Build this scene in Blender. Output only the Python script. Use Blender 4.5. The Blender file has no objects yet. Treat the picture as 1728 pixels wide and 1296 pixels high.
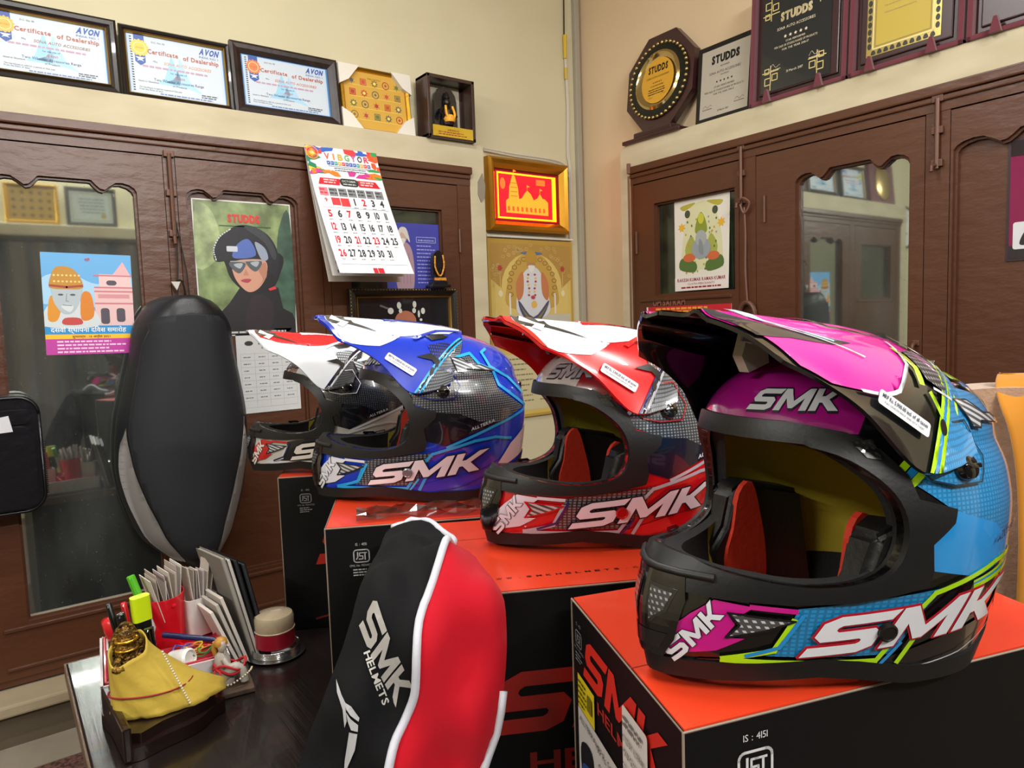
import bpy, bmesh, math, random
from mathutils import Vector, Matrix
from mathutils.geometry import delaunay_2d_cdt, tessellate_polygon
random.seed(7)
sc = bpy.context.scene
COL = sc.collection
PI = math.pi
R = math.radians

# ---------------------------------------------------------------- camera, world, lights, exposure
PITCH, ROLL, YAW, FPX = 0.0871, -0.0339, 0.632, 1200.0
def make_camera():
    cp, sp = math.cos(PITCH), math.sin(PITCH)
    fwd = Vector((math.sin(YAW)*cp, math.cos(YAW)*cp, -sp))
    right = Vector((math.cos(YAW), -math.sin(YAW), 0))
    up = right.cross(fwd)
    r2 = right*math.cos(ROLL) + up*math.sin(ROLL)
    u2 = -right*math.sin(ROLL) + up*math.cos(ROLL)
    cd = bpy.data.cameras.new('camera'); cd.sensor_width = 36; cd.lens = FPX/1728*36
    cd.clip_start = 0.02
    co = bpy.data.objects.new('camera', cd); COL.objects.link(co)
    m = Matrix((r2, u2, -fwd)).transposed().to_4x4(); m.translation = Vector((0, 0, 1.35))
    co.matrix_world = m
    sc.camera = co
make_camera()
w = bpy.data.worlds.new('world'); sc.world = w; w.use_nodes = True
w.node_tree.nodes['Background'].inputs[0].default_value = (1.0, .96, .91, 1)
w.node_tree.nodes['Background'].inputs[1].default_value = .25
def area(name, loc, tgt, sx, sy, power, col=(1, .985, .965)):
    l = bpy.data.lights.new(name, 'AREA'); l.shape = 'RECTANGLE'; l.size = sx; l.size_y = sy
    l.energy = power; l.color = col
    o = bpy.data.objects.new(name, l); COL.objects.link(o); o.location = loc
    o.rotation_euler = (Vector(tgt)-Vector(loc)).to_track_quat('-Z', 'Y').to_euler()
    return o
area('tube_light_lamp', (.45, 1.25, 2.93), (.45, 1.25, 0), 1.25, .07, 20)
area('tube_light_lamp', (.45, -1.52, 2.78), (.5, 1.2, 1.3), 1.3, .06, 40)
area('tube_light_lamp', (-1.88, .6, 2.5), (.6, .9, 1.2), 1.25, .06, 24)
area('tube_light_lamp', (1.35, -.35, 2.93), (1.2, .3, 0), .07, 1.25, 20)
sc.view_settings.view_transform = 'Standard'; sc.view_settings.look = 'None'
sc.view_settings.gamma = 1; sc.view_settings.use_curve_mapping = False
sc.view_settings.exposure = 0.66

# ---------------------------------------------------------------- helpers
def lin(h):
    if not isinstance(h, str): return tuple(h)
    h = h.lstrip('#'); o = []
    for i in (0, 2, 4):
        c = int(h[i:i+2], 16)/255
        o.append(c/12.92 if c <= .04045 else ((c+.055)/1.055)**2.4)
    return tuple(o)
MATS = {}
def mat(name, col='808080', rough=.5, metal=0, coat=0, bump=None, var=None, emit=0, trans=0, alpha=None, coords='Object', sheen=0, spec=None):
    """bump=(scale, strength, stretch xyz) ; var=(col2, scale, contrast, stretch)"""
    if name in MATS: return MATS[name]
    m = bpy.data.materials.new(name); m.use_nodes = True; MATS[name] = m
    nt = m.node_tree; N = nt.nodes; L = nt.links; b = N['Principled BSDF']
    c = lin(col)
    b.inputs['Base Color'].default_value = (*c, 1); b.inputs['Roughness'].default_value = rough
    b.inputs['Metallic'].default_value = metal; b.inputs['Coat Weight'].default_value = coat
    b.inputs['Coat Roughness'].default_value = .04
    if sheen: b.inputs['Sheen Weight'].default_value = sheen
    if spec is not None: b.inputs['Specular IOR Level'].default_value = spec
    if trans: b.inputs['Transmission Weight'].default_value = trans
    if alpha is not None: b.inputs['Alpha'].default_value = alpha
    if emit:
        b.inputs['Emission Color'].default_value = (*c, 1); b.inputs['Emission Strength'].default_value = emit
    tc = None
    def noise(scale, stretch, detail=4):
        nonlocal tc
        if tc is None: tc = N.new('ShaderNodeTexCoord')
        mp = N.new('ShaderNodeMapping'); mp.inputs['Scale'].default_value = stretch
        L.new(tc.outputs[coords], mp.inputs[0])
        n = N.new('ShaderNodeTexNoise'); n.inputs['Scale'].default_value = scale; n.inputs['Detail'].default_value = detail
        L.new(mp.outputs[0], n.inputs['Vector']); return n
    if var:
        c2, s, k = var[:3]; st = var[3] if len(var) > 3 else (1, 1, 1)
        n = noise(s, st); r = N.new('ShaderNodeValToRGB')
        r.color_ramp.elements[0].position = .5-k; r.color_ramp.elements[1].position = .5+k
        r.color_ramp.elements[0].color = (*c, 1); r.color_ramp.elements[1].color = (*lin(c2), 1)
        L.new(n.outputs[0], r.inputs[0]); L.new(r.outputs[0], b.inputs['Base Color'])
        if emit: L.new(r.outputs[0], b.inputs['Emission Color'])
    if bump:
        s, k = bump[:2]; st = bump[2] if len(bump) > 2 else (1, 1, 1)
        n = noise(s, st); bp = N.new('ShaderNodeBump'); bp.inputs['Strength'].default_value = k; bp.inputs['Distance'].default_value = .0012
        L.new(n.outputs[0], bp.inputs['Height']); L.new(bp.outputs[0], b.inputs['Normal'])
    return m
def attr_mat(name, rough=.5, coat=0, emit=0, metal=0, var=0):
    if name in MATS: return MATS[name]
    m = bpy.data.materials.new(name); m.use_nodes = True; MATS[name] = m
    N = m.node_tree.nodes; L = m.node_tree.links; b = N['Principled BSDF']
    a = N.new('ShaderNodeAttribute'); a.attribute_name = 'Col'; out = a.outputs['Color']
    if var:
        n = N.new('ShaderNodeTexNoise'); n.inputs['Scale'].default_value = var; n.inputs['Detail'].default_value = 5
        tc = N.new('ShaderNodeTexCoord'); L.new(tc.outputs['Object'], n.inputs['Vector'])
        mr = N.new('ShaderNodeMapRange'); mr.inputs[1].default_value = .35; mr.inputs[2].default_value = .65; mr.inputs[3].default_value = .55; mr.inputs[4].default_value = 1.35
        L.new(n.outputs[0], mr.inputs[0])
        mx = N.new('ShaderNodeVectorMath'); mx.operation = 'SCALE'; L.new(out, mx.inputs[0]); L.new(mr.outputs[0], mx.inputs[3]); out = mx.outputs[0]
    L.new(out, b.inputs['Base Color'])
    b.inputs['Roughness'].default_value = rough; b.inputs['Coat Weight'].default_value = coat; b.inputs['Coat Roughness'].default_value = .04
    b.inputs['Metallic'].default_value = metal
    if emit: L.new(out, b.inputs['Emission Color']); b.inputs['Emission Strength'].default_value = emit
    return m
def weave_mat(name, kind, rough=.25, coat=1, f=560.0):
    """two-tone pattern from the print's own UV (metres): attribute Col against a dark ground"""
    if name in MATS: return MATS[name]
    m = bpy.data.materials.new(name); m.use_nodes = True; MATS[name] = m
    N = m.node_tree.nodes; L = m.node_tree.links; b = N['Principled BSDF']
    uv = N.new('ShaderNodeUVMap'); uv.uv_map = 'UVMap'; sx = N.new('ShaderNodeSeparateXYZ'); L.new(uv.outputs[0], sx.inputs[0])
    def M(op, a, c=None):
        n = N.new('ShaderNodeMath'); n.operation = op
        for i, v in enumerate((a, c)):
            if v is None: continue
            if isinstance(v, (int, float)): n.inputs[i].default_value = v
            else: L.new(v, n.inputs[i])
        return n.outputs[0]
    U, V = sx.outputs[0], sx.outputs[1]
    if kind == 'weave':
        cu = M('PINGPONG', M('MULTIPLY', U, f), 1); cv = M('PINGPONG', M('MULTIPLY', V, f), 1)
        k = M('MULTIPLY', M('GREATER_THAN', cu, .38), M('GREATER_THAN', cv, .38))
    elif kind == 'hatch':
        k = M('GREATER_THAN', M('PINGPONG', M('MULTIPLY', M('ADD', M('MULTIPLY', U, .5), V), f*.6), 1), .5)
    else:  # dots
        cu = M('PINGPONG', M('MULTIPLY', M('ADD', U, M('MULTIPLY', V, .5)), f*.8), 1); cv = M('PINGPONG', M('MULTIPLY', V, f*.8), 1)
        k = M('MULTIPLY', M('GREATER_THAN', cu, .55), M('GREATER_THAN', cv, .55))
    a = N.new('ShaderNodeAttribute'); a.attribute_name = 'Col'
    mx = N.new('ShaderNodeMix'); mx.data_type = 'RGBA'; L.new(k, mx.inputs[0]); L.new(a.outputs['Color'], mx.inputs[7])
    dk = N.new('ShaderNodeVectorMath'); dk.operation = 'SCALE'; dk.inputs[3].default_value = .12 if kind != 'fine' else .6
    L.new(a.outputs['Color'], dk.inputs[0]); L.new(dk.outputs[0], mx.inputs[6])
    L.new(mx.outputs[2], b.inputs['Base Color']); b.inputs['Roughness'].default_value = rough; b.inputs['Coat Weight'].default_value = coat
    b.inputs['Coat Roughness'].default_value = .03
    return m
def weave_soft(name, rough=.3):
    m = weave_mat(name, 'weave', rough)
    for n in m.node_tree.nodes:
        if n.type == 'VECT_MATH': n.inputs[3].default_value = .62
    return m

def tag(o, label=None, cat=None, group=None, kind=None):
    if label: o['label'] = label
    if cat: o['category'] = cat
    if group: o['group'] = group
    if kind: o['kind'] = kind
    return o
def thing(name, label, cat, loc=(0, 0, 0), rot=(0, 0, 0), group=None, kind=None):
    o = bpy.data.objects.new(name, None); o.empty_display_size = .05; COL.objects.link(o)
    o.location = loc; o.rotation_euler = rot if not isinstance(rot, (int, float)) else (0, 0, rot)
    return tag(o, label, cat, group, kind)
def link(name, me, parent=None, label=None):
    o = bpy.data.objects.new(name, me); COL.objects.link(o)
    if parent: o.parent = parent
    if label: o['label'] = label
    return o
def obj(name, bm, mats, parent=None, smooth=None, label=None):
    me = bpy.data.meshes.new(name); bmesh.ops.recalc_face_normals(bm, faces=bm.faces); bm.to_mesh(me); bm.free()
    for m in (mats if isinstance(mats, (list, tuple)) else [mats]): me.materials.append(m)
    if smooth is not None:
        me.shade_smooth()
        if smooth < 180: me.set_sharp_from_angle(angle=R(smooth))
    return link(name, me, parent, label)
def box(bm, c, s, rot=None, bevel=0, mi=0):
    g = bmesh.ops.create_cube(bm, size=1); vs = g['verts']
    bmesh.ops.scale(bm, verts=vs, vec=s)
    fs = set(f for v in vs for f in v.link_faces)
    for f in fs: f.material_index = mi
    if bevel:
        es = list(set(e for v in vs for e in v.link_edges))
        r = bmesh.ops.bevel(bm, geom=es, offset=bevel, segments=2, affect='EDGES', profile=.6)
        vs = list(set(v for f in r['faces'] for v in f.verts) | set(v for v in vs if v.is_valid))
        for f in r['faces']: f.material_index = mi
    if rot: bmesh.ops.transform(bm, matrix=rot.to_4x4() if len(rot) == 3 else rot, verts=vs)
    bmesh.ops.translate(bm, verts=vs, vec=c)
    return vs
def bx(c, s, **k):
    bm = bmesh.new(); box(bm, c, s, **k); return bm
def b2(bm, x0, x1, y0, y1, z0, z1, **k): return box(bm, ((x0+x1)/2, (y0+y1)/2, (z0+z1)/2), (abs(x1-x0), abs(y1-y0), abs(z1-z0)), **k)
def prism(bm, pts, y0, y1, mi=0, axis='y'):
    """extrude a concave polygon given in (a,b)=(x,z) along y, or (x,y) along z"""
    f = (lambda a, b, c: (a, c, b)) if axis == 'y' else (lambda a, b, c: (a, b, c))
    A = [bm.verts.new(f(a, b, y0)) for a, b in pts]; B = [bm.verts.new(f(a, b, y1)) for a, b in pts]
    n = len(pts); tri = tessellate_polygon([[Vector((a, b, 0)) for a, b in pts]])
    out = []
    for t in tri:
        for S in (A, B):
            try: out.append(bm.faces.new([S[i] for i in t]))
            except ValueError: pass
    for i in range(n):
        j = (i+1) % n; out.append(bm.faces.new((A[i], A[j], B[j], B[i])))
    for q in out: q.material_index = mi
    return A+B
def tube(bm, pts, r, n=8, mi=0, cap=True):
    pts = [Vector(p) for p in pts]; rings = []
    rr = r if isinstance(r, (list, tuple)) else [r]*len(pts)
    prev = None
    for i, p in enumerate(pts):
        d = (pts[min(i+1, len(pts)-1)]-pts[max(i-1, 0)]).normalized()
        if prev is None:
            a = d.orthogonal().normalized()
        else:
            a = (prev-d*prev.dot(d)); a = a.normalized() if a.length > 1e-6 else d.orthogonal().normalized()
        prev = a; b = d.cross(a)
        rings.append([bm.verts.new(p+(a*math.cos(2*PI*k/n)+b*math.sin(2*PI*k/n))*rr[i]) for k in range(n)])
    for A, B in zip(rings, rings[1:]):
        for k in range(n):
            bm.faces.new((A[k], A[(k+1) % n], B[(k+1) % n], B[k])).material_index = mi
    if cap:
        for S in (rings[0], rings[-1]):
            bm.faces.new(S).material_index = mi
def lathe(bm, prof, n=32, sx=1, sy=1, c=(0, 0, 0), mi=0, cap=True):
    rings = [[bm.verts.new((c[0]+r*sx*math.cos(2*PI*k/n), c[1]+r*sy*math.sin(2*PI*k/n), c[2]+z)) for k in range(n)] for r, z in prof]
    for A, B in zip(rings, rings[1:]):
        for k in range(n): bm.faces.new((A[k], A[(k+1) % n], B[(k+1) % n], B[k])).material_index = mi
    if cap:
        for S in (rings[0], rings[-1]): bm.faces.new(S).material_index = mi
def spline(pts, n=8, closed=False):
    """Catmull-Rom through 2D/3D points"""
    P = [Vector(p) for p in pts]; out = []; m = len(P)
    rng = range(m) if closed else range(m-1)
    for i in rng:
        p0 = P[(i-1) % m] if closed or i > 0 else P[i]*2-P[i+1]
        p1, p2 = P[i], P[(i+1) % m]
        p3 = P[(i+2) % m] if closed or i+2 < m else p2*2-p1
        for k in range(n):
            t = k/n
            out.append(.5*((2*p1)+(p2-p0)*t+(2*p0-5*p1+4*p2-p3)*t*t+(3*p1-p0-3*p2+p3)*t**3))
    if not closed: out.append(P[-1])
    return out
def s2(pts, n=5, closed=True): return [(v[0], v[1]) for v in spline([(a, b, 0) for a, b in pts], n, closed)]
def ell(cx, cy, rx, ry, n=24, a0=0, a1=2*PI): return [(cx+rx*math.cos(a0+(a1-a0)*i/n), cy+ry*math.sin(a0+(a1-a0)*i/n)) for i in range(n if abs(a1-a0-2*PI) < 1e-6 else n+1)]
def rrect(x0, y0, x1, y1, r, n=4):
    o = []
    for cx, cy, a in ((x1-r, y1-r, 0), (x0+r, y1-r, PI/2), (x0+r, y0+r, PI), (x1-r, y0+r, 1.5*PI)):
        o += [(cx+r*math.cos(a+PI/2*i/n), cy+r*math.sin(a+PI/2*i/n)) for i in range(n+1)]
    return o
def star(cx, cy, r, k=.45, n=5, a=PI/2): return [(cx+(r if i % 2 == 0 else r*k)*math.cos(a+PI*i/n), cy+(r if i % 2 == 0 else r*k)*math.sin(a+PI*i/n)) for i in range(2*n)]

# ---------------------------------------------------------------- lettering (glyph cache made while the scene is still empty)
GL = {}
def glyph(s, bold=0):
    k = (s, bold)
    if k in GL: return GL[k]
    cu = bpy.data.curves.new('glyph', 'FONT'); cu.body = s; cu.size = 1; cu.resolution_u = 2; cu.offset = bold; cu.fill_mode = 'FRONT'
    o = bpy.data.objects.new('glyph', cu); COL.objects.link(o)
    dg = bpy.context.evaluated_depsgraph_get(); dg.update()
    me = o.evaluated_get(dg).to_mesh()
    vs = [(v.co.x, v.co.y) for v in me.vertices]; fs = [tuple(p.vertices) for p in me.polygons]
    o.evaluated_get(dg).to_mesh_clear(); bpy.data.objects.remove(o); bpy.data.curves.remove(cu)
    if vs:
        x0 = min(v[0] for v in vs); x1 = max(v[0] for v in vs); vs = [(a-x0, b) for a, b in vs]
    else: x0 = 0; x1 = .28
    GL[k] = (vs, fs, x1-x0); return GL[k]
for ch in "ABCDEFGHIJKLMNOPQRSTUVWXYZabcdefghijklmnopqrstuvwxyz0123456789.:-,&+'/": glyph(ch); glyph(ch, .022)
for ch in 'STUDDSAVON': glyph(ch, .05)
HINDI = ['दसवां स्थापना दिवस समारोह', 'शुभारम्भ : 16 अप्रैल 2021', 'स्थान : दिल्ली', 'श्री', 'सबका मालिक एक']
for s in HINDI: glyph(s, .012)

class Paint:
    """flat print: polygons, strokes and lettering laid over a surface given by a mapping (u,v,h)->xyz"""
    def __init__(s, mp=None, cell=None, pre=None, step=.00025):
        s.mp = mp or (lambda u, v, h: Vector((u, -h, v))); s.cell = cell; s.pre = pre; s.step = step; s.items = []; s.nrm = None
    def poly(s, pts, col, l=1, m='print', thick=0): s.items.append(('p', pts, col, l, m, thick)); return s
    def rect(s, x0, y0, x1, y1, col, l=1, m='print'): return s.poly([(x0, y0), (x1, y0), (x1, y1), (x0, y1)], col, l, m)
    def stroke(s, pts, w, col, l=1, m='print', closed=False):
        P = [Vector(p) for p in pts]; n = len(P)
        if closed: P = P+[P[0], P[1]]
        for i in range(len(P)-1 if not closed else n):
            a, b = P[i], P[i+1]; d = (b-a)
            if d.length < 1e-7: continue
            d = d.normalized(); q = Vector((-d.y, d.x))*w/2; e = d*w*.35
            s.poly([tuple(a-e-q), tuple(b+e-q), tuple(b+e+q), tuple(a-e+q)], col, l, m)
        return s
    def outline(s, pts, w, col, l=1, m='print'): return s.stroke(pts, w, col, l, m, True)
    def frame(s, x0, y0, x1, y1, w, col, l=1): return s.outline([(x0, y0), (x1, y0), (x1, y1), (x0, y1)], w, col, l)
    def text(s, t, u, v, h, col, width=None, rot=0, al='C', bold=0, l=3, m='print', flip=False, slant=0, raw=False, cond=None):
        V = []; F = []; x = 0
        parts = [t] if raw or (t in HINDI) else list(t)
        if t in HINDI: bold = .012
        for ch in parts:
            if ch == ' ': x += .32; continue
            gv, gf, gw = GL.get((ch, bold)) or glyph(ch, bold); o = len(V)
            V += [(a+x, b) for a, b in gv]; F += [tuple(i+o for i in f) for f in gf]; x += gw+.085
        x -= .085; k = h/.72; kx = k*(cond or 1) if width is None else width/x
        x0 = {'C': -x/2, 'L': 0, 'R': -x}[al]; c, sn = math.cos(rot), math.sin(rot)
        out = []
        for a, b in V:
            a = (a+x0)*kx+b*k*slant; b = b*k
            if flip: a = -a
            out.append((u+a*c-b*sn, v+a*sn+b*c))
        s.items.append(('t', out, F, col, l, m)); return s
    def lines(s, x0, x1, y, n, gap, h, col, l=2, seed=1):
        rr = random.Random(seed)
        for i in range(n):
            x = x0; yy = y-i*gap; xe = x1-(x1-x0)*rr.random()*.3
            while x < xe:
                wd = h*(1.2+3*rr.random()); s.rect(x, yy, min(x+wd, xe), yy+h, col, l); x += wd+h*.6
        return s
    def logo(s, ox, oy, ux, uy, col, l=3, m='print', outline=None, ow=.001, ol=None):
        """the wide slanted three-letter helmet logo; ux = whole width vector, uy = height vector"""
        for pts, off in LOGO:
            q = [(ox+(a+off)/4.0*ux[0]+b*uy[0], oy+(a+off)/4.0*ux[1]+b*uy[1]) for a, b in pts]
            if outline:
                s.stroke(q, ow, outline, ol if ol is not None else l-1, 'print', True)
            s.poly(q, col, l, m)
        return s
    def build(s, name, parent=None, base=None, label=None, smooth=None):
        V = []; F = []; C = []; MI = []; UV = []; mats = []
        def mid(m):
            if m not in mats: mats.append(m)
            return mats.index(m)
        P = s.pre or (lambda a, b: (a, b))
        if base:   # paper slab: (x0,y0,x1,y1,thickness,col[,mat])
            x0, y0, x1, y1, th, bc = base[:6]; bmt = mid(base[6] if len(base) > 6 else 'print')
            nx = max(1, int((x1-x0)/s.cell[0])) if s.cell else 1; ny = max(1, int((y1-y0)/s.cell[1])) if s.cell else 1
            grid = {}
            for side, h in ((0, 0), (1, -th)):
                for i in range(nx+1):
                    for j in range(ny+1):
                        u = x0+(x1-x0)*i/nx; v = y0+(y1-y0)*j/ny
                        grid[side, i, j] = len(V); V.append(s.mp(u, v, h)); UV.append((u, v))
            def q(*ids):
                F.append(ids); C.append(lin(bc)); MI.append(bmt)
            for i in range(nx):
                for j in range(ny):
                    q(grid[0, i, j], grid[0, i+1, j], grid[0, i+1, j+1], grid[0, i, j+1])
                    q(grid[1, i, j], grid[1, i, j+1], grid[1, i+1, j+1], grid[1, i+1, j])
            for i in range(nx):
                q(grid[0, i, 0], grid[1, i, 0], grid[1, i+1, 0], grid[0, i+1, 0]); q(grid[0, i, ny], grid[0, i+1, ny], grid[1, i+1, ny], grid[1, i, ny])
            for j in range(ny):
                q(grid[0, 0, j], grid[0, 0, j+1], grid[1, 0, j+1], grid[1, 0, j]); q(grid[0, nx, j], grid[1, nx, j], grid[1, nx, j+1], grid[0, nx, j+1])
        for it in s.items:
            if it[0] == 't':
                _, pts, fs, col, l, m = it; o = len(V); c = lin(col); k = mid(m)
                for u, v in pts: V.append(s.mp(*P(u, v), l*s.step)); UV.append((u, v))
                for f in fs: F.append(tuple(i+o for i in f)); C.append(c); MI.append(k)
                continue
            _, pts, col, l, m, thick = it; c = lin(col); k = mid(m); h = l*s.step if not thick else thick
            if s.cell:
                D = []; 
                n = len(pts)
                for i in range(n):
                    a = pts[i]; b = pts[(i+1) % n]; A = P(*a); B = P(*b)
                    kk = max(1, int(math.ceil(max(abs(A[0]-B[0])/s.cell[0], abs(A[1]-B[1])/s.cell[1]))))
                    for t in range(kk):
                        q = (a[0]+(b[0]-a[0])*t/kk, a[1]+(b[1]-a[1])*t/kk); D.append(P(*q))
                nb = len(D); xs = [d[0] for d in D]; ys = [d[1] for d in D]
                G = list(D); gx = math.floor(min(xs)/s.cell[0])*s.cell[0]
                while gx < max(xs):
                    gy = math.floor(min(ys)/s.cell[1])*s.cell[1]
                    while gy < max(ys):
                        if inside(gx, gy, D): G.append((gx, gy))
                        gy += s.cell[1]
                    gx += s.cell[0]
                r = delaunay_2d_cdt([Vector((g[0]/s.cell[0], g[1]/s.cell[1])) for g in G], [(i, (i+1) % nb) for i in range(nb)], [], 0, 1e-6, False)
                vs = [(v[0]*s.cell[0], v[1]*s.cell[1]) for v in r[0]]; o = len(V); fs = []
                for f in r[2]:
                    cx = sum(vs[i][0] for i in f)/len(f); cy = sum(vs[i][1] for i in f)/len(f)
                    if inside(cx, cy, D): fs.append(tuple(f))
                for v in vs: V.append(s.mp(v[0], v[1], h)); UV.append((v[0]*s.uvs[0], v[1]*s.uvs[1]) if hasattr(s, 'uvs') else (v[0], v[1]))
                for f in fs: F.append(tuple(i+o for i in f)); C.append(c); MI.append(k)
                if thick:
                    cnt = {}
                    for f in fs:
                        for i in range(len(f)):
                            e = (f[i], f[(i+1) % len(f)]); cnt[tuple(sorted(e))] = cnt.get(tuple(sorted(e)), 0)+1
                    lo = {}
                    for (a, b), nn in cnt.items():
                        if nn == 1:
                            for i in (a, b):
                                if i not in lo: lo[i] = len(V); V.append(s.mp(vs[i][0], vs[i][1], 0)); UV.append((0, 0))
                            F.append((a+o, b+o, lo[b], lo[a])); C.append(c); MI.append(k)
            else:
                try: tri = tessellate_polygon([[Vector((a, b, 0)) for a, b in pts]])
                except Exception: continue
                o = len(V)
                for u, v in pts: V.append(s.mp(*P(u, v), h)); UV.append((u, v))
                for t in tri: F.append(tuple(i+o for i in t)); C.append(c); MI.append(k)
                if thick:
                    n = len(pts); o2 = len(V)
                    for u, v in pts: V.append(s.mp(*P(u, v), 0)); UV.append((u, v))
                    for i in range(n): F.append((o+i, o+(i+1) % n, o2+(i+1) % n, o2+i)); C.append(c); MI.append(k)
        if s.nrm:
            NR = [s.nrm(v) for v in V]
            for k, f in enumerate(F):
                a, b, c = V[f[0]], V[f[1]], V[f[2]]
                if (b-a).cross(c-a).dot(NR[f[0]]) < 0: F[k] = tuple(reversed(f))
        me = bpy.data.meshes.new(name); me.from_pydata([tuple(v) for v in V], [], F)
        ca = me.color_attributes.new('Col', 'FLOAT_COLOR', 'CORNER'); uvl = me.uv_layers.new(name='UVMap')
        cd = []; ud = []
        for p in me.polygons:
            c = C[p.index]; p.material_index = MI[p.index]
            for vi in p.vertices: cd += [c[0], c[1], c[2], 1]; ud += list(UV[vi])
        ca.data.foreach_set('color', cd); uvl.data.foreach_set('uv', ud)
        for m in mats: me.materials.append(PM[m])
        if smooth or s.nrm: me.shade_smooth()
        if s.nrm and smooth is not False: me.normals_split_custom_set_from_vertices([tuple(n) for n in NR])
        return link(name, me, parent, label)
def inside(x, y, D):
    r = False; j = len(D)-1
    for i in range(len(D)):
        xi, yi = D[i]; xj, yj = D[j]
        if (yi > y) != (yj > y) and x < (xj-xi)*(y-yi)/(yj-yi)+xi: r = not r
        j = i
    return r
LOGO = [([(0, 0), (.95, 0), (1.17, .12), (1.17, .46), (1.0, .6), (.36, .6), (.30, .65), (.30, .71), (.36, .76), (1.22, .76), (1.3, 1), (.22, 1), (.0, .86), (.0, .52), (.16, .37), (.82, .37), (.87, .33), (.87, .28), (.82, .24), (.02, .24)], 0),
        ([(0, 0), (.3, 0), (.3, .55), (.62, .1), (.8, .1), (1.12, .55), (1.12, 0), (1.42, 0), (1.42, 1), (1.14, 1), (.71, .42), (.28, 1), (0, 1)], 1.34),
        ([(0, 0), (.3, 0), (.3, .36), (.42, .36), (.78, 0), (1.18, 0), (.66, .5), (1.2, 1), (.82, 1), (.44, .64), (.3, .64), (.3, 1), (0, 1)], 2.86)]
PM = {'print': attr_mat('print_ink', .45), 'gloss': attr_mat('print_gloss', .18, .8), 'matte': attr_mat('print_matte', .8),
      'lacquer': attr_mat('helmet_lacquer', .22, 1.0), 'foliage': attr_mat('print_foliage', .35, .3, var=16), 'glow': attr_mat('print_backlit', .4, 0, 1.3),
      'gold': attr_mat('print_gold', .28, 0, 0, .85), 'weave': weave_mat('helmet_weave', 'weave'), 'hatch': weave_mat('helmet_hatch', 'hatch', .3),
      'dots': weave_mat('helmet_dots', 'dots', .3), 'soft': weave_soft('helmet_soft_weave'), 'chrome': attr_mat('print_chrome', .12, 0, 0, 1.0),
      'rubber': attr_mat('print_rubber', .5), 'cloth': attr_mat('print_cloth', .85), 'brushed': attr_mat('print_silver', .35, 0, 0, .7)}
# ---------------------------------------------------------------- materials of the place
plaster = mat('cream_plaster', 'CDC4A4', .75, bump=(9, .5), var=('BFB594', 2.2, .35))
plaster_r = mat('peach_plaster', 'D2BB99', .75, bump=(9, .5), var=('C8AF8C', 1.8, .35))
ledge_m = mat('ledge_plaster', 'C9BFA2', .7, bump=(14, .6), var=('AFA384', 5, .3, (1, 1, 3)))
brown = mat('brown_enamel', '57321E', .36, coat=0, bump=(60, 1.6, (.25, 1, .6)), var=('462716', 3, .4))
brown_d = mat('brown_enamel_dark', '40261B', .35, bump=(14, .3, (1, 1, .12)))
mirror_m = mat('mirror_glass', 'B4BCB6', .03, metal=1, bump=(1.6, .03))
def dusty(m):   # film of dust over the silvering
    N = m.node_tree.nodes; L = m.node_tree.links; b = N['Principled BSDF']; out = N['Material Output']
    d = N.new('ShaderNodeBsdfDiffuse'); d.inputs[0].default_value = (.26, .28, .27, 1); mx = N.new('ShaderNodeMixShader')
    tc = N.new('ShaderNodeTexCoord'); mp = N.new('ShaderNodeMapping'); mp.inputs['Scale'].default_value = (1, 1, .35); n = N.new('ShaderNodeTexNoise'); n.inputs['Scale'].default_value = 7; n.inputs['Detail'].default_value = 8
    n2 = N.new('ShaderNodeTexNoise'); n2.inputs['Scale'].default_value = 260
    L.new(tc.outputs['Object'], mp.inputs[0]); L.new(mp.outputs[0], n.inputs['Vector']); L.new(tc.outputs['Object'], n2.inputs['Vector'])
    mr = N.new('ShaderNodeMapRange'); mr.inputs[1].default_value = .35; mr.inputs[2].default_value = .75; mr.inputs[3].default_value = .06; mr.inputs[4].default_value = .2; L.new(n.outputs[0], mr.inputs[0])
    sp = N.new('ShaderNodeMapRange'); sp.inputs[1].default_value = .66; sp.inputs[2].default_value = .74; sp.inputs[3].default_value = 0; sp.inputs[4].default_value = .3; L.new(n2.outputs[0], sp.inputs[0])
    ad = N.new('ShaderNodeMath'); ad.operation = 'ADD'; L.new(mr.outputs[0], ad.inputs[0]); L.new(sp.outputs[0], ad.inputs[1])
    L.new(ad.outputs[0], mx.inputs[0]); L.new(b.outputs[0], mx.inputs[1]); L.new(d.outputs[0], mx.inputs[2]); L.new(mx.outputs[0], out.inputs[0])
dusty(mirror_m)
iron = mat('painted_iron', '5A3A2A', .45, metal=.2)
chrome = mat('chrome', 'C8C8C8', .18, metal=1)
stone = mat('grey_cement', '7C7263', .85, bump=(30, .5), var=('93897A', 8, .3))
mosaic = mat('red_mosaic', '3B2422', .5, var=('6B4A44', 90, .08))
wood_dk = mat('dark_stained_wood', '1D110E', .22, coat=.5, bump=(30, .2, (1, .1, 1)))
white_p = mat('white_plastic', 'D9D6D0', .35)
black_p = mat('black_plastic', '0B0B0C', .35)
black_g = mat('black_gloss', '050506', .1, coat=1)
red_p = mat('red_plastic', 'C81320', .3, coat=.3)
gold_m = mat('gold_metal', 'C99A35', .3, metal=.9, bump=(120, .6))
brass_old = mat('antique_brass', '9A7636', .38, metal=.8, bump=(150, 6), var=('2E2010', 130, .12))
floor_m = mat('floor_terrazzo', '4A3A33', .5, var=('6A5A50', 60, .1))

def struct(name, bm, m, label=None): return tag(obj(name, bm, m), label, None, None, 'structure')

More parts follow.
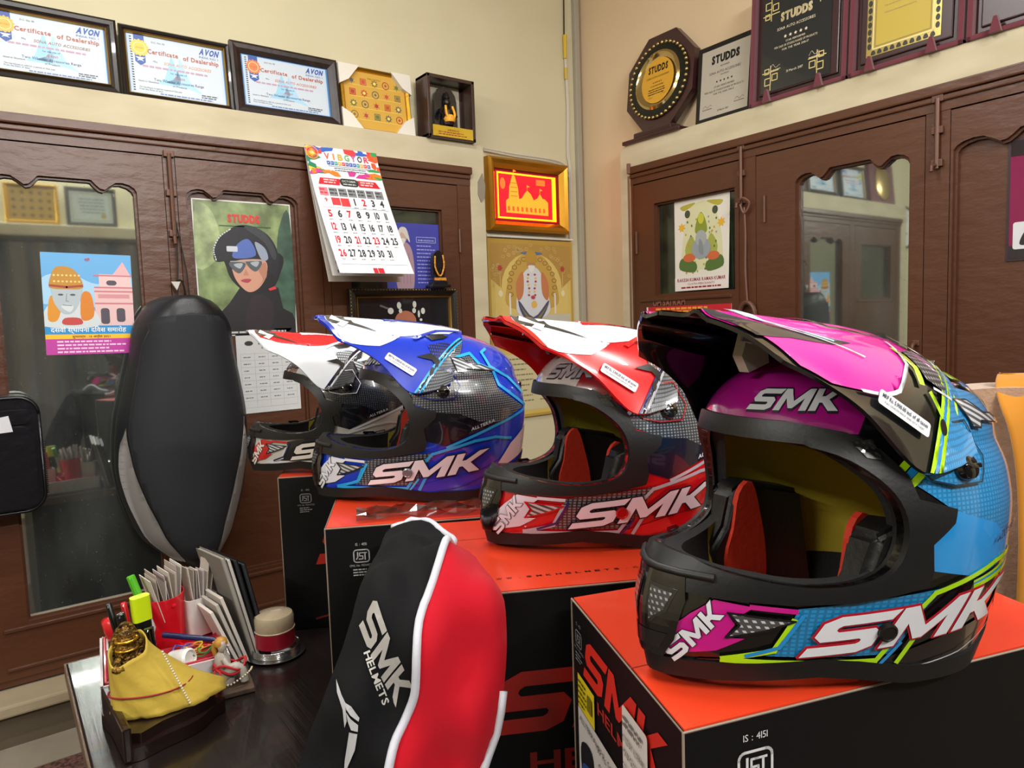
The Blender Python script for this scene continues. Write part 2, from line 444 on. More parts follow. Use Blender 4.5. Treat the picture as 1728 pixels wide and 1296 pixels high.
# ---------------------------------------------------------------- room shell
YW, XW = 2.49, 2.266      # upper wall planes
YF, XF_ = 2.398, 2.178    # fronts of the thick lower walls that hold the cabinets
ZC = 2.98
bm = bmesh.new(); b2(bm, -2.1, XW+.15, YW, YW+.15, 0, ZC); struct('wall_back', bm, plaster)
bm = bmesh.new(); b2(bm, XW, XW+.15, -1.75, YW, 0, ZC); struct('wall_right', bm, plaster_r)
bm = bmesh.new(); b2(bm, -2.1, -1.95, -1.75, YW, 0, ZC); struct('wall_left', bm, plaster)
bm = bmesh.new(); b2(bm, -1.95, XW, -1.75, -1.6, 0, ZC); struct('wall_front', bm, plaster)
bm = bmesh.new(); b2(bm, -2.1, XW+.15, -1.75, YW+.15, -.1, 0); struct('floor', bm, floor_m)
bm = bmesh.new(); b2(bm, -2.1, XW+.15, -1.75, YW+.15, ZC, ZC+.1); struct('ceiling', bm, mat('ceiling_paint', 'D8D2C4', .8))
# thick lower wall, back side: band over the cabinet, pier to its right, foot below it
CX0, CX1, CZ0, CZ1, SH = -.72, 1.583, .374, 1.962, 2.055
bm = bmesh.new()
prism(bm, [(-.80, 0), (CX0, 0), (CX0, CZ1), (CX1, CZ1), (CX1, 0), (1.652, 0), (1.652, SH-.02), (1.646, SH-.006), (1.632, SH), (-.78, SH), (-.80, SH-.02)], YF, YW, 0)
r = bmesh.ops.bevel(bm, geom=[e for e in bm.edges if abs(e.verts[0].co.y-YF) < 1e-4 and abs(e.verts[1].co.y-YF) < 1e-4 and len(e.link_faces) == 2 and abs(e.calc_face_angle(0)) > .5 and (max(v.co.z for v in e.verts) > SH-.03 or min(v.co.x for v in e.verts) > 1.64)], offset=.012, segments=3, affect='EDGES')
struct('trim_1', bm, ledge_m, 'cream plaster surround of the cabinet on the back wall')
bm = bmesh.new(); b2(bm, CX0, CX1, YF+.0, YW, 0, CZ0-.005); struct('trim_2', bm, stone)
# right side
RY0, RY1 = -1.2, 2.093
bm = bmesh.new()
def prx(bm, pts, x0, x1):
    vs = prism(bm, pts, x0, x1)
    for v in vs: v.co = Vector((v.co.y, v.co.x, v.co.z))
prx(bm, [(-1.6, 0), (RY0, 0), (RY0, CZ1), (RY1, CZ1), (RY1, 0), (2.158, 0), (2.158, SH-.035), (2.150, SH-.012), (2.130, SH), (-1.6, SH)], XF_, XW)
struct('trim_3', bm, ledge_m, 'cream plaster surround of the cabinet on the right wall')
# ledge, step and mosaic floor at the foot of the back cabinet
bm = bmesh.new(); b2(bm, -1.95, 1.65, 2.28, YF, .34, .372, bevel=.006); struct('trim_4', bm, mat('worn_ledge', 'B0A184', .7, bump=(20, .4), var=('8D7F66', 6, .3)))
bm = bmesh.new(); b2(bm, -1.95, 1.65, 2.31, YF, .24, .34); struct('trim_5', bm, mat('riser_dark', '5B5040', .8))
bm = bmesh.new(); b2(bm, -1.95, XF_, 2.16, YF, .16, .245); struct('trim_6', bm, stone)
bm = bmesh.new(); b2(bm, -1.95, XF_, 1.75, 2.16, .14, .243); struct('trim_7', bm, mosaic)

# ---------------------------------------------------------------- cabinets
def scallop(x0, x1, z, a=.03):
    c = (x0+x1)/2; h = (x1-x0)/2
    pts = [(-1, -.9), (-.97, -.55), (-.9, -.25), (-.8, -.08), (-.7, -.12), (-.6, -.55), (-.54, -.85), (-.48, -.78), (-.42, -.45), (-.36, -.02), (-.33, .02)]
    L_ = [(c+h*p, z+a*q) for p, q in pts]
    return L_+[(2*c-x, y) for x, y in reversed(L_)]
def door(par, x0, x1, ox0, ox1, oz1, kind, scal=True, z0=.02, z1=1.512, lower=None, name='door', label=None):
    """one hinged leaf: front face at y=-0.004, opening ox0..ox1, up to oz1; local z from cabinet foot"""
    oz0 = lower or .178
    bm = bmesh.new()
    for k, (ins, ya) in enumerate(((0, -.004), (.007, .008))):
        yb = .024
        b2(bm, x0, ox0+ins, ya, yb, z0, z1); b2(bm, ox1-ins, x1, ya, yb, z0, z1)
        b2(bm, ox0+ins, ox1-ins, ya, yb, z0, oz0+ins)
        if lower: 
            pass
        top = scallop(ox0+ins, ox1-ins, oz1-ins) if scal else [(ox0+ins, oz1-ins), (ox1-ins, oz1-ins)]
        top = [(ox0+ins, top[0][1])]+top[1:-1]+[(ox1-ins, top[-1][1])] if scal else top
        prism(bm, [(ox0+ins, z1)]+top+[(ox1-ins, z1)], ya, yb)
    d = obj(name, bm, [brown], par, label=label)
    # raised line mouldings under the opening
    for za, zb in ((oz0-.022, oz0-.010), (.045, .055)):
        bm = bmesh.new(); b2(bm, x0+.03, x1-.03, -.01, -.003, za, zb, bevel=.003); obj('moulding', bm, brown, d)
    if kind == 'mirror':
        obj('mirror', bx(((ox0+ox1)/2, .0215, (oz0+oz1)/2), (ox1-ox0, .003, oz1-oz0+.04)), mirror_m, d)
        bm = bmesh.new()
        for i in range(1):
            b2(bm, ox0, ox0+.006, .012, .02, oz0, oz1-.03); b2(bm, ox0, ox1, .012, .02, oz0, oz0+.008)
        obj('glazing_strip', bm, mat('putty', '8C7B66', .6), d)
    elif kind == 'panel':
        obj('panel', bx(((ox0+ox1)/2, .024, (oz0+oz1)/2), (ox1-ox0, .006, oz1-oz0+.04)), brown, d)
    elif kind == 'glass':
        obj('pane', bx(((ox0+ox1)/2, .022, (oz0+oz1)/2), (ox1-ox0, .003, oz1-oz0)), mat('dark_pane', '121512', .08, coat=.6, var=('2A3320', 14, .2)), d)
    return d
def cabinet(label, loc, rz, W, stiles, doors):
    t = thing('wall_cabinet', label, 'cabinet', loc, rz)
    bm = bmesh.new(); H = CZ1-CZ0
    b2(bm, 0, W, -.006, .03, H-.072, H-.002); b2(bm, 0, W, .0, .03, 0, .02)
    for a, b in stiles: b2(bm, a, b, -.004, .03, 0, H-.01)
    obj('frame', bm, brown, t)
    bm = bmesh.new(); b2(bm, -.004, W+.004, -.02, .0, H-.03, H-.001, bevel=.005); b2(bm, 0, W, -.013, .0, H-.047, H-.031, bevel=.004)
    obj('cornice', bm, brown, t)
    bm = bmesh.new(); b2(bm, .002, W-.002, .028, .085, .004, H-.004); obj('carcass', bm, brown_d, t)
    return t
def bolt(par, x, z, L=.22, m=None):
    bm = bmesh.new(); tube(bm, [(x, -.014, z), (x, -.014, z-L)], .0065, 10)
    for q in (0, L*.45, L*.92): box(bm, (x, -.01, z-q), (.03, .012, .02), bevel=.002)
    tube(bm, [(x, -.02, z-L*.95), (x-.004, -.034, z-L*.97), (x-.004, -.036, z-L*1.05)], .005, 8)
    return obj('tower_bolt', bm, m or iron, par)
def hinge(par, x, z):
    bm = bmesh.new(); tube(bm, [(x, -.009, z-.045), (x, -.009, z+.045)], .0045, 8); obj('hinge', bm, iron, par)
def pull(par, x, z, m, L=.07):
    bm = bmesh.new(); tube(bm, spline([(x, -.004, z+L/2), (x, -.026, z+L/2-.006), (x, -.03, z), (x, -.026, z-L/2+.006), (x, -.004, z-L/2)], 5), .0055, 8)
    box(bm, (x, -.005, z+L/2), (.02, .006, .016), bevel=.002); box(bm, (x, -.005, z-L/2), (.02, .006, .016), bevel=.002)
    obj('handle', bm, m, par)
# back cabinet, local x = world x - CX0
o = CX0
cabL = cabinet('brown painted wall cabinet with scalloped mirror door, left of the room corner', (CX0, 2.402, CZ0), 0, CX1-CX0,
               [(0, .06), (-.12-o, -.06-o), (.47-o, .503-o), (.958-o, .984-o), (1.522-o, 1.583-o)], None)
door(cabL, .062, -.122-o, -.585-o, -.20-o, 1.40, 'glass', False, lower=1.05)
door(cabL, -.058-o, .468-o, .03-o, .393-o, 1.425, 'mirror')
door(cabL, .505-o, .956-o, .528-o, .882-o, 1.425, 'panel')
door(cabL, .986-o, 1.52-o, 1.06-o, 1.448-o, 1.415, 'glass', False)
bolt(cabL, .487-o, 1.52, .26); hinge(cabL, 1.522-o, 1.30); hinge(cabL, 1.522-o, .45); hinge(cabL, .984-o, 1.3)
# cord hanging from the bolt with two small tied shells
t = thing('knotted_cord', 'thin dark cord with white shell pieces hanging on the cabinet post beside the helmet poster', 'cord', (.492, 2.385, 1.38))
bm = bmesh.new(); tube(bm, [(.0, .0, .31), (-.004, -.004, .18), (-.012, -.006, .08)], .0022, 6); tube(bm, [(.0, .0, .31), (.02, -.004, .16), (.028, -.005, -.05)], .0018, 6)
tube(bm, spline([(-.012, -.006, .13), (.004, -.012, .125), (.012, -.01, .06), (.006, -.01, .0)], 5), .003, 6); obj('cord', bm, black_p, t)
for dx, dz in ((-.016, .115), (.004, -.005)):
    bm = bmesh.new(); prism(bm, [(-.013, .012), (.013, .012), (.002, -.014)], -.006, .004); bmesh.ops.translate(bm, verts=bm.verts, vec=(dx, -.012, dz)); obj('shell', bm, mat('shell_white', 'B9B6AE', .3), t)
# right cabinet: local x runs towards the camera (world -y); u = 2.093 - y
cabR = cabinet('brown painted wall cabinet right of the room corner with bolts and a central mirror door', (2.174, RY1, CZ0), -PI/2, 3.2,
               [(0, .012), (.521, .588), (1.14, 1.203), (1.76, 1.82), (2.5, 2.56), (3.14, 3.2)], None)
door(cabR, .014, .519, .122, .502, 1.424, 'glass', False, lower=1.06)
door(cabR, .59, 1.138, .737, 1.099, 1.425, 'mirror')
door(cabR, 1.205, 1.758, 1.212, 1.70, 1.43, 'panel')
door(cabR, 1.822, 2.498, 1.90, 2.42, 1.43, 'panel'); door(cabR, 2.562, 3.138, 2.64, 3.06, 1.43, 'mirror')
bolt(cabR, .535, 1.555, .2); bolt(cabR, 1.173, 1.55, .19); hinge(cabR, .03, 1.28); hinge(cabR, .625, 1.33)
pull(cabR, 1.122, .84, iron); pull(cabR, 1.165, .785, chrome, .065)
bm = bmesh.new(); tube(bm, [(.004, -.02, 1.6), (.004, -.02, 1.56)], .008, 8); tube(bm, [(0.004, -.022, 1.55), (.004, -.022, .1)], .004, 8); obj('cord', bm, mat('brown_cord', '6A4636', .6), cabR)
# rope from bolt down to the big hasp ring
t = thing('hasp_ring', 'brown painted iron ring hanging on a cord beneath the bolt of the right wall cabinet', 'hasp', (2.155, 1.532, 1.30))
t.rotation_euler = (0, 0, -PI/2)
bm = bmesh.new()
P = [(.0+.032*math.cos(a), 0, .045+.045*math.sin(a)) for a in [PI*k/10 for k in range(11)]]+[(-.034, 0, -.02), (-.03, 0, -.06)]
tube(bm, [(.03, 0, -.06), (.034, 0, -.02)]+P, .0085, 8); box(bm, (0, .0, -.055), (.075, .012, .03), bevel=.003); obj('ring', bm, iron, t)
bm = bmesh.new(); tube(bm, spline([(.002, 0, .09), (-.004, -.002, .2), (-.006, .002, .33), (-.012, .004, .42)], 6), .0035, 6); tube(bm, spline([(-.03, 0, .44), (-.005, -.012, .45), (.012, 0, .43), (-.01, .0, .4), (-.03, 0, .44)], 6), .004, 6)
obj('cord', bm, mat('brown_cord'), t)

# ---------------------------------------------------------------- behind the camera (seen in the mirrors)
t = thing('hanging_curtain', 'dark grey pleated curtain on the wall facing the cabinet mirror', 'curtain', (0, -1.56, 0))
bm = bmesh.new(); pts = []
n = 220
for i in range(n+1):
    x = -1.9+3.6*i/n; pts.append((x, .018*math.sin(x*34)+.01*math.sin(x*71+1)))
A = [[bm.verts.new((x, y, z)) for x, y in pts] for z in (.35, 2.06)]
for i in range(n): bm.faces.new((A[0][i], A[0][i+1], A[1][i+1], A[1][i]))
obj('fabric', bm, mat('curtain_cloth', '454C54', .8, var=('6A5E50', 3, .15, (3, 1, .1))), t, 60)
bm = bmesh.new(); tube(bm, [(-1.9, 0, 2.075), (1.7, 0, 2.075)], .01, 8); obj('rod', bm, chrome, t)
# ---------------------------------------------------------------- framed things on the ledges
def frame_bm(W, H, b, d, prof=1, inner=.3):
    """mitred frame: outer W x H from (0,0), bar width b, depth d (towards -y)"""
    bm = bmesh.new()
    lv = [(0, 0), (0, -d*.8), (b*.25, -d), (b*.6, -d*.85), (b, -d*.45), (b, 0)]
    rings = []
    for ins, y in lv:
        rings.append([bm.verts.new(p) for p in ((ins, y, ins), (W-ins, y, ins), (W-ins, y, H-ins), (ins, y, H-ins))])
    for A, B in zip(rings, rings[1:]+rings[:1]):
        for k in range(4): bm.faces.new((A[k], A[(k+1) % 4], B[(k+1) % 4], B[k]))
    return bm
def beads(parent, W, H, ins, y, r, step, m, name='beading'):
    bm = bmesh.new()
    for (x0, z0, x1, z1) in ((ins, ins, W-ins, ins), (W-ins, ins, W-ins, H-ins), (W-ins, H-ins, ins, H-ins), (ins, H-ins, ins, ins)):
        L_ = math.hypot(x1-x0, z1-z0); n = int(L_/step)
        for i in range(n):
            t = (i+.5)/n; g = bmesh.ops.create_icosphere(bm, subdivisions=1, radius=r); bmesh.ops.translate(bm, verts=g['verts'], vec=(x0+(x1-x0)*t, y, z0+(z1-z0)*t))
    tag(obj(name, bm, m, parent, 180), kind='stuff')
dkframe = mat('black_frame', '17100E', .3, coat=.3); brframe = mat('brown_burl_frame', '2A1812', .4, bump=(60, .5), var=('130A08', 40, .2))
gilt = mat('gilt_edge', 'B08B4A', .35, metal=.8)
def certificate(label, loc, W, H, b, fm, seal, lean=-.10, rz=0, kind=0, gilded=True, ink='C8622E'):
    t = thing('framed_certificate', label, 'certificate', loc, (lean, 0, rz), 'framed dealership certificates on the ledge')
    obj('frame', frame_bm(W, H, b, .018), fm, t)
    if gilded:
        bm = frame_bm(W-2*b+.004, H-2*b+.004, .005, .014); bmesh.ops.translate(bm, verts=bm.verts, vec=(b-.002, 0, b-.002)); obj('inner_gilt_strip', bm, gilt, t)
        beads(t, W, H, .004, -.013, .0022, .0075, gilt)
    x0, y0, x1, y1 = b-.001, b-.001, W-b+.001, H-b+.001; w_, h_ = x1-x0, y1-y0
    P = Paint(lambda u, v, h: Vector((u, -.004-h, v)))
    X = lambda f: x0+w_*f; Y = lambda f: y0+h_*f
    P.rect(x0, y0, x1, y1, '3E74A8', 1); P.rect(X(.02), Y(.025), X(.975), Y(.975), 'AFC2D6', 2); P.rect(X(.05), Y(.05), X(.95), Y(.95), 'BCC6CF', 3)
    for i in range(22): P.rect(X(.045), Y(.06+i*.041), X(.065), Y(.06+i*.041+.02), '1A2233', 4)
    P.poly([(X(.28), Y(.22)), (X(.36), Y(.33)), (X(.44), Y(.72)), (X(.52), Y(.36)), (X(.5), Y(.22))], '8FBFD6', 4)
    P.poly([(X(.36), Y(.26)), (X(.47), Y(.35)), (X(.52), Y(.71)), (X(.62), Y(.3)), (X(.74), Y(.15)), (X(.5), Y(.24))], '9CC4DC', 4)
    P.rect(X(.085), Y(.62), X(.185), Y(.98), '2B4E96', 4); P.poly([(X(.085), Y(.62)), (X(.135), Y(.56)), (X(.185), Y(.62)), (X(.185), Y(.54)), (X(.135), Y(.48)), (X(.085), Y(.54))], '2B4E96', 4)
    P.poly([(X(.1), Y(.55)), (X(.135), Y(.6)), (X(.17), Y(.55)), (X(.135), Y(.57))], 'E4ECF2', 5)
    r = h_*.145; P.poly(star(X(.135), Y(.77), r, .84, 14), seal, 5); P.outline(ell(X(.135), Y(.77), r*.62, r*.62, 20), .0014, 'F2E9C0', 6); P.text('AVON', X(.135), Y(.755), r*.2, 'B4502A', l=6)
    P.text('D.C. No: 101', X(.32), Y(.88), h_*.03, '444A52', l=5)
    P.text('AVON', X(.83), Y(.84), h_*.1, '1F4D9E', l=6, bold=.05, slant=.3, width=w_*.2); P.text('INDIA NO. 1', X(.83), Y(.775), h_*.035, '3763A8', l=6, width=w_*.2)
    P.text('Certificate', X(.21), Y(.70), h_*.075, 'A8502E', al='L', l=6, bold=.022, width=w_*.3); P.text('of Dealership', X(.56), Y(.68), h_*.075, 'A8502E', al='L', l=6, bold=.022, width=w_*.37)
    P.text('M/s.', X(.28), Y(.565), h_*.03, '444A52', l=6); P.text('SONA AUTO ACCESSORIES', X(.36), Y(.55), h_*.05, ink, al='L', l=6, slant=.25, width=w_*.48)
    P.lines(X(.15), X(.85), Y(.47), 1, .01, h_*.03, 'B08AA0', 5, 3)
    P.text('for the sale of', X(.5), Y(.41), h_*.03, '3A4660', l=6); P.text('Avon', X(.5), Y(.33), h_*.055, 'B8405A', l=6, slant=.3)
    P.text('Two Wheeler Accessories Range', X(.5), Y(.26), h_*.045, '223A66', l=6, width=w_*.5); P.text('of Products', X(.5), Y(.2), h_*.032, '3A4660', l=6)
    P.text('Issued at Ghaziabad', X(.1), Y(.22), h_*.026, '444A52', al='L', l=6)
    P.text('The Certificate is valid for a period of One year', X(.1), Y(.12), h_*.026, '39404A', al='L', l=6, width=w_*.42); P.text('From the Date of issue', X(.1), Y(.085), h_*.026, '39404A', al='L', l=6)
    P.lines(X(.3), X(.92), Y(.045), 1, .01, h_*.022, '6C7FA0', 5, 9); P.lines(X(.72), X(.93), Y(.12), 2, h_*.035, h_*.02, '4A5464', 5, 5)
    P.build('certificate_sheet', t)
    return t
SL = (2.055)
certificate('large dealership certificate in a black beaded frame, cut by the left edge of the photo', (.040, 2.432, SL), .338, .222, .028, dkframe, 'D6A83C', ink='8A5A34')
certificate('dealership certificate with gold seal in a thin gold-edged dark frame, between two other certificates', (.384, 2.436, SL), .318, .218, .017, dkframe, 'E0B93A', ink='D08A50')
certificate('dealership certificate with orange seal in a wide dark brown burl frame', (.707, 2.442, SL), .366, .240, .034, brframe, 'D0743A', lean=-.12, gilded=False)
# golden yantra frame with paper corner guards
t = thing('golden_yantra_frame', 'golden octagonal framed plate of small sacred diagrams with white paper corners', 'picture frame', (1.083, 2.448, SL), (-.11, 0, 0))
W, H, c = .275, .235, .048
octo = [(c, 0), (W-c, 0), (W, c*1.1), (W, H-c), (W-c, H), (c, H), (0, H-c), (0, c*1.1)]
def scl(p, k): return [(W/2+(a-W/2)*k, H/2+(b-H/2)*k) for a, b in p]
bm = bmesh.new(); rings = [[bm.verts.new((a, y, b)) for a, b in scl(octo, k)] for k, y in ((1, 0), (1, -.014), (.96, -.02), (.9, -.012), (.88, -.006), (.88, 0))]
for A, B in zip(rings, rings[1:]+rings[:1]):
    for k in range(8): bm.faces.new((A[k], A[(k+1) % 8], B[(k+1) % 8], B[k]))
obj('frame', bm, gold_m, t)
P = Paint(lambda u, v, h: Vector((u, -.005-h, v))); P.poly(scl(octo, .89), 'C59A3C', 1)
P.text('SHRI YANTRA', W/2, H*.84, .006, '8A5A20', l=3)
cols = ['7A6A3A', 'A0443A', '5D6B3A', '5A5A50', 'A8352E', 'B04A2A', '606058', 'B84A3A']
for j in range(4):
    P.rect(.035, .045+j*.042, W-.035, .0465+j*.042, 'E3C25A', 2)
    for i in range(5):
        cx, cy = .048+i*.045, .062+j*.041; q = (i*3+j*5) % 4; cc = cols[(i+2*j) % 8]
        if q == 0: P.outline(ell(cx, cy, .013, .013, 12), .003, cc, 3); P.poly(ell(cx, cy, .005, .005, 8), cc, 3)
        elif q == 1: P.poly(star(cx, cy, .015, .6, 8), cc, 3); P.poly(ell(cx, cy, .006, .006, 8), 'E2C65E', 4)
        elif q == 2: P.rect(cx-.012, cy-.012, cx+.012, cy+.012, cc, 3); P.frame(cx-.008, cy-.008, cx+.008, cy+.008, .001, 'D9B24A', 4)
        else: P.poly(star(cx, cy, .014, .5, 6), cc, 3); P.outline(ell(cx, cy, .009, .009, 10), .0015, 'D9B24A', 4)
P.build('engraved_plate', t)
for sx, sy in ((0, 0), (1, 0), (1, 1), (0, 1)):
    bm = bmesh.new()
    a = W if sx else 0; b = H if sy else 0; dx = -1 if sx else 1; dy = -1 if sy else 1
    prism(bm, [(a-dx*.006, b-dy*.0 if sy else b), (a+dx*.075, b), (a+dx*.05, b+dy*.03), (a+dx*.03, b+dy*.055), (a-dx*.006, b+dy*.075)], -.023, .004)
    obj('corner_guard', bm, mat('white_card', 'D6D0C4', .7), t)
# small shadow box with a dark deity idol
t = thing('shadow_box_idol', 'small brown box frame holding a dark deity idol above a yellow name plate', 'idol', (1.392, 2.43, SL), (0, 0, .0))
W, H, D = .212, .232, .075
bm = bmesh.new()
b2(bm, 0, .014, -D, .04, 0, H, bevel=.003); b2(bm, W-.014, W, -D, .04, 0, H, bevel=.003); b2(bm, 0, W, -D, .04, H-.014, H, bevel=.003); b2(bm, 0, W, -D, .04, 0, .014, bevel=.003); b2(bm, .01, W-.01, .03, .04, .01, H-.01)
for v in bm.verts: v.co.y = v.co.y*.75-.0
obj('box', bm, mat('idol_box_brown', '35201A', .35, coat=.3), t)
obj('back_card', bx((W/2, .02, H/2+.02), (W-.05, .004, H-.06)), mat('idol_back', 'B5AE98', .6), t)
P = Paint(lambda u, v, h: Vector((u, -D*.75-.003-h, v))); P.rect(.018, .005, W-.016, .045, 'D8B93E', 1, 'gold'); P.text('SHRI BALAJI', W/2, .028, .007, '7A2A1A', l=3); P.lines(.04, W-.04, .012, 2, -.008, .004, '8A3A1A', 2); P.build('name_plate', t, base=(.018, .005, W-.016, .045, .003, 'D8B93E'))
t2 = t
bm = bmesh.new()
ar = [(-.052, 0), (.052, 0), (.05, .10), (.044, .125), (.028, .145), (0, .155), (-.028, .145), (-.044, .125), (-.05, .10)]
prism(bm, [(a+.1, b+.05) for a, b in ar], -.02, -.005); bmesh.ops.bevel(bm, geom=[e for e in bm.edges if len(e.link_faces) == 2 and e.calc_face_angle(0) > .6], offset=.003, segments=2, affect='EDGES')
obj('arch', bm, mat('idol_black', '0D0D12', .25, coat=.6, bump=(90, 1)), t)
bm = bmesh.new()
lathe(bm, [(.022, 0), (.026, .012), (.02, .035), (.024, .055), (.014, .07), (.008, .074), (.013, .08), (.014, .09), (.009, .1), (.012, .103), (.009, .115), (.002, .128)], 14, c=(.1, -.03, .055))
for s_ in (-1, 1): tube(bm, [(.1+s_*.02, -.03, .118), (.1+s_*.034, -.034, .10), (.1+s_*.03, -.05, .088)], [.007, .006, .004], 8)
obj('figure', bm, [mat('idol_dark_bronze', '2B2320', .3, metal=.5, bump=(200, 1))], t, 40)
bm = bmesh.new(); tube(bm, spline([(.085, -.045, .125), (.082, -.056, .09), (.1, -.06, .07), (.118, -.056, .09), (.115, -.045, .125)], 5), .005, 8); lathe(bm, [(.02, 0), (.024, .012), (.016, .026)], 12, c=(.1, -.045, .065)); obj('garland', bm, mat('garland_orange', 'D97A1E', .6, var=('E6B82C', 120, .2)), t, 60)

# ---------------------------------------------------------------- calendar
cal = thing('wall_calendar', 'large tear-off wall calendar with colourful header hanging over the cabinet door', 'calendar', (.906, 2.372, 1.965))
def calmap(out, L_=.45, sx=1.0, sh=0, p=1.25):
    return lambda u, v, h: Vector((u*sx+sh*(-v/L_), -out*max(0, -v/L_)**p-.003-h-.004*math.sin(u/.262*PI)*0, v*(1-.04*out)))
P = Paint(calmap(.12, .47, 1, .012), (.05, .03)); P.rect(0, -.465, .262, -.1, 'B9AFA4', 1); P.lines(.02, .25, -.2, 9, .03, .012, '8A5A50', 2, 4); P.build('back_sheets', cal, base=(0, -.465, .262, -.02, .004, 'C9C3BA'))
P = Paint(calmap(.17, .455, 1, .006), (.05, .03)); P.lines(.02, .25, -.2, 9, .03, .01, '6A6A6A', 2, 5); P.build('middle_sheets', cal, base=(0, -.45, .262, -.02, .004, 'D2CFCA'))
P = Paint(calmap(.235, .44, 1, .0), (.05, .022), step=.0004)
red = 'C6202C'; blk = '33363A'
P.rect(.012, -.145, .25, -.425, 'DCDEE2', 1)
P.poly([(.03, -.113), (.10, -.113), (.095, -.137), (.02, -.137)], red, 2); P.poly([(.162, -.113), (.232, -.113), (.245, -.137), (.165, -.137)], red, 2)
P.poly(rrect(.098, -.138, .165, -.110, .012), '2E332F', 3); P.text('OCTOBER', .131, -.123, .007, 'D8DCD8', l=5, width=.05); P.lines(.108, .156, -.133, 1, .01, .004, 'B8BCB8', 5); P.lines(.04, .088, -.122, 2, .009, .005, 'E8B8B8', 4); P.lines(.172, .225, -.122, 2, .009, .005, 'E8B8B8', 4)
for i in range(7):
    P.rect(.016+i*.0335, -.178, .046+i*.0335, -.148, 'D97A84' if i == 0 else '7E8083', 2); P.lines(.018+i*.0335, .045+i*.0335, -.158, 2, .012, .005, 'C03040' if i == 0 else '3C3E42', 3, i)
P.stroke([(.014, -.22), (.25, -.22)], .001, '55585C', 2)
P.rect(.05, -.211, .08, -.184, 'D23A40', 2); P.rect(.082, -.214, .113, -.184, 'D23A40', 2); P.text('9', .031, -.20, .014, red, l=3, bold=.022)
d = 1
for row in range(5):
    for i in range(7):
        if (row == 0 and i < 3) or d > 31: continue
        rd = (i == 0 or d in (2, 7, 21, 23)); x = .031+i*.0335; y = -.206-row*.046
        P.text(str(d), x, y-.001, .0245, red if rd else blk, l=4, bold=.03, cond=.85 if d < 10 else .66)
        P.lines(x-.008, x+.008, y-.012, 1, .01, .0025, '777777', 3, d); d += 1
P.stroke([(.014, -.418), (.25, -.418)], .001, '55585C', 2)
P.rect(.02, -.432, .115, -.43, 'DCDEE2', 1); P.rect(.135, -.43, .125+.03, -.447+.0, red, 3); P.rect(.118, -.43, .133, -.447, red, 3)
P.build('front_sheets', cal, base=(0, -.448, .262, -.02, .003, 'DADCE0'))
P = Paint(calmap(.235, .44, 1, .0), (.04, .02), step=.0004)
P.poly(s2([(.03, -.02), (.2, -.015), (.24, -.05), (.225, -.085), (.06, -.085), (.025, -.05)], 4), 'D5D8DC', 2)
rr = random.Random(5); cc = ['D23A3A', 'E07A22', 'E2C22E', '2E9A4E', '2B5FB4', 'C23A8A', '1E7A5A', 'E0552A']
for i in range(46):
    e = i % 4; u = rr.random()*.262 if e < 2 else (rr.random()*.03 if e == 2 else .232+rr.random()*.03); v = (-.002-rr.random()*.012 if e == 0 else -.088-rr.random()*.012) if e < 2 else -rr.random()*.1
    a = rr.random()*6.28; l_ = .012+rr.random()*.03; q = .004+rr.random()*.007
    P.poly([(min(.262, max(0, u+l_*math.cos(a+da)*k)), min(0, max(-.104, v+q*math.sin(a+da)*k*1.6))) for da, k in ((0, 1), (1.2, .6), (2.6, .9), (3.6, 1), (5, .7))], cc[i % 8], 3+i % 2)
for i in range(4): P.outline(ell(.022, -.024, .006+i*.005, .007+i*.005, 14), .003, ['E2C22E', 'E07A22', 'D23A3A', 'E8963A'][i], 5)
for i, (ch, c_) in enumerate(zip('VIBGYOR', ['D8502A', 'E08A3A', 'C8A83A', '6AA86A', 'B84A9A', '3A3E44', 'D03A5A'])): P.text(ch, .072+i*.024, -.042, .022, c_, l=6, bold=.022, width=.018 if ch != 'I' else .005)
for i in range(12): P.rect(.068+i*.0135, -.062, .079+i*.0135, -.049, ['2B4FA4', '2B5FB4', '2E9A8E', 'E2A22E', 'D23A3A', '5A5A9A'][i % 6], 5); P.rect(.071+i*.0135, -.058, .074+i*.0135, -.053, 'D5D8DC', 6)
P.stroke([(.07, -.067), (.235, -.067)], .001, '2B3F64', 5); P.lines(.09, .21, -.075, 2, .008, .003, '55606A', 5)
P.build('header', cal, base=(0, -.104, .262, 0, .006, 'D8DADF'))

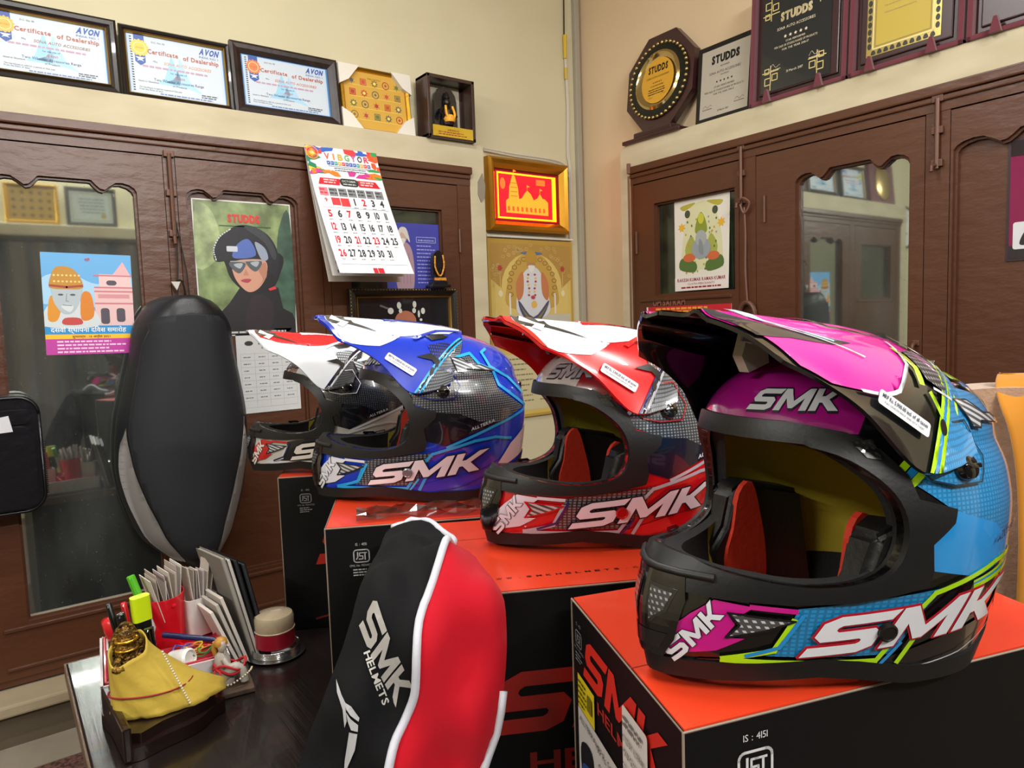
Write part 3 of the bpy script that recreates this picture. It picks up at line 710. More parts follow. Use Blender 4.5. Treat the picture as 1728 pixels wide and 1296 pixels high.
# ---------------------------------------------------------------- posters stuck on the cabinets
def flat(name, label, cat, loc, W, H, paint, rz=0, lean=0, roll=0, th=.0012, col='D8D8D4', group=None, curl=0):
    t = None
    P = Paint((lambda u, v, h: Vector((u, -h-curl*(u/W)**2*(1-v/H), v))), (W/6, H/6) if curl else None)
    paint(P, W, H)
    cl = lambda q: [(min(W, max(0, a)), min(H, max(0, b))) for a, b in q]
    P.items = [(it[0], cl(it[1]), *it[2:]) for it in P.items]
    o_ = P.build(name, None, base=(0, 0, W, H, th, col)); o_.location = loc; o_.rotation_euler = (lean, roll, rz)
    return tag(o_, label, cat, group)
def helmet_poster(P, W, H):
    P.rect(.004, .02, W-.004, H-.004, '77885A', 1, 'foliage'); P.poly(s2([(W*.62, H*.1), (W-.004, H*.08), (W-.004, H*.92), (W*.86, H*.8), (W*.8, H*.5), (W*.66, H*.3)], 4), '3A5446', 2, 'foliage')
    P.poly(s2([(.004, H*.5), (W*.25, H*.62), (W*.2, H*.9), (.01, H*.95)], 4), '93A274', 2, 'foliage')
    K = '16131A'
    P.poly([(W*.1, .02), (W*.16, H*.14), (W*.3, H*.24), (W*.42, H*.36), (W*.82, H*.36), (W*.86, H*.2), (W*.96, H*.16), (W-.004, H*.1), (W-.004, .02)], K, 3)
    P.poly(s2([(W*.45, H*.05), (W*.55, H*.3), (W*.75, H*.25), (W*.7, H*.04)], 4), '241A20', 4)
    P.poly(s2([(W*.32, H*.62), (W*.3, H*.5), (W*.36, H*.4), (W*.5, H*.32), (W*.72, H*.33), (W*.84, H*.45), (W*.86, H*.62)], 5), '0F0F14', 4)
    P.poly(s2([(W*.2, H*.55), (W*.19, H*.64), (W*.27, H*.74), (W*.42, H*.815), (W*.58, H*.82), (W*.74, H*.76), (W*.83, H*.65), (W*.84, H*.52), (W*.8, H*.44), (W*.72, H*.5), (W*.66, H*.56), (W*.4, H*.57)], 5), '15171F', 5)
    P.poly(s2([(W*.37, H*.58), (W*.42, H*.68), (W*.54, H*.72), (W*.6, H*.6)], 5), '4A63A8', 6); P.poly(s2([(W*.6, H*.7), (W*.7, H*.66), (W*.73, H*.58), (W*.66, H*.57)], 5), '8A93A6', 6)
    P.poly(s2([(W*.5, H*.81), (W*.66, H*.8), (W*.78, H*.7), (W*.82, H*.6), (W*.78, H*.58), (W*.7, H*.7)], 5), '30333A', 6)
    P.poly(rrect(W*.31, H*.625, W*.42, H*.665, .003), 'B9BEC6', 7); P.stroke(s2([(W*.2, H*.56), (W*.185, H*.64), (W*.25, H*.73), (W*.36, H*.79)], 5, False), .0035, 'C4CBD0', 7)
    P.poly(s2([(W*.36, H*.54), (W*.37, H*.44), (W*.44, H*.36), (W*.52, H*.325), (W*.62, H*.36), (W*.7, H*.45), (W*.7, H*.56), (W*.5, H*.57)], 5), 'C08E78', 7)
    P.poly(s2([(W*.62, H*.5), (W*.66, H*.42), (W*.6, H*.365), (W*.7, H*.44), (W*.7, H*.55)], 4), 'A87460', 8)
    for cx, cy in ((.41, .51), (.58, .525)): P.poly(s2([(W*(cx-.08), H*(cy+.035)), (W*(cx+.07), H*(cy+.035)), (W*(cx+.07), H*cy), (W*(cx+.01), H*(cy-.045)), (W*(cx-.06), H*(cy-.01))], 4), '4C5258', 9); P.poly(s2([(W*(cx-.04), H*(cy+.02)), (W*(cx+.05), H*(cy+.03)), (W*(cx+.02), H*(cy-.01))], 4), '9AA4AA', 10)
    P.stroke([(W*.34, H*.552), (W*.68, H*.565)], .003, '9C9C98', 10)
    P.poly(s2([(W*.43, H*.41), (W*.48, H*.425), (W*.54, H*.42), (W*.5, H*.395)], 4), 'A03A4A', 9)
    P.poly([(W*.49, H*.5), (W*.46, H*.45), (W*.52, H*.45)], 'AD7A66', 8)
    P.poly([(W*.71, H*.35), (W*.78, H*.37), (W*.8, H*.35), (W*.73, H*.335)], 'C8303A', 9)
    P.text('STUDDS', W*.5, H*.845, H*.055, 'C4302C', l=6, bold=.05, width=W*.32); P.text('STUDDS', W*.5+.001, H*.844, H*.055, 'C4302C', l=5, bold=.05, width=W*.325); P.rect(W*.25, H*.81, W*.78, H*.817, '2E4A24', 5)
    P.rect(.004, .004, W-.004, .02, '1B1A1E', 2); P.lines(W*.3, W*.9, .008, 1, .01, .006, 'B8B8B8', 4)
flat('helmet_poster', 'poster of a woman in black open-face helmet and sunglasses, on brown cabinet door', 'poster', (.548, 2.4205, 1.335), .314, .437, helmet_poster, roll=.0, col='D0D0CA')
def chart(P, W, H):
    P.poly(ell(W*.2, H*.88, .014, .008, 16), '2A2E30', 2); P.rect(W*.35, H*.86, W*.95, H*.885, '55585C', 1); P.rect(W*.4, H*.81, W*.8, H*.83, '6A6D70', 1)
    for i in range(9): P.stroke([(W*.06, H*(.75-i*.085)), (W*.95, H*(.75-i*.085))], .0006, '8A8D90', 1)
    for x in (.06, .28, .5, .72, .95): P.stroke([(W*x, H*.75), (W*x, H*.07)], .0006, '8A8D90', 1)
    for i in range(7):
        for x in (.1, .34, .56, .78): P.lines(W*x, W*(x+.12), H*(.7-i*.085), 1, .01, .003, '6C7074', 2, i*7+int(x*10))
flat('price_chart', 'white printed price list with a ruled table taped under the helmet poster', 'paper', (.655, 2.4205, 1.075), .205, .265, chart, roll=.0, col='C4C6C6')
def saibaba(P, W, H):
    P.rect(0, H*.28, W, H, '5FA4D8', 1); P.poly(s2([(0, H*.75), (W*.3, H*.8), (W*.6, H*.7), (W, H*.78), (W, H*.5), (0, H*.5)], 5), '9CC6E4', 2)
    P.rect(W*.56, H*.28, W, H*.66, 'D8B4B4', 3); P.rect(W*.62, H*.66, W*.98, H*.8, 'DDBABA', 3); P.poly([(W*.78, H*.8), (W*.98, H*.8), (W*.9, H*.93)], 'D8A8AC', 3)
    for y in (.5, .62, .66, .78): P.rect(W*.56, H*y, W, H*(y+.015), 'C0727C', 4)
    for x, y, a, b in ((.62, .3, .1, .16), (.8, .32, .1, .14), (.7, .69, .12, .05)): P.poly(rrect(W*x, H*y, W*(x+a), H*(y+b), .008), '4A4450', 4)
    P.rect(W*.6, H*.56, W*.96, H*.6, 'C98A90', 4)
    P.poly(s2([(.0, H*.28), (W*.02, H*.45), (W*.14, H*.52), (W*.4, H*.52), (W*.54, H*.45), (W*.58, H*.28)], 5), 'C4CDD2', 5)
    P.poly(s2([(W*.04, H*.35), (W*.08, H*.58), (W*.18, H*.48), (W*.14, H*.34)], 4), 'D08A1E', 6); P.poly(s2([(W*.4, H*.35), (W*.42, H*.6), (W*.52, H*.6), (W*.54, H*.38)], 4), 'CC7A1A', 6)
    P.poly(s2([(W*.1, H*.6), (W*.12, H*.5), (W*.2, H*.41), (W*.3, H*.41), (W*.38, H*.5), (W*.42, H*.62), (W*.4, H*.68), (W*.12, H*.68)], 5), 'A9B6BC', 7)
    P.poly(s2([(W*.19, H*.47), (W*.24, H*.5), (W*.32, H*.48), (W*.28, H*.42)], 4), 'C8D0D4', 8)
    for x in (.19, .32): P.poly(ell(W*x, H*.59, .007, .003, 10), '4A525A', 8)
    P.stroke([(W*.255, H*.6), (W*.245, H*.53), (W*.27, H*.525)], .0018, '7E8C94', 8); P.stroke([(W*.21, H*.49), (W*.3, H*.485)], .0025, '75828A', 9)
    P.poly(s2([(W*.08, H*.66), (W*.1, H*.78), (W*.16, H*.86), (W*.3, H*.86), (W*.4, H*.78), (W*.43, H*.66), (W*.26, H*.645)], 5), 'B5822A', 8)
    P.stroke([(W*.08, H*.68), (W*.26, H*.665), (W*.43, H*.68)], .006, '9A3A22', 9)
    for i in range(14): P.poly(ell(W*(.13+.045*(i % 7)), H*(.72+.06*(i//7)), .003, .003, 8), 'E2C46A', 9)
    P.poly(s2([(W*.2, H*.3), (W*.22, H*.36), (W*.38, H*.36), (W*.4, H*.3)], 4), 'B8403A', 8)
    P.text('श्री', W*.5, H*.93, .007, 'C02A2A', l=6, raw=True); P.rect(0, H*.2, W, H*.285, '1F8AC8', 4); P.text(HINDI[0], W*.48, H*.222, H*.045, 'E8EEF2', l=7, width=W*.84)
    P.rect(0, H*.155, W, H*.2, 'E8B82A', 4); P.text(HINDI[1], W*.5, H*.166, H*.022, '8A2A1A', l=7, width=W*.42); P.rect(0, 0, W, H*.155, 'B83A9A', 4)
    for i in range(4): P.lines(W*.12, W*.92, H*(.12-i*.034), 1, .01, .0045, 'E8C4E0', 6, i)
flat('shrine_poster', 'small colourful poster of a turbaned saint and pink temple stuck on the mirror', 'poster', (.132, 2.421, 1.300), .228, .292, saibaba, roll=.02)
def blue_poster(P, W, H):
    P.rect(0, 0, W, H, '3C3F9C', 1); P.poly(s2([(W*.2, 0), (W*.16, H*.35), (W*.2, H*.6), (W*.3, H*.72), (W*.44, H*.66), (W*.5, H*.4), (W*.46, 0)], 5), 'A98A94', 3)
    P.poly(ell(W*.31, H*.8, .018, .025), 'C4A898', 4); P.poly(s2([(W*.22, H*.78), (W*.26, H*.92), (W*.38, H*.92), (W*.44, H*.72), (W*.38, H*.78), (W*.3, H*.86)], 4), 'CFC6C0', 5)
    P.poly(s2([(W*.27, H*.76), (W*.3, H*.66), (W*.36, H*.76)], 4), 'D8D4D0', 6)
    for i in range(4): P.stroke([(W*(.24+i*.06), H*.1), (W*(.26+i*.05), H*.55)], .002, '8A6C7A', 4)
    P.frame(W*.56, H*.72, W*.92, H*.8, .0015, 'B8BCE0', 3); P.text('SHRADDHA', W*.74, H*.74, .006, 'C8CCF0', l=4, width=W*.3)
    for i in range(11): P.lines(W*.56, W*.92, H*(.66-i*.055), 1, .01, .004, '9A9EDC', 3, i)
flat('saint_poster', 'violet-blue poster of a standing robed saint inside the right cabinet pane of the back wall', 'poster', (1.212, 2.418, 1.482), .232, .252, blue_poster)
t = thing('framed_photo', 'black framed dark photo with bright lamp highlights below the blue poster', 'picture frame', (1.038, 2.388, 1.12), (0, 0, 0))
obj('frame', frame_bm(.447, .366, .032, .025), mat('black_frame'), t); beads(t, .447, .366, .005, -.02, .004, .012, gilt)
bm = frame_bm(.39, .31, .007, .02); bmesh.ops.translate(bm, verts=bm.verts, vec=(.0285, 0, .028)); obj('inner_gilt_strip', bm, gilt, t)
P = Paint(lambda u, v, h: Vector((u, -.004-h, v))); P.rect(.03, .03, .417, .336, '1B1A1E', 1, 'gloss'); P.poly(ell(.225, .245, .045, .04), 'A8684E', 3); P.poly(ell(.225, .2, .05, .07), '8A5440', 2)
for x, y, a, b in ((.165, .285, .012, .012), (.2, .305, .009, .013), (.205, .285, .007, .009), (.265, .308, .008, .013), (.262, .285, .008, .01), (.3, .283, .009, .012), (.282, .272, .005, .014), (.29, .25, .006, .005)): P.poly(ell(x, y, a, b, 12), 'C8CCC4', 4)
P.stroke([(.125, .305), (.165, .29)], .007, '5A5C5E', 3); P.build('photo', t)
# tiny garlanded idol on the frame
t = thing('garlanded_idol', 'tiny black idol with yellow flower garland standing on the black photo frame', 'idol', (1.40, 2.366, 1.487))
bm = bmesh.new(); box(bm, (0, 0, .008), (.085, .05, .012), bevel=.003); box(bm, (0, 0, .02), (.065, .036, .012), bevel=.002); obj('base', bm, mat('idol_black'), t)
bm = bmesh.new(); prism(bm, s2([(-.02, 0), (.02, 0), (.026, .05), (.022, .085), (.012, .1), (0, .106), (-.012, .1), (-.022, .085), (-.026, .05)], 3), -.01, .01); bmesh.ops.translate(bm, verts=bm.verts, vec=(0, 0, .036)); obj('statue', bm, mat('idol_black'), t, 40)
bm = bmesh.new(); tube(bm, spline([(-.017, -.013, .12), (-.02, -.016, .08), (-.008, -.018, .05), (.006, -.018, .05), (.019, -.016, .085), (.017, -.013, .125)], 5), .0035, 8); box(bm, (0, -.016, .034), (.05, .008, .01)); obj('garland', bm, mat('garland_yellow', 'D9B22A', .6, var=('B83A22', 200, .15)), t, 60)

# ---------------------------------------------------------------- corner niche: backlit temple picture and tall god poster
t = thing('backlit_temple_picture', 'glowing red and gold temple picture in a gold frame hanging in the corner', 'picture frame', (1.712, 2.488, 1.733), (0, 0, 0))
W, H = .432, .302
obj('frame', frame_bm(W, H, .042, .045), mat('gilt_smooth', 'B98428', .22, metal=.85), t)
P = Paint(lambda u, v, h: Vector((u, -.012-h, v))); P.rect(.036, .036, W-.036, H-.036, '8A0A1A', 1, 'print'); P.rect(.052, .052, W-.052, H-.052, 'C8101C', 2, 'glow'); P.build('backlit_panel', t)
P = Paint(lambda u, v, h: Vector((u, -.014-h, v))); P.frame(.06, .058, W-.06, H-.058, .0065, 'FFC814', 2); P.rect(W-.078, .06, W-.062, H-.06, 'FFB010', 2)
G = 'E8761E'
P.poly([(.10, .08), (.33, .078), (.33, .135), (.31, .15), (.30, .15), (.285, .17), (.27, .15), (.25, .14), (.235, .165), (.215, .18), (.2, .165), (.185, .145), (.17, .14), (.165, .19), (.15, .235), (.143, .24), (.135, .235), (.12, .19), (.115, .14), (.1, .13)], G, 3)
for x, y in ((.143, .242), (.215, .182), (.285, .172)): P.stroke([(x, y), (x, y+.02)], .0018, G, 3); P.poly([(x, y+.02), (x+.016, y+.014), (x, y+.01)], G, 3)
for i in range(9): P.poly(rrect(.108+i*.024, .088, .12+i*.024, .108, .005), 'C8401A', 4)
for i in range(4): P.rect(.125, .15+i*.018, .162, .153+i*.018, 'C8401A', 4)
P.poly(ell(.085, .2, .014, .024), 'C4521E', 3); P.rect(.265, .205, .315, .23, 'C4521E', 3)
for it in range(len(P.items)):
    a = list(P.items[it]); a[4 if a[0] == 'p' else 5] = 'glow'; P.items[it] = tuple(a)
P.build('temple_relief', t)
def godposter(P, W, H):
    P.rect(0, 0, W, H, 'B08E3E', 1); P.rect(.012, .012, W-.012, H-.02, 'C9B05E', 2); P.rect(.03, H*.5, W-.03, H*.9, 'CDB468', 3)
    P.poly([(.012, H-.02), (W-.012, H-.02), (W-.012, H*.78)]+[(W/2+W*.36*math.cos(a), H*.73+H*.2*math.sin(a)) for a in [PI*i/12 for i in range(13)]]+[(.012, H*.78)], 'A88442', 4)
    rr = random.Random(3)
    for i in range(60):
        a = PI*rr.random(); q = 1.05+.25*rr.random(); x = W/2+W*.38*q*math.cos(a); y = H*.73+H*.21*q*math.sin(a)
        if .015 < x < W-.015 and y < H-.022: P.outline(ell(x, y, .008, .006, 8), .0015, 'D6B878', 5)
    P.poly(ell(W/2, H*.925, .06, .008), '5A6A8A', 6)
    for x in (.06, W-.06): P.poly(star(x, H*.84, .016, .6, 8), 'A8403A', 6); P.poly(s2([(x-.012, H*.7), (x, H*.72), (x+.012, H*.7), (x, H*.68)], 3), 'D8CFA4', 6); P.stroke([(x, H*.82), (x, H*.72)], .002, 'D8C070', 5)
    i0 = len(P.items)
    P.poly(s2([(W*.26, H*.45), (W*.24, H*.62), (W*.34, H*.78), (W*.5, H*.84), (W*.66, H*.78), (W*.76, H*.62), (W*.74, H*.45)], 5), 'B8954A', 5)
    for i in range(16):
        a = -.3+3.74*i/15; P.outline(ell(W/2+W*.24*math.cos(a), H*.6+H*.2*math.sin(a), .011, .011, 9), .003, '8A6A34', 6)
    P.poly(s2([(W*.33, H*.42), (W*.36, H*.62), (W*.45, H*.72), (W*.56, H*.72), (W*.64, H*.6), (W*.68, H*.42), (W*.5, H*.36)], 5), 'C9CBD0', 7)
    P.poly(s2([(W*.35, H*.5), (W*.5, H*.38), (W*.67, H*.5), (W*.62, H*.4), (W*.5, H*.32), (W*.38, H*.4)], 4), '4A4A6A', 8)
    P.poly(s2([(W*.36, H*.47), (W*.5, H*.36), (W*.66, H*.47), (W*.5, H*.33)], 4), '7A7A3A', 9)
    P.poly(ell(W*.49, H*.75, .02, .028), 'A87A5A', 9); P.poly(s2([(W*.43, H*.77), (W*.45, H*.84), (W*.53, H*.84), (W*.55, H*.77)], 4), 'B08A3A', 10); P.poly(s2([(W*.455, H*.74), (W*.49, H*.69), (W*.53, H*.74)], 4), 'D8D4CC', 11)
    for s_ in (-1, 1):
        for i in range(7): P.poly(ell(W*(.49+s_*(.035+.008*math.sin(i))), H*(.68-i*.024), .006, .006, 8), ['A83A3A', 'D8B04A'][i % 2], 11)
        P.poly(s2([(W*(.5+s_*.1), H*.7), (W*(.5+s_*.17), H*.62), (W*(.5+s_*.16), H*.5), (W*(.5+s_*.1), H*.55)], 4), 'B8744A', 8)
        P.rect(W*(.5+s_*.24)-.004, H*.4, W*(.5+s_*.24)+.004, H*.55, 'D8D4C8', 8)
    P.poly(star(W*.5, H*.52, .014, .6, 8), 'B03A4A', 12); P.poly(ell(W*.51, H*.47, .014, .02), 'D8A84A', 11)
    for k in range(i0, len(P.items)):
        it = P.items[k]; P.items[k] = (it[0], [(W/2+(a-W/2)*1.12, H*.55+(b-H*.36)*.80) for a, b in it[1]], *it[2:])
    P.rect(.02, H*.40, W-.02, H*.58, 'B9B6A8', 4); P.poly(ell(W*.84, H*.38, .02, .02), 'A84A4A', 6)
    P.rect(.03, .03, W-.03, H*.36, 'C4B890', 4)
    for i in range(9): P.lines(.05, W*.5, H*(.33-i*.03), 1, .01, .006, '7A7458', 5, i)
    for i in range(9): P.lines(W*.55, W-.04, H*(.33-i*.03), 1, .01, .006, '7A7458', 5, i+20)
flat('god_poster', 'tall golden poster of an enthroned saint in white robes hanging in the corner niche', 'poster', (1.71, 2.478, .93), .467, .773, godposter, col='9A7A30', lean=0)
tag(obj('poster_rod', (lambda b_: (tube(b_, [(0, 0, 0), (.475, 0, 0)], .005, 8), b_)[1])(bmesh.new()), white_p), 'thin white rod along the top of the golden corner poster', 'rod').location = (1.706, 2.475, 1.712)
# conduit and cables in the corner
bm = bmesh.new(); b2(bm, 2.222, 2.25, 2.468, 2.488, .3, ZC, bevel=.004); tag(obj('corner_conduit', bm, mat('conduit_grey', '9C9484', .5)), 'grey plastic cable conduit running down the room corner', 'conduit')
t = thing('lamp_cable', 'thin white twin cable with yellow connector running down to the backlit temple picture', 'cable', (2.17, 2.48, 2.0))
bm = bmesh.new(); tube(bm, spline([(-.002, 0, .52), (.004, -.001, .3), (-.002, 0, .1), (.008, 0, .02), (.0, 0, -.28)], 6), .003, 6); tube(bm, spline([(.004, 0, .52), (.01, -.001, .3), (.006, 0, .1), (.016, 0, .0), (.008, 0, -.3)], 6), .003, 6)
tube(bm, spline([(.012, 0, .0), (-.02, -.003, .045), (-.1, -.004, .06), (-.3, -.004, .062), (-.46, -.004, .068)], 6), .003, 6); tube(bm, spline([(.006, 0, -.01), (-.03, -.003, .036), (-.12, -.004, .05), (-.3, -.004, .052), (-.46, -.004, .06)], 6), .003, 6)
obj('cable', bm, mat('cable_white', 'C9C4BA', .5), t)
bm = bmesh.new(); tube(bm, [(0, -.002, .61), (-.002, -.002, .51)], [.009, .007], 8); tube(bm, [(0, -.002, .47), (0, -.002, .42)], .006, 8); obj('connector', bm, mat('yellow_tape', 'C9A81E', .4), t)
bm = bmesh.new(); tube(bm, [(0, 0, .98), (.002, 0, .8), (-.003, -.001, .61)], .003, 6); obj('feed_wire', bm, black_p, t)
# chipped plaster patch
bm = bmesh.new(); prism(bm, [(0, .0), (.018, .02), (.022, .07), (.01, .115), (-.012, .08), (-.014, .03)], 0, .004); tag(obj('trim_8', bm, stone), 'chipped grey patch on the plaster pier', kind='structure').location = (1.632, 2.394, 1.83)

# ---------------------------------------------------------------- right wall shelf: plaques (local x = towards the camera)
SX = 2.215
maroon = mat('maroon_velvet', '5E0E22', .8, sheen=.6); maroon_w = mat('maroon_wood', '34171A', .35, coat=.3)
t = thing('octagonal_plaque', 'octagonal maroon award plaque with round gilt plate standing nearest the corner', 'plaque', (2.20, 2.135, SH), (-.0, 0, -PI/2))
bm = bmesh.new(); b2(bm, 0, .30, -.035, .05, 0, .016, bevel=.004); b2(bm, .05, .25, -.02, .035, .016, .04, bevel=.006); obj('stand', bm, maroon_w, t)
t3 = thing('plaque_body', None, None); t3.parent = t
t3.location = (0, 0, 0)
bpy.data.objects.remove(t3)
oc = [(.16+.188*math.cos(PI/8+PI/4*i)*.98, .225+.188*math.sin(PI/8+PI/4*i)*1.06) for i in range(8)]
bm = bmesh.new(); prism(bm, oc, -.006, .026)
for v in bm.verts: v.co.y += (v.co.z-.03)*.12
obj('board', bm, maroon_w, t)
def tilt(bm_, c=(.16, .225)): 
    # lathe axis z -> -y
    bmesh.ops.rotate(bm_, verts=bm_.verts, cent=(0, 0, 0), matrix=Matrix.Rotation(PI/2+.12*-1, 3, 'X')); bmesh.ops.translate(bm_, verts=bm_.verts, vec=(c[0], -.006+.12*(c[1]-.03), c[1]))
bm = bmesh.new(); lathe(bm, [(.148, 0), (.15, .006), (.118, .014), (.104, .012), (.09, .004), (.088, .003)], 48); tilt(bm); obj('plate', bm, mat('dark_plate', '20221C', .3, metal=.5, bump=(60, .5)), t, 40)
bm = bmesh.new(); lathe(bm, [(.118, .012), (.106, .019), (.088, .006), (.001, .005)], 48, cap=False); tilt(bm); obj('dish', bm, mat('polished_gilt', 'C9B27A', .12, metal=.95), t, 40)
bm = bmesh.new()
for ring, rad, nn in ((.145, .0075, 42), (.121, .0045, 52)):
    for i in range(nn):
        g = bmesh.ops.create_icosphere(bm, subdivisions=1, radius=rad); bmesh.ops.translate(bm, verts=g['verts'], vec=(ring*math.cos(2*PI*i/nn), ring*math.sin(2*PI*i/nn), .009))
tilt(bm); tag(obj('beaded_rim', bm, mat('pale_gilt', 'BFA66A', .25, metal=.8), t, 180), kind='stuff')
P = Paint(lambda u, v, h: Vector((.16+u, -.006+.12*(.195+v)-.010-h, .225+v))); P.poly(ell(0, 0, .083, .088, 40), 'C99416', 1, 'gloss')
P.text('STUDDS', 0, .035, .026, '17120A', l=3, bold=.05, width=.1); P.text('SONA AUTO ACCESSORIES', 0, .012, .007, '3A2A0E', l=3, width=.115)
for i in range(5): P.poly(star(-.02+i*.01, -.006, .004), '3A2A0E', 3)
P.text('STAR PERFORMER', 0, -.022, .006, '3A2A0E', l=3); P.lines(-.045, .045, -.034, 3, .009, .004, '3A2A0E', 2); P.stroke([(-.045, -.066), (-.035, -.058), (-.03, -.066), (-.02, -.06)], .0012, '3A2A0E', 2); P.stroke([(.02, -.06), (.03, -.052), (.036, -.06), (.048, -.054)], .0012, '3A2A0E', 2); P.build('engraved_disc', t)

def plaque(name, label, y, W, H, lean, body, face, txt, margin=.02, x=SX, extra=None, th=.012, group='award plaques on the right ledge'):
    t = thing(name, label, 'plaque', (x, y, SH), (0, 0, -PI/2), group)
    T = thing('tmp', None, None); bpy.data.objects.remove(T)
    k = math.tan(lean)
    bm = bmesh.new(); b2(bm, 0, W, -th, 0, 0, H, bevel=.004)
    for v in bm.verts: v.co.y += v.co.z*k
    obj('board', bm, body, t)
    P = Paint(lambda u, v, h: Vector((u, -th-.0008-h+v*k, v))); P.rect(margin, margin, W-margin, H-margin, face, 1, 'gloss')
    C = W/2
    if txt:
        P.text('STUDDS', C, H*.74, H*.10, txt, l=3, bold=.05, width=W*.48); P.text('STUDDS', C+.0012, H*.741, H*.10, txt, l=3, bold=.05, width=W*.485)
        P.text('RECOGNISES', C, H*.68, H*.018, txt, l=3); P.text('SONA AUTO ACCESSORIES', C, H*.605, H*.032, txt, l=3, width=W*.55); P.text('GHAZIABAD', C, H*.57, H*.016, txt, l=3)
        for i in range(5): P.poly(star(C+(i-2)*W*.065, H*.50, H*.018), txt, 3)
        P.text('STAR PERFORMER', C, H*.425, H*.024, txt, l=3, width=W*.36); P.text('FOR SALE OF STUDDS RANGE OF PRODUCTS', C, H*.38, H*.024, txt, l=3, width=W*.68); P.text('FOR THE YEAR 2016-17', C, H*.34, H*.022, txt, l=3, width=W*.36)
        for s_ in (-1, 1): P.stroke(s2([(C+s_*W*.28-.02, H*.2), (C+s_*W*.28-.01, H*.23), (C+s_*W*.28, H*.2), (C+s_*W*.28+.012, H*.225), (C+s_*W*.28+.02, H*.21)], 4, False), .001, txt, 3); P.lines(C+s_*W*.28-.022, C+s_*W*.28+.022, H*.175, 1, .01, .002, txt, 3)
        P.text('31 March 2017', C, H*.12, H*.022, txt, l=3)
    if extra: extra(P, W, H)
    P.build('engraved_face', t)
    return t
plaque('award_plaque', 'grey award plaque on black board between the octagonal plaque and the red velvet cases', 1.79, .248, .285, .10, black_p, 'A8A294', '1A1A1C')
def squares(P, W, H):
    g = 'D2BE7A'
    for cx, cy, sx, sy in ((.022, H-.03, 1, -1), (W-.035, .035, -1, 1), (.025, .035, 1, 1), (W-.03, H-.03, -1, -1)):
        for dx, dy, a in ((0, 0, .022), (.026, .01, .02), (-.004, .034, .016)):
            x, y = cx+sx*dx, cy+sy*dy; P.outline([(x-a/2, y-a/2), (x+a/2, y-a/2), (x+a/2, y+a/2), (x-a/2, y+a/2)], .003, g, 3)
        P.stroke([(cx-sx*.02, cy+sy*.03), (cx+sx*.04, cy+sy*.03)], .003, g, 3); P.stroke([(cx+sx*.01, cy-sy*.03), (cx+sx*.01, cy+sy*.05)], .003, g, 3)
def velvet_case(label, y, W, H, inner):
    """red velvet presentation case standing open like an easel, plaque inside"""
    t = thing('velvet_case', label, 'award case', (SX-.012, y, SH), (0, 0, -PI/2), 'red velvet award cases on the right ledge')
    bm = bmesh.new(); k = .10
    b2(bm, 0, W, -.002, .012, 0, H); b2(bm, 0, .014, -.032, .0, 0, H, bevel=.003); b2(bm, W-.014, W, -.032, .0, 0, H, bevel=.003); b2(bm, 0, W, -.032, .0, 0, .014, bevel=.003); b2(bm, 0, W, -.032, .0, H-.014, H, bevel=.003)
    for v in bm.verts: v.co.y += v.co.z*k*.6
    obj('case', bm, maroon, t)
    for fx in (.18, .72):
        bm = bmesh.new(); prism(bm, [(W*fx, .0), (W*fx+.028, .0), (W*fx+.018, .04), (W*fx+.010, .04)], -.046, -.034); obj('easel_foot', bm, maroon, t)
    bm = bmesh.new(); b2(bm, .018, W-.018, -.014, -.002, .016, H-.016, bevel=.004); b2(bm, .03, W-.03, -.02, -.012, .03, H-.03, bevel=.004)
    for v in bm.verts: v.co.y += v.co.z*k*.6
    obj('wood_panel', bm, mat('plum_wood', '33191C', .35, coat=.3), t)
    P = Paint(lambda u, v, h: Vector((u, -.0212-h+v*k*.6, v))); inner(P, W, H); P.build('award_plate', t)
    return t
def in_black(P, W, H):
    P.rect(.04, .036, W-.055, H-.036, '1D2226', 1, 'gloss'); w0, h0 = W-.095, H-.072; C = .04+w0/2; txt = 'D9CDB0'; Y = lambda f: .036+h0*f
    P.text('STUDDS', C, Y(.70), h0*.085, 'E0CFA0', l=3, bold=.05, width=w0*.45); P.text('STUDDS', C+.0012, Y(.701), h0*.085, 'E0CFA0', l=3, bold=.05, width=w0*.455)
    P.text('SONA AUTO ACCESSORIES', C, Y(.61), h0*.03, txt, l=3, width=w0*.55)
    for i in range(5): P.poly(star(C+(i-2)*w0*.075, Y(.53), h0*.02), txt, 3)
    P.text('STAR PERFORMER', C, Y(.47), h0*.02, txt, l=3); P.text('FOR SALE OF STUDDS RANGE OF PRODUCTS', C, Y(.43), h0*.022, txt, l=3, width=w0*.62); P.text('FOR THE YEAR 2016-17', C, Y(.39), h0*.022, txt, l=3)
    for s_ in (-1, 1): P.stroke(s2([(C+s_*.07-.02, Y(.24)), (C+s_*.07-.01, Y(.28)), (C+s_*.07, Y(.24)), (C+s_*.07+.016, Y(.26))], 4, False), .001, txt, 3); P.lines(C+s_*.07-.02, C+s_*.07+.02, Y(.215), 1, .01, .002, txt, 3)
    P.text('31 March 2017', C, Y(.15), h0*.025, txt, l=3)
    Q = Paint(); squares(Q, w0, h0)
    for it in Q.items: P.items.append(('p', [(a+.04, b+.036) for a, b in it[1]], *it[2:]))
velvet_case('red velvet case holding a black and gold star performer award', 1.533, .342, .385, in_black)
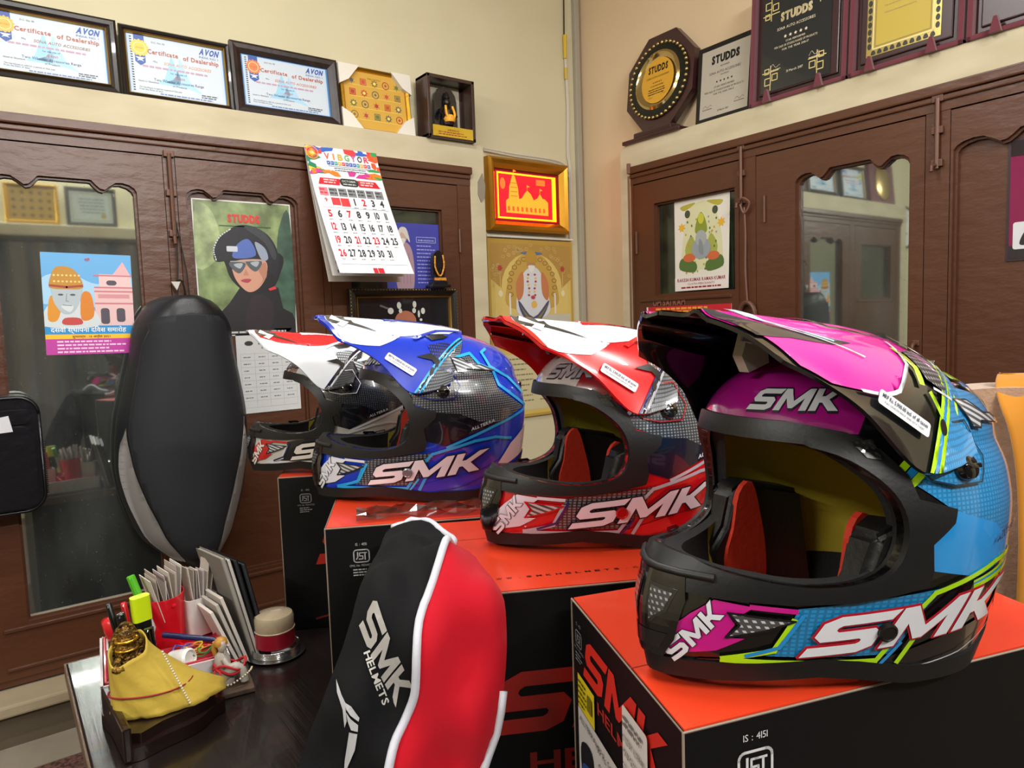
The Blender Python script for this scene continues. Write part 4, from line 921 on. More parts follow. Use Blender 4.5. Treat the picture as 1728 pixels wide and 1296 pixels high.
def in_gold(P, W, H):
    x0, y0, x1, y1 = .05, .045, W-.06, H-.05
    P.rect(x0, y0, x1, y1, 'C9B46A', 1, 'gold'); P.rect(x0+.024, y0+.024, x1-.024, y1-.024, 'BFA94E', 3, 'gloss')
    P.frame(x0+.02, y0+.02, x1-.02, y1-.02, .004, 'E2D294', 4); P.frame(x0+.027, y0+.027, x1-.027, y1-.027, .002, '8A7434', 5)
    n = 10
    for i in range(n):
        for yy in (y0+.009, y1-.009): P.poly(s2([(x0+.012+(x1-x0-.024)*(i+.15)/n, yy-.005), (x0+.012+(x1-x0-.024)*(i+.85)/n, yy-.005), (x0+.012+(x1-x0-.024)*(i+.7)/n, yy+.006), (x0+.012+(x1-x0-.024)*(i+.3)/n, yy+.006)], 3), '26281E', 4)
    n = 12
    for i in range(n):
        for xx in (x0+.009, x1-.009): P.poly(ell(xx, y0+.02+(y1-y0-.04)*(i+.5)/n, .006, .009, 10), '26281E', 4)
    for i in range(5): P.lines(W*.32, W*.62, H*.62-i*.02, 1, .01, .003, '9A8A4A', 5, i)
velvet_case('red velvet case holding a gilt-bordered yellow award plate', 1.183, .318, .385, in_gold)
def in_silver(P, W, H):
    P.poly([(.075, .10), (W-.05, .09), (W-.05, H-.06), (.075, H-.06)], 'B9BABC', 2, 'brushed'); P.poly([(.09, .12), (W-.06, .112), (W-.06, H-.08), (.09, H-.08)], 'D4D8DA', 4); P.stroke([(.1, .16), (.14, .2), (.2, .17), (.26, .24)], .001, '8A8F92', 5)
velvet_case('red velvet case with a silver certificate plate at the right edge of the photo', .857, .33, .385, in_silver)

# things stuck on the right cabinet (fronts at x = 2.17)
def ganesh(P, W, H):
    P.rect(0, 0, W, H, 'D5D2C6', 1); P.poly(s2([(W*.2, H*.25), (W*.15, H*.5), (W*.3, H*.9), (W*.7, H*.92), (W*.88, H*.5), (W*.8, H*.25)], 5), 'C9C9A0', 2)
    for s_ in (-1, 1):
        P.poly(s2([(W*(.5+s_*.1), H*.95), (W*(.5+s_*.38), H*.93), (W*(.5+s_*.3), H*.88)], 4), 'A8A03A', 3); P.poly(ell(W*(.5+s_*.25), H*.84, .013, .015), '3E4A34', 4); P.poly(star(W*(.5+s_*.36), H*.7, .02, .5, 7), 'D8A82A', 4)
        P.poly(s2([(W*(.5+s_*.2), H*.3), (W*(.5+s_*.3), H*.45), (W*(.5+s_*.18), H*.6), (W*(.5+s_*.1), H*.45)], 4), '9AA04A', 3)
        P.poly(ell(W*(.5+s_*.22), H*.36, .03, .016), 'C0623A', 6)
        P.poly(s2([(W*(.5+s_*.12), H*.2), (W*(.5+s_*.4), H*.24), (W*(.5+s_*.36), H*.36), (W*(.5+s_*.1), H*.3)], 4), '4E6A32', 5)
    P.poly(s2([(W*.4, H*.62), (W*.42, H*.75), (W*.5, H*.84), (W*.58, H*.75), (W*.6, H*.62)], 4), '7E8C2E', 5); P.poly(ell(W*.5, H*.77, .014, .02), 'B8B83A', 6); P.poly(ell(W*.5, H*.45, .045, .04), '8C949A', 6); P.poly(ell(W*.5, H*.56, .026, .03), '9AA0A0', 7)
    P.poly(s2([(W*.47, H*.55), (W*.46, H*.42), (W*.54, H*.38), (W*.53, H*.5)], 4), '7E8688', 8)
    rr = random.Random(2)
    for i in range(60): P.poly(ell(W*(.2+.6*rr.random()), H*(.18+.6*rr.random()), .004, .005, 6), ['4E6A32', 'A8A03A', 'C08A2A', '8C949A'][i % 4], 4)
    P.rect(0, 0, W, H*.145, 'D9D2CC', 8); P.text('RAKESH KUMAR RAMAN KUMAR', W*.5, H*.10, .013, '8A1E2E', l=10, width=W*.9, bold=.022); P.text('CLOTH MERCHANTS', W*.5, H*.06, .008, '8A1E2E', l=10, width=W*.5); P.lines(W*.12, W*.9, H*.025, 1, .01, .006, '8A1E2E', 9)
flat('ganesh_calendar', 'cream calendar sheet of a seated elephant-headed deity behind the small right cabinet pane', 'poster', (2.192, 1.885, 1.447), .258, .345, ganesh, rz=-PI/2, curl=.012)
def slogan(P, W, H):
    P.rect(.006, .018, W, H, 'B81E2C', 1); P.rect(0, 0, W, .012, 'D8CFC8', 2); P.rect(0, 0, .008, H, 'D8CFC8', 2)
    for r_, (a, b) in enumerate(((.12, .95), (.04, .6), (.55, .98))): P.lines(W*a, W*b, H*(.72-.24*r_), 1, .01, .008, 'D8962E', 3, r_)
flat('red_slogan_sticker', 'long red sticker strip with orange lettering below the small right cabinet pane', 'sticker', (2.167, 2.015, 1.34), .41, .05, slogan, rz=-PI/2)
def om(P, W, H): P.text('OM SAI RAM', W/2, .006, .026, '5A2A2A', l=1, bold=.022, width=W*.95)
P = Paint(step=.0006); P.text('OM SAI RAM', .085, .006, .024, '8A5A4A', l=2, bold=.022, width=.165); P.text('OM SAI RAM', .086, .0045, .024, '4A1E1E', l=1, bold=.022, width=.165)
o_ = P.build('painted_lettering', None); o_.location = (2.1695, 1.985, 1.388); o_.rotation_euler = (0, 0, -PI/2); tag(o_, 'faded raised lettering on the small right cabinet door above the red strip', 'lettering')
def notice(P, W, H):
    P.frame(.01, .01, W-.01, H-.01, .004, '55585C', 1); P.lines(.03, W-.03, H*.8, 5, .03, .008, '7A7A78', 1)
flat('pasted_notice', 'white pasted notice below the red slogan strip, mostly hidden behind the black peak', 'paper', (2.168, 1.93, 1.16), .26, .165, notice, rz=-PI/2)
def pinkp(P, W, H):
    P.rect(.006, .006, W-.006, H-.006, '7A0E46', 1, 'gloss'); P.poly(ell(W*.5, H*.62, .12, .09), 'B81C74', 2, 'gloss'); P.poly(ell(W*.45, H*.62, .07, .05), 'D83A94', 3, 'gloss'); P.poly([(0.006, H*.86), (W-.006, H*.8), (W-.006, H-.006), (.006, H-.006)], '1E1420', 4, 'gloss'); P.rect(.006, .006, W-.006, .04, '1A1012', 4)
    P.poly(rrect(.015, .03, .15, .10, .006), 'C9C9CC', 5); P.poly(s2([(.03, .045), (.05, .085), (.09, .09), (.12, .05), (.1, .04), (.07, .05), (.05, .04)], 4), '14141A', 6)
flat('pink_poster', 'glossy magenta and black accessory poster on the right cabinet door at the photo edge', 'poster', (2.192, .757, 1.465), .36, .315, pinkp, rz=-PI/2, col='2A1420')

# ---------------------------------------------------------------- things only the mirrors show
certificate('small certificate in a dark frame left of the photo, seen mirrored in the right cabinet', (-.325, 2.44, SH), .3, .22, .02, dkframe, 'A8B83A')
t = thing('oval_award', 'red velvet board with an oval gilt plate, seen only in the right cabinet mirror', 'award', (-.74, 2.45, SH), (-.1, 0, 0))
obj('board', bx((.17, 0, .14), (.33, .02, .28), bevel=.004), maroon, t); bm = bmesh.new(); lathe(bm, [(.09, 0), (.092, .006), (.078, .012), (0, .01)], 40, 1, 1.3); bmesh.ops.rotate(bm, verts=bm.verts, cent=(0, 0, 0), matrix=Matrix.Rotation(PI/2, 3, 'X')); bmesh.ops.translate(bm, verts=bm.verts, vec=(.17, -.01, .15)); obj('plate', bm, mat('pale_gilt'), t, 40)
t = thing('wall_clock', 'white round wall clock with dark rim, seen only in the right cabinet mirror', 'clock', (-.90, 2.47, 1.92))
bm = bmesh.new(); lathe(bm, [(.14, 0), (.15, .02), (.135, .03), (.13, .02)], 40); bmesh.ops.rotate(bm, verts=bm.verts, cent=(0, 0, 0), matrix=Matrix.Rotation(PI/2, 3, 'X')); obj('rim', bm, black_p, t, 40)
P = Paint(lambda u, v, h: Vector((u, -.02-h, v))); P.poly(ell(0, 0, .134, .134, 36), 'D8D8D4', 1)
for i in range(12): P.text(str(i if i else 12), .108*math.sin(i*PI/6), .108*math.cos(i*PI/6)-.008, .018, '222222', l=2)
P.stroke([(0, 0), (.06, .03)], .006, '111111', 3); P.stroke([(0, 0), (-.03, .09)], .004, '111111', 3); P.rect(-.03, -.05, .03, -.035, 'B83A3A', 2); P.build('dial', t)
bm = bmesh.new(); b2(bm, -1.9, 1.7, -1.6, -1.5, 2.10, 2.19, bevel=.01); struct('trim_9', bm, ledge_m)
for i, (x, c_, lb) in enumerate(((.34, 'C9A24A', 'golden framed diagram board on the far ledge, seen only in the left cabinet mirror'), (.72, 'CDD6D2', 'pale certificate in dark frame on the far ledge, seen only in the left cabinet mirror'))):
    t = thing('framed_picture', lb, 'picture frame', (x+.17, -1.53, 2.19), (.0, 0, PI))
    obj('frame', frame_bm(.34, .29, .028, .016), gold_m if i == 0 else dkframe, t)
    P = Paint(lambda u, v, h: Vector((u, -.003-h, v))); P.rect(.025, .025, .315, .265, c_, 1)
    if i == 0:
        for a in range(5):
            for b_ in range(4): P.poly(star(.06+a*.055, .06+b_*.055, .016, .6, 7), '7A6A3A', 2)
    else: P.frame(.045, .045, .295, .245, .004, 'A8A85A', 2); P.lines(.08, .26, .2, 5, .025, .008, '6A7A8A', 2); P.poly(ell(.09, .08, .018, .018), 'B8A04A', 3)
    P.build('picture', t)
# ---------------------------------------------------------------- motocross helmets
# local axes: x forward (chin), y to the wearer's left, z up; origin under the back of the shell
def tab(pts):
    xs = [p[0] for p in pts]; ys = [p[1] for p in pts]; n = len(xs)
    d = [(ys[i+1]-ys[i])/(xs[i+1]-xs[i]) for i in range(n-1)]; m = [d[0]]+[0 if d[i-1]*d[i] <= 0 else 2*d[i-1]*d[i]/(d[i-1]+d[i]) for i in range(1, n-1)]+[d[-1]]
    def f(x):
        if x <= xs[0]: return ys[0]
        if x >= xs[-1]: return ys[-1]
        i = 0
        while x > xs[i+1]: i += 1
        h = xs[i+1]-xs[i]; t = (x-xs[i])/h
        return ys[i]*(1+2*t)*(1-t)**2+h*m[i]*t*(1-t)**2+ys[i+1]*t*t*(3-2*t)+h*m[i+1]*t*t*(t-1)
    return f
Z1, ZT = .195, .270
fXF = tab([(-.02, .350), (0, .352), (.03, .358), (.055, .359), (.085, .353), (.11, .337), (.15, .307), (.195, .277)])
fXB = tab([(-.02, .036), (0, .032), (.03, .017), (.06, .009), (.1, .003), (.13, .0), (.165, .004), (.195, .016)])
fW = tab([(-.02, .100), (0, .103), (.05, .113), (.1, .122), (.14, .125), (.17, .121), (.195, .112)])
fXC = tab([(-.02, .14), (.1, .145), (.2, .15)])
fP = tab([(0, 1.65), (.10, 1.7), (.16, 1.95), (.2, 2.0)]); fR = tab([(0, .66), (.10, .62), (.16, .52), (.2, .5)])
SMAX = Z1+(ZT-Z1)*PI/2
def zs(s): return s if s < Z1 else Z1+(ZT-Z1)*math.sin(min(PI/2, (s-Z1)/(ZT-Z1)))
def sz(z): return z if z < Z1 else Z1+(ZT-Z1)*math.asin(min(1, (z-Z1)/(ZT-Z1)))
def dims(s):
    z = min(s, Z1); e = 1.0
    if s > Z1: e = math.cos(min(PI/2, (s-Z1)/(ZT-Z1)))
    xc = fXC(z); return xc, (fXF(z)-xc)*max(e, 0)**1.0, (xc-fXB(z))*max(e, 0)**1.15, fW(z)*max(e, 0)**1.15, fP(z), fR(z)
def S0(t, s):
    xc, lf, lb, w_, p, r = dims(s); c = math.cos(t)
    if c >= 0: x = xc+lf*c; y = w_*max(0, 1-c**p)**r
    else: x = xc+lb*c; y = w_*max(0, 1-(-c)**2.2)**.5
    return Vector((x, y if t >= 0 else -y, zs(s)))
def S(t, s, off=0):
    s = min(s, SMAX-.0015); p = S0(t, s)
    if off == 0: return p
    dt = S0(t+.03, s)-S0(t-.03, s); ds = S0(t, min(s+.003, SMAX-.001))-S0(t, s-.003)
    n = dt.cross(ds)
    n = n.normalized() if n.length > 1e-9 else Vector((0, 0, 1))
    c = p-Vector((.15, 0, .12))
    if n.dot(c) < 0: n = -n
    return p+n*off
def pre_xz(x, z, side=1):
    s = sz(max(-.01, z)); xc, lf, lb, w_, p, r = dims(min(s, SMAX-.002)); d = x-xc
    c = d/(lf if d > 0 else lb) if (lf > 1e-5) else 0
    return (side*math.acos(max(-1, min(1, c))), s)
def nshell(v):
    z = min(v.z, ZT-.002); t, s = pre_xz(v.x, z, 1 if v.y >= 0 else -1)
    xc, lf, lb, w_, p, r = dims(min(s, SMAX-.002)); 
    if abs(v.y) < .6*w_:      # near the nose or back: take the angle from y, which is better conditioned there
        k = min(1, abs(v.y)/max(w_, 1e-4))
        if v.x > xc: c = max(0, 1-k**(1/r))**(1/p)
        else: c = -max(0, 1-k*k)**(1/2.2)
        t = math.acos(max(-1, min(1, c)))*(1 if v.y >= 0 else -1)
    return (S(t, s, .01)-S(t, s, 0)).normalized()
def solid(off, s0, nt=84, ns=46, sc_=1, jit=0):
    bm = bmesh.new(); rows = []
    for j in range(ns):
        s = s0+(SMAX-.004-s0)*(j/(ns-1))
        row = []
        for i in range(nt):
            t = -PI+2*PI*i/nt+1e-4
            row.append(bm.verts.new(S(t, s, off)))
        rows.append(row)
    for A, B in zip(rows, rows[1:]):
        for i in range(nt): bm.faces.new((A[i], A[(i+1) % nt], B[(i+1) % nt], B[i]))
    for row, flip in ((rows[0], True), (rows[-1], False)):
        c = sum((v.co for v in row), Vector())/nt; cv = bm.verts.new(c)
        for i in range(nt): bm.faces.new((row[i], row[(i+1) % nt], cv))
    if sc_ != 1 or jit:
        for v in bm.verts: v.co = Vector((.17, 0, .10))+(v.co-Vector((.17, 0, .10)))*sc_+Vector((jit, jit*.7, jit*.4))
    bmesh.ops.recalc_face_normals(bm, faces=bm.faces); return bm
def pr(pts, y0=-.3, y1=.3):
    bm = bmesh.new(); prism(bm, pts, y0, y1); bmesh.ops.recalc_face_normals(bm, faces=bm.faces); return bm
def boolop(a, ops):
    tmp = []
    def mk(bm):
        me = bpy.data.meshes.new('t'); bm.to_mesh(me); bm.free(); o = bpy.data.objects.new('t', me); COL.objects.link(o); tmp.append(o); return o
    A = mk(a)
    for b, op in ops:
        m = A.modifiers.new('b', 'BOOLEAN'); m.operation = op; m.solver = 'EXACT'; m.object = mk(b)
    dg = bpy.context.evaluated_depsgraph_get(); dg.update()
    me = bpy.data.meshes.new_from_object(A.evaluated_get(dg))
    for o in tmp: bpy.data.objects.remove(o)
    return me
BOT = [(.41, .004), (.352, .004), (.30, .008), (.255, .013), (.225, .010), (.18, .002), (.10, .001), (.065, .012), (.04, .030), (.0, .050), (-.06, .06)]
BOTP = [(-.06, -.08), (.41, -.08)]+BOT
BAND = BOT+[(x, z+.016) for x, z in reversed(BOT)]
PORT = s2([(.42, .118), (.345, .107), (.330, .100), (.305, .093), (.27, .088), (.235, .091), (.212, .103), (.205, .125), (.209, .150), (.219, .168), (.238, .186), (.256, .194), (.275, .197), (.42, .200)], 3, False)
PORTO = [(.42, .085), (.356, .084), (.345, .078), (.325, .076), (.285, .075), (.24, .077), (.205, .083), (.183, .088), (.180, .100), (.184, .122), (.166, .138), (.164, .149), (.197, .158), (.203, .176), (.216, .194), (.236, .207), (.262, .213), (.42, .217)]
T_ = {}
T_['shell'] = boolop(solid(0, -.015), [(solid(-.006, -.03), 'DIFFERENCE'), (pr(PORT), 'DIFFERENCE'), (pr(BOTP), 'DIFFERENCE')])
T_['port_trim'] = boolop(solid(.0045, -.015), [(solid(-.009, -.03), 'DIFFERENCE'), (pr(PORTO), 'INTERSECT'), (pr(PORT), 'DIFFERENCE')])
T_['base_trim'] = boolop(solid(.003, -.02), [(solid(-.009, -.03), 'DIFFERENCE'), (pr(BAND), 'INTERSECT')])
liner = boolop(solid(-.0075, -.01), [(solid(0, -.045, 72, 40, .82, .00037), 'DIFFERENCE'), (pr([(x-.006 if x < .3 else x, z) for x, z in PORT]), 'DIFFERENCE'), (pr([(x, z+.008) for x, z in BOTP]), 'DIFFERENCE')])
T_['liner'] = liner
pads = boolop(solid(-.010, -.01), [(pr([(.10, .015), (.232, .022), (.238, .07), (.222, .092), (.214, .125), (.195, .135), (.12, .12)]), 'INTERSECT'), (pr([(.0, -.1), (.5, -.1), (.5, .3), (0, .3)], -.068, .068), 'DIFFERENCE')])
for k in T_:
    print('TM', k, len(T_[k].vertices))
    T_[k].shade_smooth(); T_[k].set_sharp_from_angle(angle=R(32))
def split_y(me, sgn):
    bm = bmesh.new(); bm.from_mesh(me); bmesh.ops.delete(bm, geom=[v for v in bm.verts if v.co.y*sgn < 0], context='VERTS')
    m = bpy.data.meshes.new('cheek_pad'); bmesh.ops.bevel(bm, geom=[e for e in bm.edges if len(e.link_faces) == 2 and e.calc_face_angle(0) > .7], offset=.006, segments=3, affect='EDGES')
    bm.to_mesh(m); bm.free(); m.shade_smooth(); m.set_sharp_from_angle(angle=R(40)); return m
T_['padL'], T_['padR'] = split_y(pads, 1), split_y(pads, -1)
# peak control net: stations rear -> tip, lines centre, ridge, shoulder, edge
PKC = [[(.108, 0, .272), (.110, .040, .268), (.118, .085, .240), (.140, .124, .190)],
       [(.150, 0, .282), (.150, .046, .277), (.150, .092, .246), (.168, .128, .181)],
       [(.200, 0, .288), (.200, .050, .283), (.195, .094, .252), (.205, .126, .182)],
       [(.250, 0, .292), (.248, .052, .287), (.240, .088, .264), (.245, .110, .226)],
       [(.300, 0, .297), (.294, .050, .292), (.283, .080, .274), (.279, .099, .250)],
       [(.352, 0, .302), (.342, .040, .297), (.326, .070, .285), (.308, .094, .264)]]
def cr(p0, p1, p2, p3, t): return .5*((2*p1)+(p2-p0)*t+(2*p0-5*p1+4*p2-p3)*t*t+(3*p1-p0-3*p2+p3)*t**3)
def crn(P, u):
    n = len(P)-1; u = max(0, min(.99999, u))*n; i = int(u); t = u-i
    g = lambda k: P[k] if 0 <= k <= n else (P[0]*2-P[1] if k < 0 else P[n]*2-P[n-1])
    return cr(g(i-1), g(i), g(i+1), g(i+2), t)
PKV = [[Vector(p) for p in row] for row in PKC]
def PK0(s, t):
    a = abs(t); P = crn([crn(row, a) for row in PKV], s)
    # pressed ribs on the top
    P = P.copy(); P.y = P.y if t >= 0 else -P.y
    g = math.exp(-((a-.30)/.05)**2)*.005*min(1, max(0, (s-.1)*3)) - math.exp(-((a-.12)/.06)**2)*.003*max(0, math.sin(s*PI))
    P.z += g; return P
def PK(s, t, h=0):
    p = PK0(s, t); n = (PK0(min(s+.02, 1), t)-PK0(max(0, s-.02), t)).cross(PK0(s, t+.02)-PK0(s, t-.02))
    n = n.normalized() if n.length > 1e-9 else Vector((0, 0, 1))
    if n.z < 0 and abs(t) < .8: n = -n
    if abs(t) >= .8 and n.y*t < 0: n = -n
    return p+n*h
def peak_mesh():
    bm = bmesh.new(); ns, nt = 36, 56; G = {}
    for k, h in ((0, 0), (1, -.0032)):
        for i in range(ns+1):
            for j in range(nt+1): G[k, i, j] = bm.verts.new(PK(i/ns, -1+2*j/nt, h))
    for i in range(ns):
        for j in range(nt):
            bm.faces.new((G[0, i, j], G[0, i+1, j], G[0, i+1, j+1], G[0, i, j+1])).material_index = 0
            bm.faces.new((G[1, i, j], G[1, i, j+1], G[1, i+1, j+1], G[1, i+1, j])).material_index = 1
    for i in range(ns):
        for j in (0, nt): bm.faces.new((G[0, i, j], G[0, i+1, j], G[1, i+1, j], G[1, i, j])).material_index = 2
    for j in range(nt):
        for i in (0, ns): bm.faces.new((G[0, i, j], G[0, i, j+1], G[1, i, j+1], G[1, i, j])).material_index = 2
    bmesh.ops.recalc_face_normals(bm, faces=bm.faces); me = bpy.data.meshes.new('peak'); bm.to_mesh(me); bm.free(); me.shade_smooth(); me.set_sharp_from_angle(angle=R(50)); return me
T_['peak'] = peak_mesh()
KK = .000313
def K(cx, cy): return (cx*KK, (1060-cy)*KK)
def KL(*p): return [K(*q) for q in p]
XO = 1535*KK
rubber = mat('trim_rubber', '0B0C0E', .5, bump=(300, .15)); foam = mat('lining_cloth', '0A0A0B', .9, bump=(420, .8)); pad_m = mat('pad_leatherette', '0C0C0D', .5, bump=(200, .5))
crownm = mat('crown_lining', 'A08F14', .85, bump=(300, .4), var=('8A7A10', 12, .3)); orange = mat('orange_panel', 'B8290E', .7, bump=(150, .6)); screw_m = mat('screw_grey', '5A5550', .35, metal=.6)
def helmet(label, loc, head, pal, k=1, pitch=0):
    pt = R(pitch); dx, dz = k*(.18-.18*math.cos(pt)), -k*.18*math.sin(pt)
    t = thing('motocross_helmet', label, 'helmet', (loc[0]+dx*math.cos(R(head)), loc[1]+dx*math.sin(R(head)), loc[2]+dz), (0, -pt, R(head)), 'full-face off-road helmets standing on their boxes')
    t.scale = (k, k, k)
    sm = mat('shell_'+pal['name'], pal['base'], .22, coat=1)
    def put(name, key, mats):
        me = T_[key].copy(); me.name = name; me.materials.clear()
        for m in mats: me.materials.append(m)
        return link(name, me, t)
    sh = put('shell', 'shell', [sm]); put('port_trim', 'port_trim', [rubber]); put('base_trim', 'base_trim', [rubber])
    ln = put('comfort_liner', 'liner', [foam, crownm])
    c0 = Vector((.15, 0, .12))
    for p in ln.data.polygons:
        c = Vector(p.center); p.material_index = 1 if (p.normal.dot((c-c0).normalized()) < -.6 and c.x < .235 and c.z > .05) else 0
    pa = put('cheek_pad', 'padL', [pad_m]); pb = put('cheek_pad', 'padR', [pad_m])
    for sg, pd in ((1, pa), (-1, pb)):
        bm = bmesh.new(); prism(bm, s2([(.175, .02), (.215, .02), (.222, .06), (.214, .09), (.208, .125), (.192, .135), (.180, .10), (.172, .06)], 3), sg*.064, sg*.0705)
        bmesh.ops.bevel(bm, geom=[e for e in bm.edges if len(e.link_faces) == 2 and e.calc_face_angle(0) > .9], offset=.0015, segments=1, affect='EDGES')
        obj('pad_panel', bm, orange, pd)
    # crown lining lettering
    cc = Vector((.17, 0, .10))
    for t0_, s_ in ((2.55, .20), (-2.7, .17)):
        P = Paint(lambda u, v, h: cc+(S(u, v)-cc)*(.816-h*4)); P.step = .001
        P.logo(t0_+.14, s_, (-.28, 0), (.02, .014), '1A1408', 1, 'matte'); P.build('liner_lettering', ln)
    # forehead panel and its logo, laid out along the brow (angle, height)
    P = Paint(lambda a, b, h: S(a, b, .0008+h), (.05, .006), None, step=.00035); P.uvs = (.12, 1.0); P.nrm = nshell; bt = pal.get('browt', .6)
    P.poly([(-bt, .205), (bt, .205), (bt+.06, .222), (bt+.02, .275), (-bt-.02, .275), (-bt-.06, .222)], pal['brow'], 1, 'lacquer')
    for sg in (1, -1): P.poly([(sg*bt, .205), (sg*1.35, .200), (sg*1.45, .26), (sg*(bt+.02), .275), (sg*(bt+.06), .222)], pal['brow2'], 1, 'lacquer')
    P.logo(.13, .219, (.66, .003), (.06, .0185), pal['brow_logo'], 4, 'lacquer', outline='0B0D14', ow=.0035, ol=3)
    P.build('forehead_graphics', sh, smooth=True)
    # shell graphics, both sides
    for side in (1, -1):
        P = Paint(lambda a, b, h: S(a, b, .0008+h), (.055, .006), lambda U, V, sd=side: pre_xz(XO-U, V, sd), step=.00035); P.uvs = (.12, 1.0); P.nrm = nshell
        art(P, pal, side); P.build('shell_graphics', sh, smooth=True)
    # mouth vent piece on the chin
    P = Paint(lambda a, b, h: S(a, b, h+.0006), (.06, .006), None, step=.0004); P.uvs = (.1, 1)
    vc = pal.get('mouth', '0A0A0C')
    P.poly([(-.34, .088), (.34, .088), (.38, .070), (.33, .038), (.24, .022), (-.24, .022), (-.33, .038), (-.38, .070)], vc, 1, 'lacquer', .005)
    for sg in (1, -1):
        P.poly([(sg*.07, .080), (sg*.32, .078), (sg*.27, .060), (sg*.10, .046)], '17171A', 14, 'lacquer')
        P.poly([(sg*.095, .077), (sg*.29, .075), (sg*.245, .061), (sg*.115, .051)], '8F9296', 15, 'dots')
    P.poly([(-.28, .042), (.28, .042), (.22, .029), (-.22, .029)], '141416', 14, 'lacquer')
    P.build('mouth_vent', t, smooth=False)
    bm = bmesh.new()
    tube(bm, [S(.50*k, .0905, .005) for k in (-1, -.6, -.2, .2, .6, 1)], .0035, 8); obj('vent_lip', bm, rubber, t, 60)
    # side screws
    for sg in (1, -1):
        a = pre_xz(XO-865*KK, (1060-890)*KK, sg); c = S(*a, .0062); n = (S(*a, .01)-S(*a, 0)).normalized()
        q = n.to_track_quat('Z', 'Y').to_matrix()
        bm = bmesh.new(); lathe(bm, [(.0078, -.002), (.0078, .0012), (.0062, .0022), (.0055, .0016), (.001, .0016)], 20); bmesh.ops.transform(bm, matrix=Matrix.Translation(c) @ q.to_4x4(), verts=bm.verts); obj('chin_screw', bm, mat('screw_'+pal['name'], pal['screw'], .3, metal=.6), t, 30)
        a = pre_xz(.152, .178, sg); c = S(*a, .006); n = (S(*a, .01)-S(*a, 0)).normalized(); q = n.to_track_quat('Z', 'Y').to_matrix()
        bm = bmesh.new(); lathe(bm, [(.0105, -.004), (.011, .0), (.0095, .004), (.006, .0055), (.001, .0055)], 20); box(bm, (0, 0, .006), (.016, .004, .004), bevel=.001)
        bmesh.ops.transform(bm, matrix=Matrix.Translation(c) @ q.to_4x4(), verts=bm.verts); obj('peak_screw', bm, black_g, t, 30)
        # screw plate of the peak, lying on the temple
        P = Paint(lambda a_, b_, h: S(a_, b_, h+.0006), (.07, .006), lambda U, V, sd=sg: pre_xz(XO-U, V, sd), step=.0004); P.uvs = (.12, 1)
        pl = KL((900, 468), (1000, 385), (1090, 380), (1135, 470), (1122, 498), (1105, 528), (1010, 530), (945, 515))
        P.poly(pl, pal['plate'], 1, pal.get('plate_m', 'weave'), .0035); P.outline(pl, .0014, pal['plate_line'], 11, 'lacquer'); P.build('temple_plate', t)
    # peak
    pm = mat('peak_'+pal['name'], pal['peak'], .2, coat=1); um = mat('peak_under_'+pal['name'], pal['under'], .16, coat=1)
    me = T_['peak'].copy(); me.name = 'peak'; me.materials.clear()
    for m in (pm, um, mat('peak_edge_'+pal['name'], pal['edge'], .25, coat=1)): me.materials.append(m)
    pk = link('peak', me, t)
    for side in (1, -1):
        P = Paint(lambda a, b, h: PK(a, b, h+.0005), (.03, .04), lambda a, b, sd=side: (a, b*sd), step=.00035); P.uvs = (.25, .15)
        peakart(P, pal, side); P.build('peak_graphics', pk, smooth=True)
    # under-peak ribs
    for tt in (-.62, -.35, .35, .62):
        bm = bmesh.new(); A = []
        pts = [PK(s_, tt, -.003) for s_ in (.55, .7, .85, .97)]; pts2 = [PK(s_, tt, -.010+.006*abs(s_-.7)) for s_ in (.55, .7, .85, .97)]; 
        for d in (-.0012, .0012):
            for L_ in (pts, pts2): A.append([bm.verts.new(p+Vector((0, d, 0))) for p in L_])
        for a_, b_ in ((0, 1), (1, 3), (3, 2), (2, 0)):
            for i in range(3): bm.faces.new((A[a_][i], A[a_][i+1], A[b_][i+1], A[b_][i]))
        for i in (0, 3): bm.faces.new((A[0][i], A[1][i], A[3][i], A[2][i]))
        obj('peak_rib', bm, um, pk)
    # centre prong that props the peak off the forehead
    bm = bmesh.new(); prism(bm, [(.240, .258), (.262, .250), (.270, .264), (.262, .292), (.245, .290)], -.006, .006); obj('peak_prop', bm, mat('prop_grey', '9A9488', .4) if pal['name'] == 'pink' else um, pk)
    # brow vents set into the port trim
    for sg in (1, -1):
        P = Paint(lambda a_, b_, h: S(a_, b_, h+.005), (.05, .005), lambda U, V, sd=sg: pre_xz(XO-U, V, sd), step=.0004); P.uvs = (.12, 1)
        P.poly(KL((795, 422), (835, 415), (850, 470), (815, 465)), '2A2C30', 1, 'dots'); P.build('brow_vent', t)
    # rear latch
    if pal.get('latch', True):
        bm = bmesh.new(); box(bm, (.017, .0, .172), (.02, .05, .02), bevel=.003); obj('rear_vent', bm, black_g, t)
    # price sticker on the left of the peak
    if pal.get('sticker', True):
        sc_, tc_ = pal.get('st', (.47, .86)); c = PK(sc_, tc_, .0035); e1 = (PK(sc_-.1, tc_-.12, 0)-PK(sc_+.1, tc_+.0, 0)); e1 = (PK(sc_-.12, tc_+.10, .0)-PK(sc_+.10, tc_-.05, .0)).normalized() if 'sd' in pal else e1.normalized()
        n = (PK(sc_, tc_, .01)-PK(sc_, tc_, 0)).normalized(); e1 = Vector((-math.cos(R(38)), 0, -math.sin(R(38)))) if True else e1
        e1 = (e1-n*e1.dot(n)).normalized(); e2 = n.cross(e1)
        P = Paint(lambda u, v, h: c+e1*u+e2*v+n*(h-.35*u*u/.03*0)); P.poly(rrect(-.026, -.0065, .026, .0065, .0025), 'D5D7DC', 1, 'gloss')
